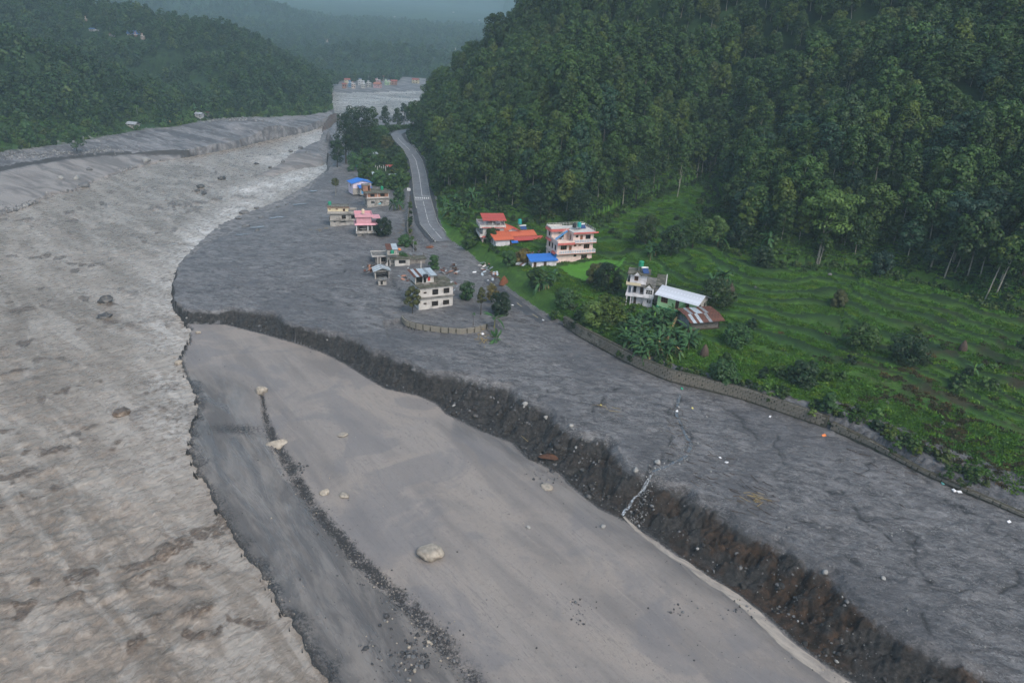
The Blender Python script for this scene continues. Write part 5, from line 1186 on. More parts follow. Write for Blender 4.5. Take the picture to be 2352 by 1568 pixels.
for px in (0, 4.6, w - .3): H_.box('concrete_column', W_PALE, px, px + .3, -.03, .02, 2.85, 5.2)
H_.box('sill_band', W_PALE, -.03, w + .03, -.05, -.031, 2.86, 3.4); H_.box('roof_slab', SLABD, -1.0, w + .5, -.7, d + .6, 5.2, 5.4)
f = H_.shell(-.9, 2.4, 3.6, 7.2, 5.402, 7.9, W_BRICK, {'F': [(2.2, 3.0, 5.42, 7.5)]}, 'stair_room_wall'); H_.box('stair_room_roof', SLAB, -1.1, 2.6, 3.4, 7.4, 7.9, 8.05)
tank(at_house(H_, 8.0, 5.5, 5.4), TANKG, 'green water tank on the weedy roof of the brick house', .7, 1.6)
tag(B().prism([(0, 0, 0), (1.5, 0, .9), (1.5, 0, 0)], (0, .05, 0)).put('plastic_sheet', mat_plain('turquoise_plastic', (.25, .55, .58), .5), loc=at_house(H_, 4.4, -.6, .3), rot=(0, 0, .3)), 'turquoise plastic sheet against the brick house wall', 'plastic sheet')
# F: mud swamped low houses by the road
q = P(907, 610, 0)
H_ = House('swamped_house', 'small swamped house with one dark window under an earth covered roof', (q[0], q[1], -.2), 18); w = 5.0; d = 5
f = H_.shell(0, w, 0, d, -1, 2.3, W_PALE, {'F': [(1.3, 3.6, .9, 2.0)]}); H_.win(f, 'F', 1.3, 3.6, .9, 2.0, nv=1); H_.box('earthy_roof', SLABD, -1.4, w + .5, -.3, d + 1, 2.3, 2.55); H_.box('back_room', W_MUD, w + .02, w + 5.5, 1.5, d, -1, 1.7)
H_.box('back_room_roof', SLABD, w + .52, w + 6.0, 1.2, d + .3, 1.7, 1.9)
q = P(889.5, 607, 0)
H_ = House('stair_tower', 'narrow grey stair tower with rust streaked tin roof and green tank', (q[0], q[1], -.2), 18, 'house'); w = 3.3; d = 3.5
f = H_.shell(0, w, 0, d, -1, 5.2, W_GREY, {'F': [(.3, 1.0, -.3, 1.7)], 'R': [(1, 2, 3.6, 4.6)]}); H_.sheets((-.2, -.4, 5.3), (w + .3, -.4, 5.3), (-.2, d + .6, 6.1), 4, [R_RUST, R_RUST, R_TIN, R_TIN]); H_.box('ledge', SLAB, -.2, w + .4, -1.5, -.002, 3.7, 3.9)
H_.parapet(-.2, w + .4, -1.5, -.2, 3.902, .3, W_GREY, sides='FLR')
tank(at_house(H_, 1.6, -.8, 3.9), TANKG, 'bright green tank on the ledge of the narrow stair tower', .62, 1.3)
q = P(862.5, 603, 0)
H_ = House('lilac_trimmed_house', 'low flooded house with lilac wall band and littered flat roof', (q[0], q[1], -.3), 16); w = 5.6; d = 5
f = H_.shell(0, w, 0, d, -1, 2.4, W_MUD, {'F': [(1.9, 3.4, .5, 2.0)]}); H_.win(f, 'F', 1.9, 3.4, .5, 2.0); H_.box('lilac_band', W_PURP, -.03, w + .03, -.03, -.002, 2.02, 2.38); H_.box('roof_slab', SLAB, -1.2, w + .3, -.9, d + .4, 2.4, 2.6)
H_.parapet(-1.2, w + .3, -.9, d + .4, 2.602, .25, W_PALE)
for i, (a, b_, hh_) in enumerate([(868, 606, 2.4), (874, 607, 2.2), (887, 617, 1.6), (890, 616, 1.8), (896, 611, 2.0), (889, 612, 1.4), (967, 618, 2.6), (932, 590, 1.2)]):
    p = hit(a, b_); tag(B().box(-.14, .14, -.14, .14, -.5, hh_).put('concrete_post', W_PALE, loc=tuple(p)), 'bare concrete post sticking out of the mud near the swamped houses', 'post', 'concrete posts in the mud')
# G: gabled tin shed and hut
q = P(861, 637.5, -.1)
H_ = House('open_shed', 'open fronted shed with pitched tin roof left of the cement house', (q[0], q[1], -.3), 18, 'shed'); w = 4.6; d = 4
f = H_.shell(0, w, 0, d, -1, 2.3, W_GREY, {'F': [(.35, 4.3, -.8, 2.1)], 'L': [(1, 2, .8, 1.6)]})
H_.sheets((-.5, -.5, 2.25), (-.5, d + .3, 2.25), (w / 2, -.5, 3.3), 5, [R_TIN, R_TIN2]); H_.sheets((w + .5, -.5, 2.25), (w + .5, d + .3, 2.25), (w / 2, -.5, 3.3), 5, [R_TIN2, R_TIN2, R_TIN])
B().prism([(0, d - .2, 2.302), (w, d - .2, 2.302), (w / 2, d - .2, 3.2)], (0, .18, 0)).put('gable', W_GREY, H_.r)
q = P(869, 651.5, -.1)
H_ = House('cement_hut', 'tiny flat roofed cement hut in front of the open tin shed', (q[0], q[1], -.3), 18, 'hut')
f = H_.shell(0, 2.5, 0, 2.2, -.6, 1.3, W_GREY, {'F': [(.7, 1.4, -.3, 1.1)]}); H_.box('roof_slab', SLAB, -.3, 2.9, -.3, 2.5, 1.3, 1.45)
# H: pink three storey house
q = P(*(1277.3, 601.7), 5.4)
K = House('three_storey_house', 'peach three storey house with red eaves above the rice field', (q[0], q[1], 5.4), 22); w = 12.8; d = 8.5
w1_ = [(8.9, 11.0, .5, 2.0)]; f = K.shell(0, w, 0, d, -1.0, 2.7, W_PEACH, {'F': w1_ + [(6.1, 7.1, 1.4, 2.2)], 'L': [(5.2, 6.6, .3, 1.9)]})
K.win(f, 'F', *w1_[0], nv=3, fm=WOODR); K.win(f, 'F', 6.1, 7.1, 1.4, 2.2, nv=2); K.win(f, 'L', 5.2, 6.6, .3, 1.9, nv=3)
B().box(-.08, -.002, .0, 4.6, -1, 2.6).put('blue_side_wall', W_BLUE, K.r)
K.box('first_slab', W_PEACH, -.2, w + .7, -1.1, d + .2, 2.7, 2.95); K.box('red_band', R_TRIM, .4, w + .75, -1.16, -1.102, 2.7, 2.86); K.trim(.0, w + .6, 1, 3, 2.95, .45, R_TRIM, .35, 'eave', 'R'); K.trim(-.2, 4, .5, 3.4, 3.0, .7, R_TRIM, .5, 'side_eave', 'L')
w2_ = [(1.2, 3.4, 3.95, 5.4), (5.9, 6.8, 4.9, 5.5), (7.5, 8.5, 5.0, 5.4), (9.5, 11.6, 4.0, 5.5)]; d2_ = (4.2, 5.2, 3.2, 5.3); f = K.shell(0, w, 0, d, 2.95, 6.1, W_PEACH, {'F': w2_ + [d2_], 'L': [(.9, 1.9, 3.6, 5.3), (3.4, 4.3, 3.6, 5.4), (5.7, 6.7, 3.6, 5.4)]}, 'first_floor_wall')
for k in w2_: K.win(f, 'F', *k, nv=3, fm=WOODR)
K.door(f, 'F', *d2_, WOODR)
for a in ((.9, 1.9, 3.6, 5.3), (3.4, 4.3, 3.6, 5.4), (5.7, 6.7, 3.6, 5.4)): K.win(f, 'L', *a, nv=2, fm=WOODD)
K.box('second_slab', W_PEACH, -.3, w + .7, -1.1, d + .2, 6.1, 6.35); K.box('red_band', R_TRIM, 5.45, w + .75, -1.16, -1.102, 6.1, 6.26); K.trim(-.3, 5.4, -1.1, 3, 6.45, .4, R_TRIM, .5, 'terrace_eave', 'F'); K.trim(.0, w + .6, 1, 3, 6.35, .45, R_TRIM, .35, 'eave', 'R'); K.trim(-.3, 4, 4.2, d, 6.35, .7, R_TRIM, .5, 'side_eave', 'L')
w3_ = [(6.3, 7.2, 7.9, 8.6), (9.9, 11.7, 7.2, 8.6)]; d3_ = (7.9, 8.9, 6.6, 8.6); f = K.shell(5.4, w, 0, d, 6.352, 9.45, W_PEACH, {'F': [(a - 5.4, b_ - 5.4, c, e) for a, b_, c, e in w3_] + [(2.5, 3.5, 6.6, 8.6)], 'L': [(1.5, 2.6, 6.7, 8.7)]}, 'second_floor_wall')
for a, b_, c, e in w3_: K.win(f, 'F', a - 5.4, b_ - 5.4, c, e, nv=3)
K.door(f, 'F', 2.5, 3.5, 6.6, 8.6, WOODR)
f = K.shell(-.2, 5.398, 4.6, d, 6.352, 9.4, W_PEACH, {'F': [(2.6, 4.4, 6.5, 8.6)], 'L': [(1.2, 2.2, 7.2, 8.5)]}, 'rear_room_wall'); K.win(f, 'L', 1.2, 2.2, 7.2, 8.5)
K.parapet(-.3, 5.4, -1.1, 4.6, 6.352, .75, W_PEACH, sides='FL')
K.box('roof_slab', SLAB, -.5, w + .7, -.9, d + .5, 9.45, 9.65) if False else None
K.box('main_roof', W_PALE, 5.2, w + .7, -.8, d + .5, 9.452, 9.65); K.box('rear_roof', W_PALE, -.6, 5.2, 3.9, d + .5, 9.402, 9.65)
K.trim(5.2, w + .6, -.8, d + .4, 9.65, .4, R_TRIM, .35, 'eave', 'FR', .1); K.trim(-.6, 5.2, 3.9, d, 9.6, .5, R_TRIM, .5, 'rear_eave', 'FL', .3)
K.rail([(12.9, -.6, 9.65), (12.9, d + .3, 9.65), (-.4, d + .3, 9.65), (-.4, 4.2, 9.65)], 1.0, 1.2, mat=WHT); K.parapet(-.5, 5.2, 5.0, d + .4, 9.652, .6, W_PALE, sides='BL')
b = B(); n_ = 11
for i in range(n_): b.box(.0 + i * .42, .42 + i * .42, 2.6, 3.6, 6.36 + i * .28, 6.64 + i * .28)
b.put('blue_stair', BLUEP, K.r); K.rail([(0, 2.6, 6.6), (4.6, 2.6, 9.7)], .8, .6, mat=WHT)
for zz, x0_ in ((2.95, .4), (6.35, 5.6)):
    rl = B(); pn = B()
    rl.box(x0_, w + .6, -1.1, -1.0, zz, zz + .12); rl.box(x0_, w + .6, -1.1, -1.0, zz + .95, zz + 1.05); n_ = int((w + .6 - x0_) / .6)
    for i in range(n_ + 1): xx = x0_ + (w + .5 - x0_) * i / n_; rl.box(xx, xx + .1, -1.1, -1.0, zz + .12, zz + .95)
    for i in range(n_): xx = x0_ + (w + .5 - x0_) * i / n_; pn.box(xx + .14, xx + .34, -1.07, -1.03, zz + .12, zz + .95)
    o = rl.put('balcony_railing', WHT, K.r); pn.put('railing_panels', LBLUE, o)
    rl = B(); rl.box(w + .5, w + .6, -.99, 2, zz, zz + 1.0); rl.put('balcony_end', WHT, K.r)
tank(at_house(K, 8.8, 3.2, 9.65), TANKT, 'teal water tank on the roof of the peach three storey house', .7, 1.5, .9); tank(at_house(K, 7.2, 3.4, 9.65), TANKK, 'black water tank on the roof of the peach three storey house', .7, 1.4, .7)
solar(at_house(K, 10.6, 3.6, 9.65), radians(22), 'solar heater with white drum on the roof of the peach three storey house', 2.0, 1.6); tank(at_house(K, 3.2, 3.4, 6.35), STEEL, 'small steel tank on the terrace of the peach three storey house', .45, .9)
K.clear(6, 4, 10.5)
# I: red roofed tower house
q = P(1108, 558, 4.0)
H_ = House('terrace_house', 'cream house with red roofed rooftop terrace beside the road', (q[0], q[1], 3.6), 13); w = 7.6; d = 8
f = H_.shell(0, w, 0, d, -1, 2.6, W_PEACH, {'F': [(.3, 2.4, -.2, 1.9)]}); H_.box('first_slab', W_PEACH, -1.1, w + .5, -.5, d, 2.6, 2.8); H_.trim(0, w, -.3, d, 2.9, .5, R_TRIM, .35, 'eave', 'F'); H_.parapet(-1.1, -.1, -.5, d, 2.802, .9, W_PALE, sides='FLB')
f = H_.shell(0, w, 0, d, 2.8, 6.0, W_PALE, {'F': [(4.6, 6.1, 3.3, 5.3)], 'L': [(1, 2, 3.6, 5.3), (4.5, 5.5, 3.6, 5.3)]}, 'first_floor_wall'); H_.win(f, 'F', 4.6, 6.1, 3.3, 5.3, nv=2); H_.win(f, 'L', 1, 2, 3.6, 5.3); H_.win(f, 'L', 4.5, 5.5, 3.6, 5.3)
H_.trim(0, w + .2, -.3, d, 6.3, .5, R_TRIM, .3, 'eave', 'F'); H_.box('second_slab', W_PEACH, -1.2, w + .5, -.6, d + .2, 6.0, 6.25); H_.parapet(-1.2, w + .5, -.6, d + .2, 6.252, .75, W_PALE, sides='FLRB'); H_.rail([(-1.1, d, 7.0), (-1.1, -.5, 7.0), (w + .4, -.5, 7.0)], .35, 1.5, nrail=1)
for px in (.6, 3.4, 6.2, 7.6):
    for py in (.4, 5.5): H_.box('post', W_PALE, px, px + .25, py, py + .25, 6.26, 8.6)
H_.box('water_heap', W_GREY, 2, 5, 2, 4.4, 6.26, 7.2); H_.box('table', WOODD, 5.4, 6.8, 1, 1.8, 6.26, 7.0)
H_.sheets((-.1, -.5, 8.5), (8.4, -.5, 8.5), (-.1, 6.4, 9.6), 9, [R_RED]); H_.clear(4, 4, 6.5)
# J: low red roofs
q = P(1139, 566, 4.6)
H_ = House('red_roofed_house', 'low white house with wide orange red sheet roofs between the two taller houses', (q[0], q[1], 4.0), 24); w = 5.2; d = 7
f = H_.shell(0, w, 0, d, -1.2, 2.9, W_WHITE, {'L': [(1.0, 1.8, .6, 2.2), (3, 3.8, .6, 2.2), (5, 5.8, .6, 2.2)]})
for a in (1.0, 3, 5): H_.win(f, 'L', a, a + .8, .6, 2.2, fm=WHT, nv=1)
H_.sheets((-.8, -.7, 2.85), (w + 1.6, -.7, 2.85), (-.8, 5.5, 4.5), 8, [R_ORG]); 
f = H_.shell(w + 1.9, w + 12.5, .8, 6.5, -1.2, 2.3, W_MUD, {'F': [(.4, 10.2, .2, 2.0)]}, 'porch_wall'); H_.box('porch_shade_panel', IN_SHADE, w + 2.2, w + 12.2, 2.6, 2.7, -1, 2.2)  # dark panel behind the porch opening, painted as its shade
H_.sheets((w + 1.5, -.6, 2.3), (w + 13.4, -.6, 2.3), (w + 1.5, 2.2, 3.0), 12, [R_RED]); H_.sheets((w + 1.9, 2.1, 3.1), (w + 11.5, 2.1, 3.1), (w + 1.9, 5.6, 4.3), 10, [R_ORG])
H_.sheets((w - .8, 4.6, 4.0), (w - .8, 11.5, 4.0), (w + 2.8, 4.6, 5.5), 7, [R_ORG]); H_.sheets((w + 6.4, 4.6, 4.0), (w + 6.4, 11.5, 4.0), (w + 2.8, 4.6, 5.5), 7, [R_RED])
f = H_.shell(w - .3, w + 5.9, 5.4, 11.2, -1.2, 4.0, W_WHITE, {}, 'rear_wall'); B().prism([(w - .3, 5.4, 4.002), (w + 5.9, 5.4, 4.002), (w + 2.8, 5.4, 5.35)], (0, .2, 0)).put('gable', W_WHITE, H_.r)
H_.sheets((w + .2, -1.6, 1.9), (w + 2.7, -1.6, 1.9), (w + .2, -.4, 2.4), 3, [R_BLUE]); H_.box('side_hut', W_BRICK, w + .3, w + 2.4, -.8, .6, -1, 1.85); H_.box('yard_wall', W_PALE, w + 2.6, w + 14, -1.2, -.9, -1, .7)
tank(at_house(H_, w + 7.4, 9, 3.2), TANKT, 'teal water tank on a tall stand behind the low red roofs', .75, 1.7, 2.6); solar(at_house(H_, w + 8.4, 7.2, 3.9), radians(24), 'dark solar panel set behind the low red roofs', 2.4, 1.6); H_.clear(6, 4, 9).clear(13, 4, 7); PAD2 = H_
tag(B().prism([(0, 0, 0), (.7, 0, 0), (1.0, 0, 1.2), (.2, 0, 1.1)], (0, .05, 0)).put('white_cloth', WHT, loc=at_house(H_, w + 14.6, 1, 1.0)), 'white cloth hanging between the low red roofs and the peach house', 'cloth')
# K: blue roofed sheds
q = P(1222, 612, 4.6)
H_ = House('blue_roofed_shed', 'long white shed with bright blue sheet roof below the peach house', (q[0], q[1], 4.2), 20, 'shed'); w = 8.4; d = 3.6
f = H_.shell(0, w, 0, d, -1.2, 2.1, W_WHITE, {'F': [(.5, 1.5, .1, 1.8), (4, 5, .1, 1.8)]}); H_.sheets((-.8, -.6, 2.1), (w + .5, -.6, 2.1), (-.8, 3.9, 3.4), 9, [R_BLUE]); H_.clear(4, 2, 5.5); H_.door(f, 'F', .5, 1.5, .1, 1.8, WOODD); H_.door(f, 'F', 4, 5, .1, 1.8, WOODD)
q = P(1184, 616, 3.0)
H_ = House('brick_outhouse', 'small red brick outhouse with broken tin roof by the banana bushes', (q[0], q[1], 2.6), -25, 'outhouse'); f = H_.shell(0, 2.4, 0, 2.2, -1.4, 1.7, W_BRICK, {'R': [(.5, 1.3, .1, 1.3)]}); H_.sheets((-.3, -.4, 1.75), (2.9, -.4, 1.75), (-.3, 2.5, 2.0), 4, [R_TIN, R_TIN2, R_RUST, R_TIN]); H_.clear(1, 1, 2.5)
# L: white villa
q = P(1443, 690.5, 6.4)
L_H = House('white_villa', 'whitewashed three storey villa with black streaked gables and solar panel', (q[0], q[1], 5.9), -12); w = 6.6; d = 8.2
f = L_H.shell(.9, 4.0, .8, d, -1.5, 2.2, W_WHITE, {'F': [(.5, 1.2, -.4, 1.8)]}); f2 = L_H.shell(4.0, w, 0, d, -1.5, 2.2, W_WHITE, {'F': [(1.0, 2.2, .4, 1.6)]}, 'wing_wall'); L_H.win(f2, 'F', 1.0, 2.2, .4, 1.6, fm=WHT, nv=3); L_H.door(f, 'F', .5, 1.2, -.4, 1.8, WOODD)
L_H.box('first_slab', W_WHITE, -.9, w + .2, -.9, d, 2.2, 2.4); L_H.parapet(-.9, w + .2, -.9, d, 2.402, .7, W_WHITE, sides='FL'); L_H.rail([(-.85, 4, 3.1), (-.85, -.85, 3.1), (3.9, -.85, 3.1)], .4, .8, nrail=1)
f = L_H.shell(.9, 4.0, .8, d, 2.402, 5.3, W_WHITE, {'F': [(.1, .9, 2.8, 4.8), (1.9, 2.8, 2.6, 4.7)]}, 'first_floor_wall'); L_H.win(f, 'F', .1, .9, 2.8, 4.8); L_H.door(f, 'F', 1.9, 2.8, 2.6, 4.7, WOODD)
f = L_H.shell(4.0, w, -.85, d, 3.104, 5.3, W_WHITE, {'F': [(.5, 2.3, 3.3, 4.6)], 'R': [(1.5, 2.6, 3.4, 4.6)]}, 'bay_wall'); L_H.win(f, 'F', .5, 2.3, 3.3, 4.6, fm=WHT, nv=3, nh=2)
for px in (-.6, .5): L_H.box('pillar', W_WHITE, px, px + .25, -.7, -.45, 3.1, 5.3); L_H.box('pillar', W_WHITE, px, px + .25, -.7, -.45, -1.2, 2.2)
L_H.box('second_slab', SLAB, -1.1, w + .3, -1.1, d + .2, 5.3, 5.5); L_H.box('rear_terrace', SLABD, w + .302, w + 3.2, 1.5, d + 4.2, 5.25, 5.48); L_H.shell(w + .3, w + 3.0, 2.0, d + 3.8, -1.5, 5.2, W_GREY, {'R': [(6, 7.5, 3, 4.6)]}, 'rear_wing_wall')
L_H.parapet(-1.1, 2.9, -1.1, d, 5.502, .75, W_CREAM, sides='FL'); L_H.rail([(-1.0, 3, 6.2), (-1.0, -1, 6.2)], .5, .8, nrail=1)
wn_ = [(1.1, 2.2, 6.4, 7.6)]; f = L_H.shell(-.2, 4.2, .6, 5.0, 5.504, 8.3, W_WHITE, {'F': wn_, 'R': [(1.8, 2.7, 5.7, 7.8)]}, 'top_room_wall'); L_H.win(f, 'F', *wn_[0], fm=WOODR, nv=3); L_H.door(f, 'R', 1.8, 2.7, 5.7, 7.8, W_BLUE)
L_H.box('top_roof', SLABD, -1.1, 5.1, -.3, 5.8, 8.3, 8.5)
for (gx, gy, gz) in ((1.6, -.45, 8.4), (5.2, -1.3, 5.4)):
    b = B(); b.prism([(gx - 1.1, gy, gz - .3), (gx - 1.35, gy, gz - .1), (gx, gy, gz + 1.25), (gx, gy, gz + .8)], (0, .5, 0)); b.prism([(gx + 1.1, gy, gz - .3), (gx, gy, gz + .8), (gx, gy, gz + 1.25), (gx + 1.35, gy, gz - .1)], (0, .5, 0)); b.put('ornamental_gable', SLABD, L_H.r)
    B().prism([(gx - .8, gy + .1, gz - .25), (gx + .8, gy + .1, gz - .25), (gx, gy + .1, gz + .6)], (0, .25, 0)).put('gable_infill', W_WHITE, L_H.r)
tank(at_house(L_H, 2.2, 3.6, 8.5), TANKG, 'green water tank on stand on top of the whitewashed villa', .75, 1.5, 1.3); solar(at_house(L_H, 4.0, 1.0, 8.45), radians(10), 'blue solar heater on the roof edge of the whitewashed villa', 1.7, 2.2)
for i in range(5):
    a = at_house(L_H, w + 3.0, 2.2 + i * 1.9, 5.48); tag(B().box(-.1, .1, -.1, .1, 0, 1.0).put('terrace_post', WHT, loc=a), 'short white column stub on the rear terrace of the whitewashed villa', 'post', 'column stubs on the villa terrace')
L_H.clear(3, 4, 6).clear(8, 8, 6)
# M: green house with white tin roof
gq = np.array([38.1, 189.4]); ang = -36
H_ = House('green_house', 'light green house with long white tin roof beside the whitewashed villa', (38.9, 188.6, 6.0), ang); w = 11.2; d = 7
wn_ = [(1.2, 3.4, 2.4, 4.0), (6.8, 8.0, 1.6, 4.0), (9.6, 10.8, 2.4, 4.0)]; wn_ = [(1.0, 3.0, 2.4, 4.0), (5.3, 6.3, 1.6, 4.0), (8.0, 9.2, 2.3, 4.0)]
f = H_.shell(0, w, 0, d, -1.5, 4.6, W_GREEN, {'F': wn_, 'R': []})
for i, k in enumerate(wn_): H_.win(f, 'F', *k, fm=WOODR, nv=3 if i != 1 else 1, glass=WOODD)
H_.box('floor_line', TANKG, -.1, w + .1, -.35, -.002, .9, 1.1)
B().box(w + .002, w + .08, 0, d, -1.5, 4.6).put('end_wall', W_GREY, H_.r); B().prism([(w - .1, 0, 4.602), (w - .1, d, 4.602), (w - .1, d * .45, 5.9)], (.17, 0, 0)).put('gable', W_GREY, H_.r); B().prism([(0, 0, 4.602), (0, d, 4.602), (0, d * .45, 5.9)], (.17, 0, 0)).put('gable', W_GREY, H_.r)
for a in (1.8, 4.8): H_.win(lambda face, a_, out, z: (w + .10 + out, a_, z), 'R', a, a + 1.0, 2.4, 3.5, rec=.02)
H_.sheets((-.7, -1.0, 4.3), (w + .9, -1.0, 4.3), (-.7, 3.15, 6.1), 14, [R_WTIN]); H_.sheets((-.7, d + .9, 4.2), (w + .9, d + .9, 4.2), (-.7, 3.15, 6.1), 14, [R_WTIN]); H_.clear(5, 3, 7.5)
# N: rusty shed on posts
q = P(1549, 742, 5)
H_ = House('rusty_shed', 'open cattle shed with rust brown patched sheet roof right of the banana clump', (45.2, 175.0, 4.6), 20, 'shed'); w = 8.8; d = 6
for px in (0, 4.3, w - .2):
    for py in (0, d - .2): H_.box('post', WOODD, px, px + .18, py, py + .18, -2, 3.6)
b = B()
for i in range(22): b.box(.2 + i * .38, .2 + i * .38 + .33, -.05, .0 + .01 * (i % 2), 1.2, 3.0 + .12 * (i % 3))
b.put('plank_wall', mat_plain('grey_planks', (.15, .135, .12), .85, .4, 2), H_.r); H_.box('floor', WOODD, -.3, w + .2, -.2, d, 1.0, 1.15); H_.box('side_wall', R_TIN2, -.04, .0, .2, d, 1.2, 3.6)
H_.sheets((-.6, -1.2, 3.4), (w + .9, -1.2, 3.4), (-.6, 2.2, 4.6), 11, [R_RUST, R_TIN, R_RUST, R_TIN, R_RUST, R_RUST, R_TIN2, R_RUST, R_RUST, R_RUST, R_RUST]); H_.sheets((-.8, 2.15, 4.62), (w + .7, 2.15, 4.62), (-.8, 5.9, 4.9), 11, [R_RUST, R_RUST, R_TIN2, R_RUST, R_TIN, R_TIN, R_RUST, R_TIN2, R_RUST, R_RUST, R_RUST]); H_.clear(4, 3, 6)
# sheds among the trees on the left of the road
def shed(u, v, z, yaw, w, d, h, rm, wm, name, label, slope=.5, open_=True):
    q = P(u, v, z); H = House(name, label, (q[0], q[1], z), yaw, 'shed')
    if open_:
        for px in (0, w - .15):
            for py in (0, d - .15): H.box('post', wm, px, px + .15, py, py + .15, -1.5, h + (.0 if py == 0 else slope))
        H.box('back_wall', wm, .15, w - .15, d - .1, d, -1, h + slope * .9)
    else: f = H.shell(0, w, 0, d, -1.5, h, wm, {'F': [(w * .3, w * .7, .2, h * .8)]})
    H.sheets((-.4, -.4, h + .02), (w + .4, -.4, h + .02), (-.4, d + .4, h + slope + .05), max(3, int(w)), rm); H.clear(w / 2, d / 2, max(w, d) * .62); return H
shed(850, 364, 2.0, 30, 5, 4, 2.3, [R_TIN, R_TIN2], W_GREY, 'tin_hut', 'small tin roofed hut high among the trees left of the road', open_=False)
shed(857, 413, .8, 15, 4.5, 4, 2.6, [R_TIN], WOODD, 'tin_shed', 'pale tin lean-to roof between bushes behind the lilac house')
shed(899, 421, 1.0, 25, 4.2, 4, 3.2, [R_TIN], W_BRICK, 'tin_shed', 'brown shed with pale tin roof close to the left road edge', open_=False)
shed(890, 395, 2.0, 20, 3.6, 3.5, 2.4, [R_RED], W_BRICK, 'red_roofed_shed', 'tiny red roofed shed beside bare concrete columns in the bushes')
for i in range(7):
    p = hit(863 + i * 4.6, 400 + (i % 2) * 3); tag(B().box(-.13, .13, -.13, .13, -.6, 4.6).put('column', W_PALE, loc=(p[0], p[1], p[2])), 'bare concrete column of an unfinished building among the bushes', 'column', 'columns of the unfinished building')
for (u, v, z, mt, lb) in [(819, 383, .3, TANKG, 'dark green tank on the mud at the foot of the tree knoll'), (887, 377, 3, TANKG, 'green tank half hidden in bushes left of the road')]:
    q = P(u, v, z); tank((q[0], q[1], z), mt, lb, .8, 1.5)
# far houses: a block with slab roofs, windows and a roof of its own colour
FWH, FPE, FPI, FCR, FBL, FGR, FBR, FPA = [wallmat('far_' + n_, c_) for n_, c_ in (('white', (.48, .48, .49)), ('peach', (.46, .38, .34)), ('pink', (.46, .29, .30)), ('cream', (.44, .39, .28)), ('blue', (.14, .27, .42)), ('green', (.30, .42, .28)), ('brick', (.26, .15, .12)), ('cement', (.34, .33, .31)))]
FRR = mat_plain('far_red_roof', (.27, .09, .075), .8, .3); FRO = mat_plain('far_orange_roof', (.33, .14, .09), .8, .3); FRB = mat_plain('far_blue_roof', (.08, .16, .33), .8, .3); FRT = mat_plain('far_tin_roof', (.30, .32, .34), .8, .3)
FMAP = {}
WCOL = [W_WHITE, W_PEACH, W_PINK, W_CREAM, W_BLUE, W_GREEN, W_BRICK, W_PALE]
def far_house(u, v, wpx, hpx, wm, rm, *a_, **k_):
    if not FMAP: FMAP.update({W_WHITE.name: FWH, W_PEACH.name: FPE, W_PINK.name: FPI, W_CREAM.name: FCR, W_BLUE.name: FBL, W_GREEN.name: FGR, W_BRICK.name: FBR, W_PALE.name: FPA, W_LILAC.name: FWH, R_RED.name: FRR, R_ORG.name: FRO, R_BLUE.name: FRB, R_TIN.name: FRT})
    return far_house_(u, v, wpx, hpx, FMAP.get(wm.name, wm), FMAP.get(rm.name, rm), *a_, **k_)
def far_house_(u, v, wpx, hpx, wm, rm, label, storeys=2, z=None, yaw=None, gable=True, group=None, rng_=None):
    p = hit(u, v) if z is None else P(u, v, z); ppm = FPX / float((p - CAM) @ _f); w = wpx / ppm; h = hpx / ppm; d = w * .75
    yw = yaw if yaw is not None else random.uniform(-15, 25); H = House('far_house', label, (p[0], p[1], p[2] - .3), yw, 'house', group); f = None
    sh = h / storeys
    for k in range(storeys):
        hs = []; nw = max(2, int(w / 3.2))
        for i in range(nw): c = w * (i + .5) / nw; hs.append((c - .55, c + .55, k * sh + sh * .35, k * sh + sh * .75))
        f = H.shell(0, w, 0, d, k * sh - (2 if k == 0 else 0), (k + 1) * sh - .2, wm, {'F': hs}); H.box('floor_slab', wm if k < storeys - 1 else (WHT if not gable else wm), -.4, w + .4, -.5, d + .3, (k + 1) * sh - .2, (k + 1) * sh)
        for q in hs: H.box('window', GLASS, q[0] + .02, q[1] - .02, .1, .15, q[2], q[3])
    if gable:
        H.sheets((-.5, -.6, h + .02), (w + .5, -.6, h + .02), (-.5, d / 2, h + .3 * d), 3, [rm], ribs=1); H.sheets((-.5, d + .6, h + .02), (w + .5, d + .6, h + .02), (-.5, d / 2, h + .3 * d), 3, [rm], ribs=1)
    else: H.box('roof_room', wm, w * .1, w * .5, d * .3, d * .8, h + .002, h + 2.2); H.box('roof_room_top', rm, w * .05, w * .55, d * .2, d * .9, h + 2.2, h + 2.5)
    return H
def vv2(x, y): return 689 + .24424 * x, 172.3 + .24424 * y
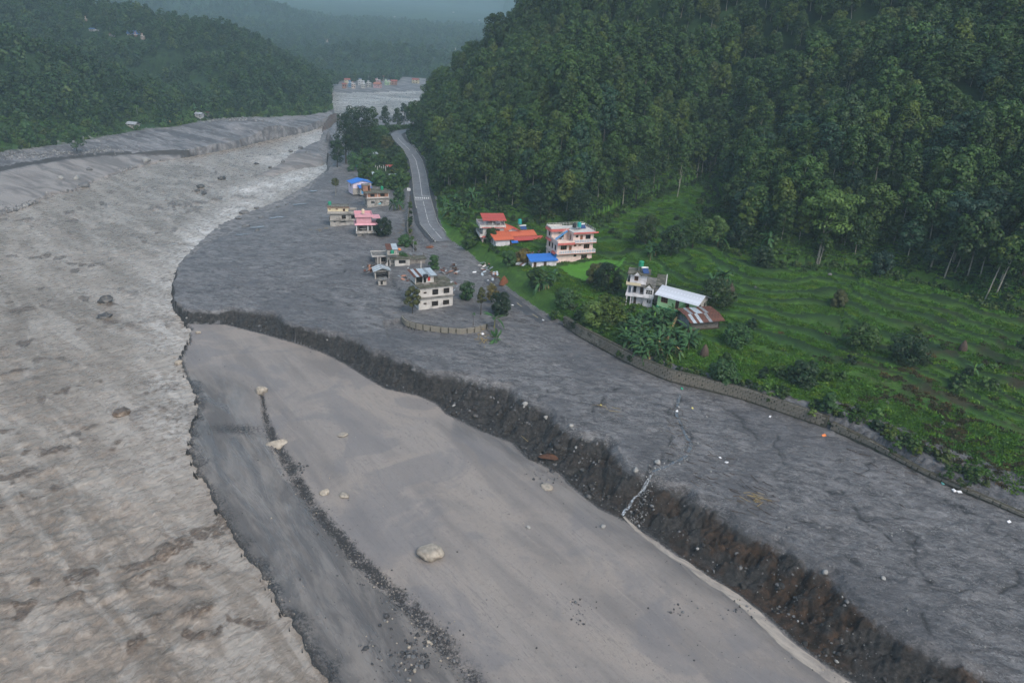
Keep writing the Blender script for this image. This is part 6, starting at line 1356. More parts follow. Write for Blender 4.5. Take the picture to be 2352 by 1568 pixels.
TOWN = [((398, 118), 9, 7, W_BRICK, R_RED, 'brick red house at the left end of the far town', 1, True), ((420, 88), 12, 9, W_CREAM, R_RED, 'cream house with red roof in the left group of the far town', 2, True),
        ((455, 108), 8, 8, W_BLUE, R_BLUE, 'bright blue house in the left group of the far town', 2, False), ((485, 118), 8, 8, W_PEACH, R_RED, 'orange pink house at the right of the left town group', 2, False),
        ((590, 78), 12, 15, W_LILAC, R_TIN, 'tallest pale blue block of the far town', 4, False), ((545, 95), 12, 9, W_WHITE, R_BLUE, 'white block below and left of the tallest town block', 2, False), ((575, 118), 9, 8, W_PALE, R_TIN, 'grey block at the water side of the far town', 2, False),
        ((628, 108), 9, 8, W_PALE, R_TIN, 'unpainted block right of the tallest town block', 2, False), ((735, 62), 12, 9, W_PALE, R_RED, 'red and white topped block in the middle of the far town', 2, True), ((690, 112), 15, 6, W_PINK, R_ORG, 'long salmon roofed house at the water side of the far town', 1, True),
        ((700, 78), 11, 7, W_PINK, R_TIN, 'pink block behind the long salmon house of the far town', 2, False), ((797, 92), 10, 7, W_GREEN, R_TIN, 'mint green house in the right group of the far town', 2, False), ((825, 90), 8, 6, W_CREAM, R_BLUE, 'yellow house beside the mint green one in the far town', 2, False),
        ((858, 92), 13, 7, W_BRICK, R_RED, 'dark red house at the right end of the far town', 2, True), ((1052, 78), 14, 7, W_CREAM, R_RED, 'lone cream house with orange roof on the flood plain', 2, True)]
for (xy, wp, hp, wm, rm, lb, st, gb) in TOWN: far_house(*vv2(*xy), wp * 1.05, hp * 1.15, wm, rm, lb, st, gable=gb, z=-4)
def vv1(x, y): return .3418 * x, .3418 * y
for (xy, wp, hp, wm, rm, lb, st, gb) in [((600, 210), 12, 5, W_WHITE, R_BLUE, 'white house with blue roof high on the left hill', 2, True), ((635, 213), 9, 3, W_WHITE, R_TIN, 'low white annex right of the blue roofed hill house', 1, True), ((855, 238), 32, 4, W_PALE, R_BLUE, 'long building with purple blue roof on the left hill', 1, True),
        ((905, 250), 5, 6, W_BRICK, R_RED, 'narrow brick house right of the long blue roof', 2, False), ((948, 268), 7, 9, W_PEACH, R_RED, 'peach block at the right end of the hill village', 3, False), ((735, 243), 12, 4, W_GREY, R_RUST, 'brown roofed shack left of the long blue roof', 1, True), ((570, 140), 4, 5, W_PEACH, R_RED, 'tiny pink house topmost on the left hill', 2, False),
        ((1312, 783), 15, 7, W_WHITE, R_TIN, 'white cottage with tin roof at the foot of the left hill', 2, True), ((1358, 770), 13, 5, W_MUD, R_RUST, 'brown roofed cottage beside the white one across the river', 1, True), ((850, 842), 22, 4, W_GREY, R_TIN, 'low tin roofed shed half hidden by trees across the river', 1, True),
        ((1985, 285), 5, 4, W_PEACH, R_RED, 'tiny pink house alone on the hazy hill', 1, True), ((2190, 285), 8, 6, W_PEACH, R_ORG, 'orange house on the hazy hill above the valley', 2, True), ((2055, 245), 12, 3, W_WHITE, R_TIN, 'white farmhouse highest on the hazy hill', 1, True), ((2232, 290), 6, 3, W_WHITE, R_TIN, 'small white house right of the orange one on the hazy hill', 1, True)]:
    H_ = far_house(*vv1(*xy), wp, hp, wm, rm, lb, st, gable=gb)
for i in range(7): far_house(1012 + i * 6.2, 110 + (i % 3) * 3, 7, 4, [W_PEACH, W_CREAM, W_WHITE, W_PINK][i % 4], [R_ORG, R_RED, R_TIN][i % 3], 'orange roofed house of the small hazy village left of the forest edge', 2, group='houses of the hazy village')
for (u, v) in [(905, 40), (960, 60), (1040, 30), (1100, 48), (870, 66)]: far_house(u, v, 3.2, 1.6, W_GREY, R_TIN, 'white speck of a farmhouse on the far blue mountainside', 1, group='farmhouses on the far mountain')
# long open tin shed across the river
q = P(333, 286, -1.0); H_ = House('long_shed', 'long open tin roofed shed across the river below the hill', (q[0], q[1], -1.2), 12, 'shed'); w = 14
for i in range(5):
    for py in (0, 4): H_.box('post', WOODD, i * 3.4, i * 3.4 + .2, py, py + .2, -1, 3)
H_.sheets((-.6, -.8, 3.0), (w + .6, -.8, 3.0), (-.6, 5, 3.7), 8, [R_WTIN], ribs=1)
# ------------------------------------------------------------------ single trees
def crown_for(style, leafm, R_, H_, seed, n=2200, size=.5, lobes=14, z0=0): me = crown_mesh('tree_crown_mesh', R_, H_, lobes, n, size, seed, z0, style); me.materials.append(leafm); return me
def tree(u, v, label, h, R_, style='round', leafm=LEAF, z=None, trunk_h=None, n=2200, size=.5, group=None, bark=BARKD, lobes=14, name='broadleaf_tree', cat='tree', lean=(0, 0), limbs=4, sink=.2):
    p = hit(u, v) if z is None else P(u, v, z); th_ = trunk_h if trunk_h is not None else h * .35; seed = int(u * 7 + v)
    t = empty(name, (p[0], p[1], p[2] - sink), random.uniform(0, 6), label, cat, group); t.rotation_euler[0] = lean[0]; t.rotation_euler[1] = lean[1]
    link('crown', crown_for(style, leafm, R_, h - th_, seed, n, size, lobes, th_), parent=t); tm = trunk_mesh('trunk_mesh', th_ + (h - th_) * .6, max(.10, h * .018), seed, limbs, R_ * .6); tm.materials.append(bark); link('trunk', tm, parent=t)
    HOUSEPTS.append((p[0], p[1], R_ * .4)) if h < 3 else None
    return t
LEAFO = mat_leaf('olive_leaf', (.035, .045, .014), (.080, .085, .028)); LEAFG = mat_leaf('mid_green_leaf', (.022, .062, .018), (.055, .125, .034))
tree(948, 716, 'olive brown leaved tree against the left end of the cement house', 7.2, 2.3, 'round', LEAFO, z=0, trunk_h=2.4, n=2400, size=.36)
tree(997, 618, 'bright green bushy tree behind the cement house roof', 4.6, 2.0, 'round', LEAFG, z=0, trunk_h=.2, n=2200, size=.33)
tree(1072, 686, 'dense green bush tree at the right end of the cement house', 5.0, 2.6, 'round', LEAFG, z=0, trunk_h=.2, n=2600, size=.34)
tree(1104, 722, 'slim young tree on a bare thin stem in the mud', 8.0, 1.5, 'tall', LEAFO, z=0, trunk_h=3.6, n=1500, size=.33)
tree(1128, 695, 'thin leaved tree behind the round mango like tree', 5.6, 1.9, 'round', LEAFO, z=0, trunk_h=1.4, n=1500, size=.34)
tree(1150, 722, 'dark round tree standing in mud by the fallen banana plant', 6.2, 3.4, 'round', LEAFD, z=0, trunk_h=.6, n=3200, size=.36)
tree(1087, 748, 'thin sapling with a few leaves by the curved wall', 4.0, .45, 'tall', LEAFG, z=0, trunk_h=3.3, n=60, size=.3, limbs=1, lobes=3)
tree(880, 545, 'dark round tree beside the pink house', 7.0, 3.9, 'round', LEAFD, z=-.5, trunk_h=1.2, n=3200, size=.42)
tree(771, 446, 'lone small crowned tree on a tall bare trunk in the mud', 7.4, 1.9, 'round', LEAFO, z=-2, trunk_h=4.6, n=1100, size=.4, bark=BARK)
tree(928, 566, 'small green tree in the hollow by the road wall', 4.2, 2.6, 'round', LEAFG, z=-.3, trunk_h=.2, n=2200, size=.36)
tree(925, 598, 'green creeper bush spread on the swamped house roof', 2.6, 2.6, 'flat', LEAFG, z=.4, trunk_h=.2, n=1600, size=.33)
tree(917, 468, 'leafy tree between the brick house and the road', 7.0, 3.2, 'round', LEAFG, z=-.2, trunk_h=.8, n=2200, size=.45)
for i, (u, v, h, r, st, lf, lb) in enumerate([(775, 384, 13, 4.2, 'round', LEAFD, 'leaning leafy tree at the river tip of the tree knoll'), (795, 376, 24, 6.0, 'round', LEAFD, 'tall slender tree at the left of the dark knoll clump'), (812, 368, 26, 6.5, 'round', LEAFD, 'tallest dark tree of the knoll clump beside the river'),
        (832, 362, 25, 6.5, 'round', LEAFD, 'tall dark tree in the middle of the knoll clump'), (853, 352, 23, 5.5, 'round', LEAF, 'tall tree at the right of the knoll clump'), (885, 300, 15, 4.2, 'tall', LEAFD, 'single narrow tree standing before the far river bend'), (912, 296, 13, 3.2, 'tall', LEAFD, 'thin tree left of the pair by the road bend'),
        (928, 295, 16, 3.8, 'tall', LEAFD, 'feathery tree at the road bend against the river'), (947, 294, 14, 4.4, 'flat', LEAF, 'wide thin crowned tree touching the forest edge at the bend'), (876, 318, 7, 4, 'round', LEAFG, 'round tree at the left of the road bend'), (866, 345, 10, 5.5, 'round', LEAF, 'broad tree hanging over the left road edge'),
        (890, 350, 8, 4.5, 'round', LEAFO, 'olive tree just left of the road below the bend'), (845, 382, 8, 4.6, 'round', LEAFG, 'leafy tree beside the small tin hut on the knoll'), (815, 392, 8, 4.5, 'round', LEAFG, 'green tree at the mud edge of the knoll'), (920, 395, 8, 4.2, 'round', LEAF, 'dark tree between the sheds and the road'), (905, 378, 8, 4.4, 'round', LEAFD, 'dense tree behind the unfinished columns'), (835, 410, 6, 3.2, 'round', LEAF, 'low tree behind the lilac house'), (872, 425, 6, 3.2, 'round', LEAFG, 'green tree below the tin lean-to'), (925, 432, 6, 3, 'round', LEAF, 'low tree at the left kerb near the crossing')]):
    tree(u, v, lb, h * 1.12, r * 1.1, st, lf, trunk_h=h * (.3 if h > 10 else .12), n=4200 if h > 20 else 2200, size=.6, lobes=24 if h > 20 else 14)
# right hand side
for (u, v, h, r, st, lf, lb, th_) in [(1296, 700, 4.6, 3.3, 'round', LEAFG, 'round bright bush below the rice field', .2), (1395, 668, 8, 4.8, 'round', LEAFD, 'dark tree left of the whitewashed villa', .6), (1368, 655, 6.5, 3.6, 'round', LEAFO, 'olive tinted tree at the corner of the rice field', .6), (1400, 740, 7, 4.4, 'round', LEAF, 'leafy tree below the villa beside the wall', .6), (1360, 745, 6, 3.8, 'round', LEAFG, 'big leaved bush over the stone wall below the villa', .2),
        (1482, 560, 9.5, 4.8, 'round', LEAFD, 'dark round tree behind the peach house field', 2), (1540, 590, 10, 5, 'round', LEAFD, 'broad dark tree above the whitewashed villa', 2), (1590, 570, 11, 5, 'round', LEAF, 'tall broadleaf tree left of the pale one at the forest edge', 3), (1640, 560, 9, 4.4, 'round', LEAFG, 'pale tipped tree at the lower forest edge', 2), (1700, 570, 9, 4.6, 'round', LEAFD, 'shadowy tree right above the villa field', 2),
        (1640, 706, 7.5, 5.6, 'round', LEAFD, 'dark spreading tree right of the green house', .6), (1690, 790, 5, 3.8, 'round', LEAFG, 'bright green bush right of the rusty shed', .1), (1170, 610, 4.6, 2.4, 'round', LEAFG, 'small tree before the low white house', .4), (1128, 560, 5.5, 2.4, 'round', LEAF, 'leafy tree in front of the cream terrace house', .6), (1080, 566, 4.5, 2.8, 'round', LEAF, 'bush between the road and the cream terrace house', .2),
        (1265, 585, 3.0, 2.0, 'round', LEAFG, 'garden bush left of the peach house', .1), (1200, 602, 4, 3, 'round', LEAFO, 'yellowish bush above the outhouse', .2), (1235, 660, 5.5, 3.2, 'round', LEAF, 'bush below the bananas on the road bank', .2), (1330, 500, 11, 5.5, 'round', LEAFD, 'large dark tree behind the peach house', 3), (1460, 470, 17, 6.5, 'round', LEAFD, 'huge round crowned dark tree at the edge of the terraces', 5), (1240, 505, 12, 5, 'round', LEAFD, 'dark tree between the two red trimmed houses', 3),
        (1975, 800, 6, 4.6, 'round', LEAF, 'bushy tree in the middle of the wild slope', .3), (2085, 830, 6, 5, 'round', LEAFD, 'dark thicket tree right of the middle of the slope', .3), (1840, 880, 5, 3.4, 'round', LEAFD, 'dark bush above the mud wall', .2), (1660, 870, 4, 3.5, 'round', LEAFG, 'green bush by the wall right of the haystack', .1), (1900, 945, 4.5, 1.9, 'tall', LEAFG, 'pale feathery bush growing on the end of the wall', .1),
        (1752, 612, 6, 3.6, 'round', LEAFD, 'small dark tree on the upper terrace edge', .6), (2020, 640, 8, 3.4, 'round', LEAFB, 'blue green tree at the forest foot on the right', 2), (1925, 700, 4, 2.6, 'round', LEAFO, 'thin olive shrub between terrace lines', .3)]:
    tree(u, v, lb, h, r, st, lf, trunk_h=th_, n=2600, size=.5)
tree(1877, 603, 'pale yellow green tree with layered crown at the forest edge', 22, 8.5, 'flat', mat_leaf('yellow_green_leaf', (.055, .11, .02), (.13, .23, .045)), trunk_h=9, n=4600, size=.62, lobes=30, bark=BARK, limbs=7)
tree(2190, 600, 'blue green layered tree among the dark forest on the right', 19, 5.5, 'flat', LEAFB, trunk_h=7, n=2800, size=.62, lobes=22, bark=BARK)
tree(2345, 640, 'bright green tree cut by the right edge of the picture', 16, 4.5, 'round', LEAF2, trunk_h=3, n=3000, size=.6)
tree(176, 344, 'lone tree with bare trunk in the flooded bank at far left', 13, 5.5, 'tall', LEAFG, z=-1.5, trunk_h=2.5, n=2200, size=.7)
tree(68, 332, 'slim tree at the field edge near the left border', 12, 4, 'tall', LEAFG, z=-1.2, trunk_h=2, n=1500, size=.8)
# pale bare trunks standing in front of the wood
for (u0, v0, h, ln) in [(2265, 682, 17, .12), (2288, 675, 15, .1), (2250, 640, 12, -.05), (2168, 640, 14, .03), (2193, 628, 12, .1), (2135, 622, 9, .1), (1612, 400, 16, 0), (1640, 385, 15, .05), (1652, 384, 15, .03), (1555, 455, 18, .04), (1560, 420, 16, 0), (1733, 360, 20, .05), (1745, 350, 18, .03), (1430, 478, 14, 0), (1600, 412, 15, 0), (1630, 395, 16, .02), (2352, 855, 9, 0), (1320, 475, 13, 0), (1500, 440, 13, 0), (1880, 610, 10, 0)]:
    p = hit(u0, v0); t = empty('slender_tree', (p[0], p[1], p[2] - .3), random.uniform(0, 6), 'slender tree with a long pale bare trunk at the forest edge', 'tree', 'bare trunked trees at the forest edge')
    t.rotation_euler = (0, ln, 0); tm = trunk_mesh('trunk_mesh', h * .9, .2, int(u0), 2, 2.2, .6); tm.materials.append(BARK); link('trunk', tm, parent=t); cr = crown_for('tall', LEAF, 3.2, h * .42, int(u0 * 3), 1000, .62, 11, h * .62); link('crown', cr, parent=t)
# ------------------------------------------------------------------ banana plants
BL = mat_leaf('banana_leaf', (.020, .060, .020), (.050, .125, .036)); BLP = mat_plain('young_banana_leaf', (.10, .21, .04), .5, .2, 2); BLD = mat_plain('dry_banana_leaf', (.30, .22, .10), .8, .3, 2); BST = mat_plain('banana_stem', (.13, .13, .055), .7, .3, 2)
def banana_leaf(name, L, w, rise, drop, mat, seed):
    rg_ = np.random.default_rng(seed); n = 8; b = B()
    for i in range(n + 1):
        t = i / n; x_ = L * (t * .9 if drop else t * .5); z_ = rise * L * t - drop * L * t * t * 1.2; ww = w * (.06 if t < .14 else math.sin(pi * min(1, (t - .1) / .92)) ** .6 + .05) * .5 * (1 + rg_.uniform(-.12, .12))
        b.v += [(x_, -ww, z_ - ww * .35), (x_, 0, z_), (x_, ww, z_ - ww * .35)]
    for i in range(n):
        for j in range(2): b.f.append((i * 3 + j, i * 3 + j + 1, i * 3 + j + 4, i * 3 + j + 3))
    me = b.mesh(name, mat); at = me.attributes.new('tint', 'FLOAT', 'POINT'); at.data.foreach_set('value', np.asarray(rg_.random(len(b.v)), np.float32)); return me
BLM = [banana_leaf('banana_leaf_mesh', 2.7, .62, [.75, .9, .55, 1.0, .35][i], [.65, .5, .85, .35, 1.0][i], BL, i) for i in range(5)]; BLU = banana_leaf('banana_leaf_mesh', 1.5, .42, .95, .0, BLP, 9); BLDR = banana_leaf('banana_leaf_mesh', 2.2, .5, .1, 1.1, BLD, 10)
BSM = B().tube((0, 0, -.4), (0, 0, 2.1), .17, .10, 7).mesh('banana_stem_mesh', BST, True)
def banana(u, v, s, label, group=None, z=None, lean=None, n=9, yl=.2, dry=.3, pos=None):
    p = hit(u, v) if pos is None else pos
    t = empty('banana_plant', (p[0], p[1], p[2]), random.uniform(0, 6), label, 'banana plant', group, (s, s, s)); t.rotation_euler[0] = lean[0] if lean else random.gauss(0, .08); t.rotation_euler[1] = lean[1] if lean else random.gauss(0, .08)
    link('stem', BSM, parent=t)
    for i in range(n):
        me = random.choice(BLM); k = random.uniform(.8, 1.15); link('leaf', me, parent=t, loc=(0, 0, 2.0 + random.uniform(-.25, .1)), rot=(random.gauss(0, .12), random.gauss(0, .12), i * 2.4 + random.gauss(0, .25)), scale=(k, k, k))
    if random.random() < yl: link('leaf', BLU, parent=t, loc=(0, 0, 2.0), rot=(0, -.5, random.uniform(0, 6)))['label'] = 'pale young upright leaf'
    if random.random() < dry: link('leaf', BLDR, parent=t, loc=(0, 0, 1.9), rot=(0, 0, random.uniform(0, 6)))['label'] = 'dry brown hanging leaf'
    return t
def clump(u, v, ru, rv, n, s, label, group):
    for i in range(n):
        a = random.uniform(0, 6.28); k = math.sqrt(random.random()); banana(u + ru * k * cos(a), v + rv * k * sin(a), s * random.uniform(.8, 1.15), label, group)
clump(1510, 780, 82, 50, 60, 1.12, 'banana plant of the big clump beside the rusty shed', 'big banana clump by the rusty shed')
clump(1250, 655, 34, 18, 9, 1.15, 'banana plant on the road bank below the blue roofed shed', 'bananas below the blue roofed shed')
clump(1640, 650, 30, 14, 7, 1.1, 'banana plant behind the green house', 'bananas behind the green house')
clump(1040, 490, 22, 30, 12, 1.3, 'banana plant on the right bank of the road near the crossing', 'bananas on the right road bank'); clump(1085, 470, 14, 10, 4, 1.3, 'banana plant at the forest foot above the road', 'bananas at the forest foot')
clump(1495, 590, 14, 16, 5, 1.3, 'banana plant beside the dark tree above the villa', 'bananas above the villa'); clump(1670, 560, 30, 12, 6, 1.3, 'banana plant at the lower forest edge', 'bananas at the lower forest edge'); clump(1770, 568, 10, 10, 2, 1.2, 'banana plant in the shade left of the pale layered tree', 'bananas by the pale layered tree')
clump(912, 480, 10, 12, 3, 1.2, 'banana plant beside the road wall', 'bananas beside the road wall'); clump(460, 268, 12, 4, 4, 2.0, 'banana plant by the white cottage across the river', 'bananas by the white cottage'); clump(395, 282, 25, 5, 6, 2.0, 'banana plant by the long shed across the river', 'bananas by the long shed')
banana(1138, 756, 1.3, 'leaning banana plant still green in the mud by the dark round tree', lean=(0, .1), pos=P(1135, 752, 0), n=9); t = banana(2232, 862, .9, 'single pale young banana plant on the wild slope', yl=1, n=6)
t = banana(0, 0, 1.2, 'flattened banana plant lying broken at the end of the curved wall', pos=P(1128, 772, .2), n=8, lean=(0, 0), dry=1); t.rotation_euler = (1.35, 0, .6)
# haystacks
HAY = mat_plain('old_straw', (.085, .060, .045), .95, .4, 2, bump=.8)
for (u, v, s, lb) in [(1617, 818, 1.0, 'tall narrow haystack between the rusty shed and the wall'), (1678, 674, 1.0, 'brown pointed haystack in the bushes behind the villa'), (2210, 806, .9, 'reddish brown stack on the wild right slope')]:
    p = hit(u, v); tag(B().lathe((0, 0, -.3), [(.9, 0), (1.1, .8), (.95, 1.8), (.55, 2.7), (.12, 3.5)], 12).put('haystack', HAY, None, True, loc=tuple(p), scale=(s, s, s)), lb, 'haystack')
# ------------------------------------------------------------------ wreckage, litter and driftwood
def at_ground(u, v): return hit(u, v)
SOILR = mat_plain('red_earth', (.17, .065, .032), .95, .4, 1.5, stain=(.09, .05, .03), bump=.8)
def heap(u, v, rx, ry, h, mat, name, label, cat, rz=0, seed=1):
    p = at_ground(u, v); n = 18; vs = []; fs = []
    rg_ = np.random.default_rng(seed)
    for i in range(7):
        r = 1 - i / 6.5; z_ = h * (1 - r ** 1.6)
        for j in range(n): a = 2 * pi * j / n; k = 1 + .16 * math.sin(3 * a + seed) + rg_.uniform(-.07, .07); vs.append((rx * r * k * cos(a), ry * r * k * sin(a), z_ - .25 + rg_.uniform(-.05, .05) * h))
    for i in range(6):
        for j in range(n): fs.append((i * n + j, i * n + (j + 1) % n, (i + 1) * n + (j + 1) % n, (i + 1) * n + j))
    b = B(); b.v = vs; b.f = fs; return tag(b.put(name, mat, None, True, loc=tuple(p), rot=(0, 0, rz)), label, cat)
heap(1157, 650, 1.6, 2.0, 2.6, SOILR, 'earth_slip', 'red brown earth slip against the road bank', 'earth heap', seed=2); heap(1000, 652, 4.0, 2.2, 2.4, SOILR, 'earth_heap', 'red brown earth heap behind the cement house', 'earth heap', .3, 3); heap(990, 567, 1.8, .9, .7, SOILR, 'earth_heap', 'small red gravel heap in the road', 'earth heap', 0, 4)
heap(1265, 1045, 2.2, 1.3, .55, mat_plain('rusty_earth', (.085, .042, .026), .95, .4, 1.5, bump=.8), 'earth_slip', 'rust red earth slump at the foot of the dark scar', 'earth heap', .2, 5)
SHEETS = [B().box(-.8, .8, -.5, .5, 0, .05).mesh('scrap_mesh', m_) for m_ in (R_TIN, R_TIN2, R_RUST, W_PALE, W_BRICK, WOODD)]
def scrap(u, v, ru, rv, n, hmax, label, group, base=0):
    for i in range(n):
        p = at_ground(u + random.uniform(-ru, ru), v + random.uniform(-rv, rv)); k = random.uniform(.4, 1.2)
        tag(link('scrap_piece', random.choice(SHEETS), loc=(p[0], p[1], p[2] + random.uniform(0, hmax)), rot=(random.gauss(0, .5), random.gauss(0, .4), random.uniform(0, 6)), scale=(k, k * random.uniform(.5, 1), 1.5)), label, 'scrap', group)
scrap(1115, 620, 18, 12, 26, 1.0, 'broken sheet or slab in the rubble heap beside the road', 'rubble heap beside the road'); scrap(1135, 636, 12, 8, 14, .8, 'broken sheet or slab in the rubble heap beside the road', 'rubble heap beside the road')
scrap(1030, 625, 22, 14, 26, 1.2, 'broken roof sheet in the wreckage behind the cement house', 'wreckage behind the cement house'); scrap(955, 590, 22, 12, 16, .9, 'broken timber or sheet beside the swamped houses', 'wreckage beside the swamped houses'); scrap(845, 618, 16, 8, 12, .5, 'dark debris left of the open tin shed', 'debris left of the tin shed')
scrap(925, 640, 14, 9, 8, .3, 'flat debris piece in the mud between shed and cement house', 'debris between shed and house'); scrap(1045, 660, 8, 14, 8, .3, 'dark debris at the right side of the cement house', 'debris right of the cement house')
STK = [B().tube((-.5, 0, 0), (.5, .03, .02), .05, .03, 5).mesh('stick_mesh', m_) for m_ in (WOODD, mat_plain('driftwood', (.13, .10, .075), .85, .3, 3), mat_plain('straw_stalk', (.34, .26, .12), .85, .3, 3), mat_plain('red_brown_wood', (.20, .07, .04), .8, .3))]
def sticks(u, v, ru, rv, n, L0, L1, label, group, which=(0, 0, 1), hmax=.15, tilt=.05, ang=None):
    for i in range(n):
        p = at_ground(u + random.gauss(0, ru), v + random.gauss(0, rv)); L = random.uniform(L0, L1)
        tag(link('driftwood', STK[random.choice(which)], loc=(p[0], p[1], p[2] + .06 + random.uniform(0, hmax)), rot=(0, random.gauss(0, tilt), (ang + random.gauss(0, .5)) if ang is not None else random.uniform(0, 6)), scale=(L, 1.2, 1.2)), label, 'driftwood', group)
sticks(1720, 1140, 34, 20, 34, .8, 2.8, 'dark stick stranded on the right hand mud above the scar', 'sticks stranded on the right hand mud', ang=-.7); sticks(1630, 1070, 50, 35, 26, .6, 1.8, 'dark stick stranded on the right hand mud above the scar', 'sticks stranded on the right hand mud', ang=-.6); sticks(1555, 970, 16, 22, 16, .8, 2.0, 'dark stick along the upper stream bed', 'sticks along the upper stream bed', ang=-1.0)
sticks(1735, 1145, 14, 8, 12, 1.0, 2.2, 'straw coloured stalk in the tangle above the scar', 'straw stalks above the scar', (2,), ang=-.2); sticks(1395, 940, 26, 8, 9, 1.2, 3.2, 'pale stalk lying across the mud flow', 'pale stalks on the mud flow', (2, 1), ang=-.6); sticks(1108, 778, 11, 9, 40, .7, 1.8, 'straw coloured leaf rubbish at the end of the curved wall', 'straw rubbish at the curved wall', (2,), .5, .4)
sticks(880, 527, 0.1, .1, 1, 1.2, 1.3, 'short grey stick under the round tree by the pink house', None); sticks(928, 525, 14, 14, 26, 1.5, 3.5, 'stripped pole in the driftwood jam below the road wall', 'driftwood jam below the road wall', (1, 1, 2), .8, .25, .3); sticks(740, 526, 16, 3, 8, 1, 2.4, 'straw wrack left of the half buried houses', 'straw wrack on the left mud', (2,), .2, .1, 0)
sticks(2140, 1080, 120, 40, 26, .8, 2.6, 'thin stick on the mud near the right edge', 'thin sticks near the right edge', (0, 0, 1), ang=-.6); sticks(975, 573, 30, 5, 6, 1, 2.5, 'splintered red brown timber beside the swamped houses', 'splintered timber', (3,), 1.0, .4); sticks(1180, 735, 30, 10, 12, 1, 3, 'dark branch on the mud right of the round tree', 'branches right of the round tree', (0,), ang=-.3); sticks(700, 650, 180, 60, 40, .6, 1.6, 'small stick on the wide grey mud field', 'sticks on the wide mud field', (0, 1), ang=0)
sticks(1200, 1004, .1, .1, 1, 4.2, 4.3, 'long pale pole at the foot of the cut bank', None, (2,), ang=-.4)
LITM = [B().box(-.3, .3, -.22, .22, 0, .16).mesh('litter_mesh', mat_plain(nm_, c_, .5, .1)) for nm_, c_ in (('white_plastic', (.75, .75, .76)), ('orange_plastic', (.75, .22, .06)), ('green_plastic', (.03, .35, .2)), ('yellow_plastic', (.7, .6, .15)), ('teal_plastic', (.2, .55, .5)))]
for me in LITM:
    n_ = len(me.vertices); co = np.zeros(n_ * 3, np.float32); me.vertices.foreach_get('co', co); co = co.reshape(-1, 3); co += np.random.default_rng(3).uniform(-.08, .08, co.shape); me.vertices.foreach_set('co', co.ravel())
for (u, v, k, s, lb) in [(1654, 1052, 0, 1.1, 'white plastic scrap in the sticks above the scar'), (1668, 1062, 0, 1.3, 'larger white plastic bag on the mud above the scar'), (1768, 957, 0, 1.2, 'white bag beside the winding drain line'), (1893, 1001, 1, 1.5, 'orange scrap on the mud below the wall end'), (2190, 1127, 0, 1.5, 'white bag, left of two near the right edge'), (2204, 1131, 0, 1.5, 'white bag, right of two near the right edge'), (2166, 1111, 4, 1.2, 'mint plastic scrap near the right edge'),
        (2318, 1199, 0, 1.2, 'small white scrap close to the right border'), (1555, 945, 0, 1.2, 'white wrapper in the upper stream bed'), (1590, 938, 3, .9, 'yellowish wrapper beside the upper stream'), (1566, 893, 2, 1.0, 'green scrap at the wall foot by the stream'), (918, 574, 1, 2.6, 'orange tarpaulin on the swamped house roof'), (848, 634 - 12, 1, 1.3, 'orange rag left of the open tin shed'), (1107, 768, 0, 2.2, 'white and blue sack on the straw rubbish'), (1150, 690 + 1, 0, 1.3, 'white bundle beside the dark round tree'), (1178, 702, 0, 1.6, 'white scrap right of the dark round tree'),
        (1121, 645, 0, 1.2, 'white scrap on the mud road by the rubble'), (1090, 627, 0, 2.4, 'long pale board on the mud road'), (810, 499, 0, 1.2, 'white scrap in front of the brick house'), (1380, 560 + 1170 - 800, 3, .8, 'yellow scrap on the middle mud flow'), (1248, 742 - 6, 0, 1.4, 'white rag at the green bank foot'), (937, 616, 0, .9, 'white cup like scrap beside the swamped house')]:
    p = at_ground(u, v); tag(link('litter', LITM[k], loc=(p[0], p[1], p[2] + .03), rot=(random.gauss(0, .2), random.gauss(0, .2), random.uniform(0, 6)), scale=(s * .75, s * .75, s)), lb, 'litter')
# poles and the road sign
for (u, v, h, m_, lb) in [(950, 588 - 10, 4.5, STEEL, 'thin grey pole at the lower end of the road wall'), (972, 604 - 4, 3.2, WOODD, 'wooden post in the mud road behind the bright green tree'), (1486, 720 + 4, 6, STEEL, 'grey pole in the bushes below the villa'), (317, 272, 8, STEEL, 'pole at the end of the long shed across the river')]:
    p = at_ground(u, v); tag(B().tube((0, 0, -.4), (0, 0, h), .09, .06, 6).put('pole', m_, loc=tuple(p)), lb, 'pole')
p = at_ground(939, 452); s = empty('road_sign', (p[0], p[1], p[2]), 0, 'white square road sign at the left road edge below the crossing', 'sign'); B().tube((0, 0, -.3), (0, 0, 3.0), .05, n=6).put('post', STEEL, s); B().box(-.75, .75, -.06, -.02, 2.7, 3.9).put('panel', WHT, s); B().box(-.45, -.1, -.07, -.061, 2.95, 3.6).put('symbol', RAILM, s); B().box(.1, .4, -.07, -.061, 2.95, 3.5).put('symbol', RAILM, s)
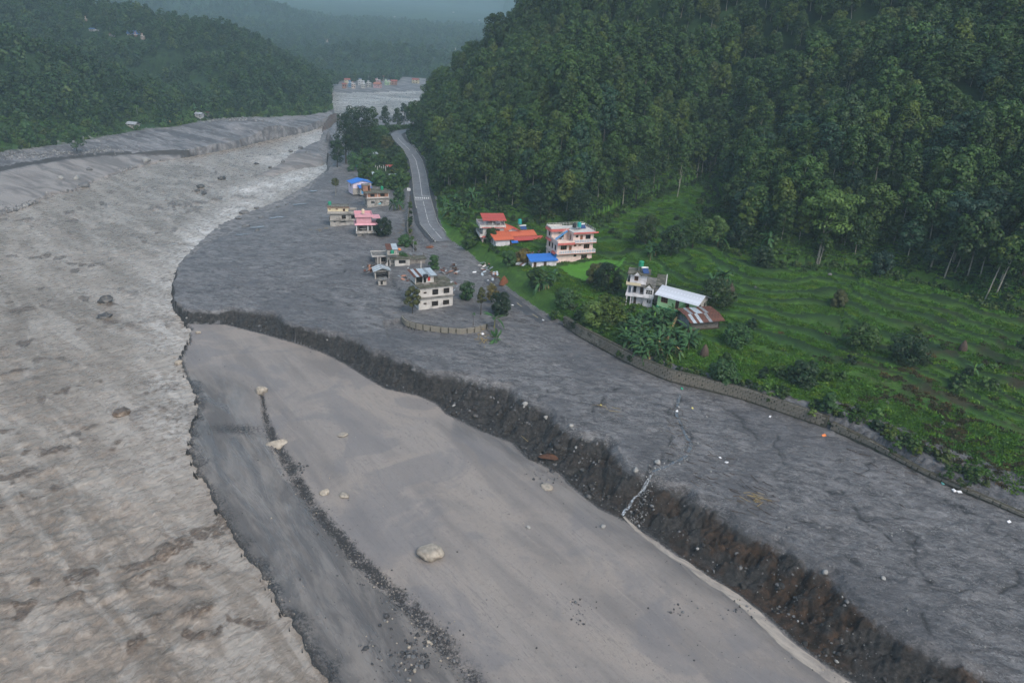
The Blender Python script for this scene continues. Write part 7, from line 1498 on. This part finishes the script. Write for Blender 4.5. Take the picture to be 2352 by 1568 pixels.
# parked motorcycles by the peach house
def bike(u, v, z, rz, label):
    q = P(u, v, z); t = empty('motorcycle', (q[0], q[1], hgt(q[0], q[1])), rz, label, 'motorcycle', None)
    for x_ in (-.65, .65):
        b = B(); n = 14
        for rr_, yy in ((.31, -.05), (.31, .05), (.2, .05), (.2, -.05)):
            for j in range(n): b.v.append((x_ + rr_ * cos(2 * pi * j / n), yy, .31 + rr_ * sin(2 * pi * j / n)))
        for i in range(4):
            for j in range(n): b.f.append((i * n + j, i * n + (j + 1) % n, ((i + 1) % 4) * n + (j + 1) % n, ((i + 1) % 4) * n + j))
        b.put('wheel', TANKK, t)
    B().prism([(-.1, -.12, .7), (.35, -.12, .75), (.4, -.12, 1.0), (-.05, -.12, .95)], (0, .24, 0)).put('fuel_tank', mat_plain('dark_red_paint', (.2, .02, .02), .3), t); B().prism([(-.85, -.1, .85), (-.1, -.1, .78), (-.1, -.1, .9), (-.85, -.1, .98)], (0, .2, 0)).put('seat', TANKK, t)
    B().box(-.3, .25, -.14, .14, .25, .68).put('engine', STEEL, t); b = B(); b.tube((.65, 0, .31), (.42, 0, 1.05), .04, n=5); b.tube((.40, -.35, 1.08), (.40, .35, 1.08), .02, n=5); b.put('fork_and_handlebar', STEEL, t); B().box(.48, .6, -.09, .09, .85, 1.02).put('headlight', WHT, t)
bike(1222, 584, 5, .4, 'dark motorcycle parked left of two by the peach house'); bike(1237, 583, 5, .8, 'dark motorcycle parked right of two by the peach house')
# ------------------------------------------------------------------ running water off the mud
def stream(name, label, pts, wd, mat, dz=.06, wob=.5, kind='structure'):
    Q_, N_, L_ = ribbon(pts, 0, 0, 0, .4); k = len(Q_); w_ = np.interp(L_, np.linspace(0, L_[-1], len(wd)), wd) * (1 + .3 * fbm(L_, L_ * 0, 2.5, 3, 5)); c_ = np.linspace(-1, 1, 7)
    off = wob * fbm(L_, L_ * 0 + 3, 6, 3, 8)
    g = Q_[:, None, :] + N_[:, None, :] * (off[:, None] + w_[:, None] * .5 * c_[None, :])[:, :, None]
    g[:, :, 2] = terrain(g[:, :, 0].ravel(), g[:, :, 1].ravel()).reshape(k, 7) + dz * (1 - .7 * np.abs(c_[None, :])) + .02 * fbm(g[:, :, 0], g[:, :, 1], .7, 2, 6)
    o = link(name, np_mesh(name, g.reshape(-1, 3), [(i * 7 + j, i * 7 + j + 1, (i + 1) * 7 + j + 1, (i + 1) * 7 + j) for i in range(k - 1) for j in range(6)]), mat); o['kind'] = kind; return o
FALL = M('white_water', .3, .5); FALL.col(FALL.mix(FALL.rng(FALL.noise(1.6, 6, .75, 1), .42, .6), (.08, .085, .09), (.42, .46, .50))); FALL.bump(FALL.noise(3, 4), 1, .3)
BEI = M('beige_water', .25, .5); BEI.col(BEI.mix(BEI.rng(BEI.noise(.5, 6, .7, 1, BEI.map(radians(45), (.25, 1, 1))), .35, .65), (.20, .175, .15), (.34, .295, .245))); BEI.bump(BEI.noise(1.2, 5), .6, .1)
fl = []
for (u, v) in [(1497, 1088), (1490, 1102), (1480, 1116), (1466, 1132), (1452, 1150), (1440, 1168), (1428, 1182)]:
    p = hit(u, v); fl.append(tuple(p))
stream('waterfall', '', fl, [.3, .55, .35, .7, .5], FALL.m, .10, 1.1)
stream('runoff_stream', '', [tuple(hit(u, v)) for u, v in [(1432, 1186), (1480, 1232), (1540, 1270), (1610, 1318), (1690, 1372), (1740, 1412), (1790, 1462), (1850, 1512), (1930, 1568), (2000, 1620)]], [.5, 1.0, 1.3, 1.7, 2.0, 2.2, 2.6], BEI.m, .05, .6)
stream('runoff_stream', '', [tuple(hit(u, v)) for u, v in [(1562, 905), (1553, 945), (1568, 985), (1588, 1020), (1574, 1050), (1535, 1068), (1500, 1084)]], [.5, .7, .6, .8, .7], mat_plain('grey_trickle', (.10, .115, .13), .25, .3, 1.5), .03, .3)
PUD = mat_plain('puddle_water', (.16, .155, .155), .06, .1, .5, spec=.6, bump=0)
def puddle(u, v, rx, ry, rz, z=None):
    p = hit(u, v); n = 26; vs = [(0, 0, 0)]; rg_ = random.Random(int(u))
    ph = [rg_.uniform(0, 6) for _ in range(3)]
    for j in range(n): a = 2 * pi * j / n; k = 1 + .18 * math.sin(2 * a + ph[0]) + .12 * math.sin(3 * a + ph[1]) + .08 * math.sin(5 * a + ph[2]); vs.append((rx * k * cos(a), ry * k * sin(a), 0))
    b = B(); b.v = vs; b.f = [(0, j + 1, (j + 1) % n + 1) for j in range(n)]; o = b.put('puddle', PUD, loc=(p[0], p[1], p[2] + (z or .07)), rot=(0, 0, rz)); o['kind'] = 'structure'
for q in [(592, 523, 3, 1.2, .6), (640, 500, 3.6, 1.2, .6), (690, 470, 3.2, 1, .7), (720, 440, 2.6, 1, .8), (555, 540, 2.4, .9, .5)]: puddle(*q, .25)

# trees about the far town and along the foot of the far ridges
pts = []
for _ in range(150): a = P(random.choice([random.uniform(765, 920), random.uniform(690, 800)]), random.uniform(183, 190), -4); pts.append((a[0], a[1], -4))
for (u, v) in [(840, 193), (856, 194), (760, 200), (770, 197), (905, 190), (830, 186), (812, 190)]:
    for _ in range(5): a = P(u + random.uniform(-3, 3), v, -4); pts.append((a[0], a[1], -4))
scatter('town_trees', pts, RNG.uniform(.8, 1.3, len(pts)), RNG.uniform(0, 6, len(pts)), RNG.integers(0, 4, len(pts)), LOWC, 'dark trees around the houses of the far town')
pts = [tuple(hit(u + random.gauss(0, 2), v)) for u, v in [(944, 470), (942, 490), (940, 505), (939, 520), (941, 535), (945, 550), (950, 562), (941, 478), (940, 512)] for _ in range(2)]
scatter('wall_weeds', pts, RNG.uniform(.6, 1.0, len(pts)), RNG.uniform(0, 6, len(pts)), RNG.integers(0, 4, len(pts)), SHRUB, 'weeds growing on the road wall')

x, y = jgrid(-420, -100, 380, 760, 2.6)
z, rg, mk = terrain(x, y, True); ok = (mk['dLF'] < 26) & ((rg == 5) | ((rg == 4) & (mk['dLF'] < 3.5))) & in_view(x, y, z, 60, -20) & (RNG.random(len(x)) < .62) & ~inside(x, y, R_POLY)
uu_, vv_, _w = VpA(x, y, z + 1)
for (hu, hv, hr) in [(452, 266, 12), (470, 264, 10), (292, 290, 14), (333, 286, 24)]: ok &= ~((np.abs(uu_ - hu) < hr) & (vv_ > hv - 6) & (vv_ < hv + 9))
x, y, z = x[ok], y[ok], z[ok]
scatter('bank_bushes', np.stack([x, y, z - .2], 1), RNG.uniform(.8, 2.0, len(x)), RNG.uniform(0, 6.28, len(x)), RNG.choice(4, len(x), p=[.35, .4, .1, .15]), SHRUB, 'bright green bushes and grass along the foot of the left hill')

pts = []
Qw_, Nw_, Lw_ = ribbon(wl_pts + W3([(1912, 981, .4), (2120, 1080, .4), (2352, 1180, .4)]), 0, 0, 0, .5)
cl_ = fbm(Lw_, Lw_ * 0, 7, 2, 44)
for i in range(len(Qw_)):
    if cl_[i] > -.05 and random.random() < .8:
        p = Qw_[i] - Nw_[i] * random.uniform(.1, 1.4); pts.append((p[0], p[1], hgt(p[0], p[1])))
    if cl_[i] > .2 and random.random() < .35:
        p = Qw_[i] + Nw_[i] * 1.05; pts.append((p[0], p[1], p[2] + random.uniform(.2, 1.6)))
scatter('wall_creepers', pts, RNG.uniform(.35, .85, len(pts)), RNG.uniform(0, 6, len(pts)), RNG.choice(4, len(pts), p=[.4, .15, .25, .2]), SHRUB, 'grass and creepers hanging over the long stone wall')
x, y, z = BUSH; ok = np.ones(len(x), bool)
for (hx, hy, hr) in HOUSEPTS: ok &= np.hypot(x - hx, y - hy) > hr
x, y, z = x[ok], y[ok], z[ok]; print('bushes', len(x))
scatter('undergrowth', np.stack([x, y, z - .2], 1), RNG.uniform(.7, 1.5, len(x)) * np.where(y > 340, 1.5, 1.0), RNG.uniform(0, 6.28, len(x)), RNG.choice(4, len(x), p=[.42, .12, .26, .2]), SHRUB, 'tangled bushes and creepers on the slope, the road banks and the forest edge')
# ------------------------------------------------------------------ the hazy air
hz_ = np.array([[sx, sy, sz] for sz in (-10.5, 2400) for sx, sy in ((-8400, -950), (8400, -950), (8400, 10400), (-8400, 10400))], float)
hq = [(0, 1, 2, 3), (4, 5, 6, 7), (0, 1, 5, 4), (1, 2, 6, 5), (2, 3, 7, 6), (3, 0, 4, 7)]
hm = bpy.data.materials.new('valley_haze'); hm.use_nodes = True; nt = hm.node_tree; nt.nodes.clear()
ho = nt.nodes.new('ShaderNodeOutputMaterial'); hv = nt.nodes.new('ShaderNodeVolumePrincipled'); nt.links.new(hv.outputs[0], ho.inputs['Volume'])
hv.inputs['Density'].default_value = HAZE_D; hv.inputs['Color'].default_value = (*HAZE_C, 1); hv.inputs['Anisotropy'].default_value = 0.0
tag(link('haze', np_mesh('haze', hz_, hq, smooth=False), hm), kind='stuff')
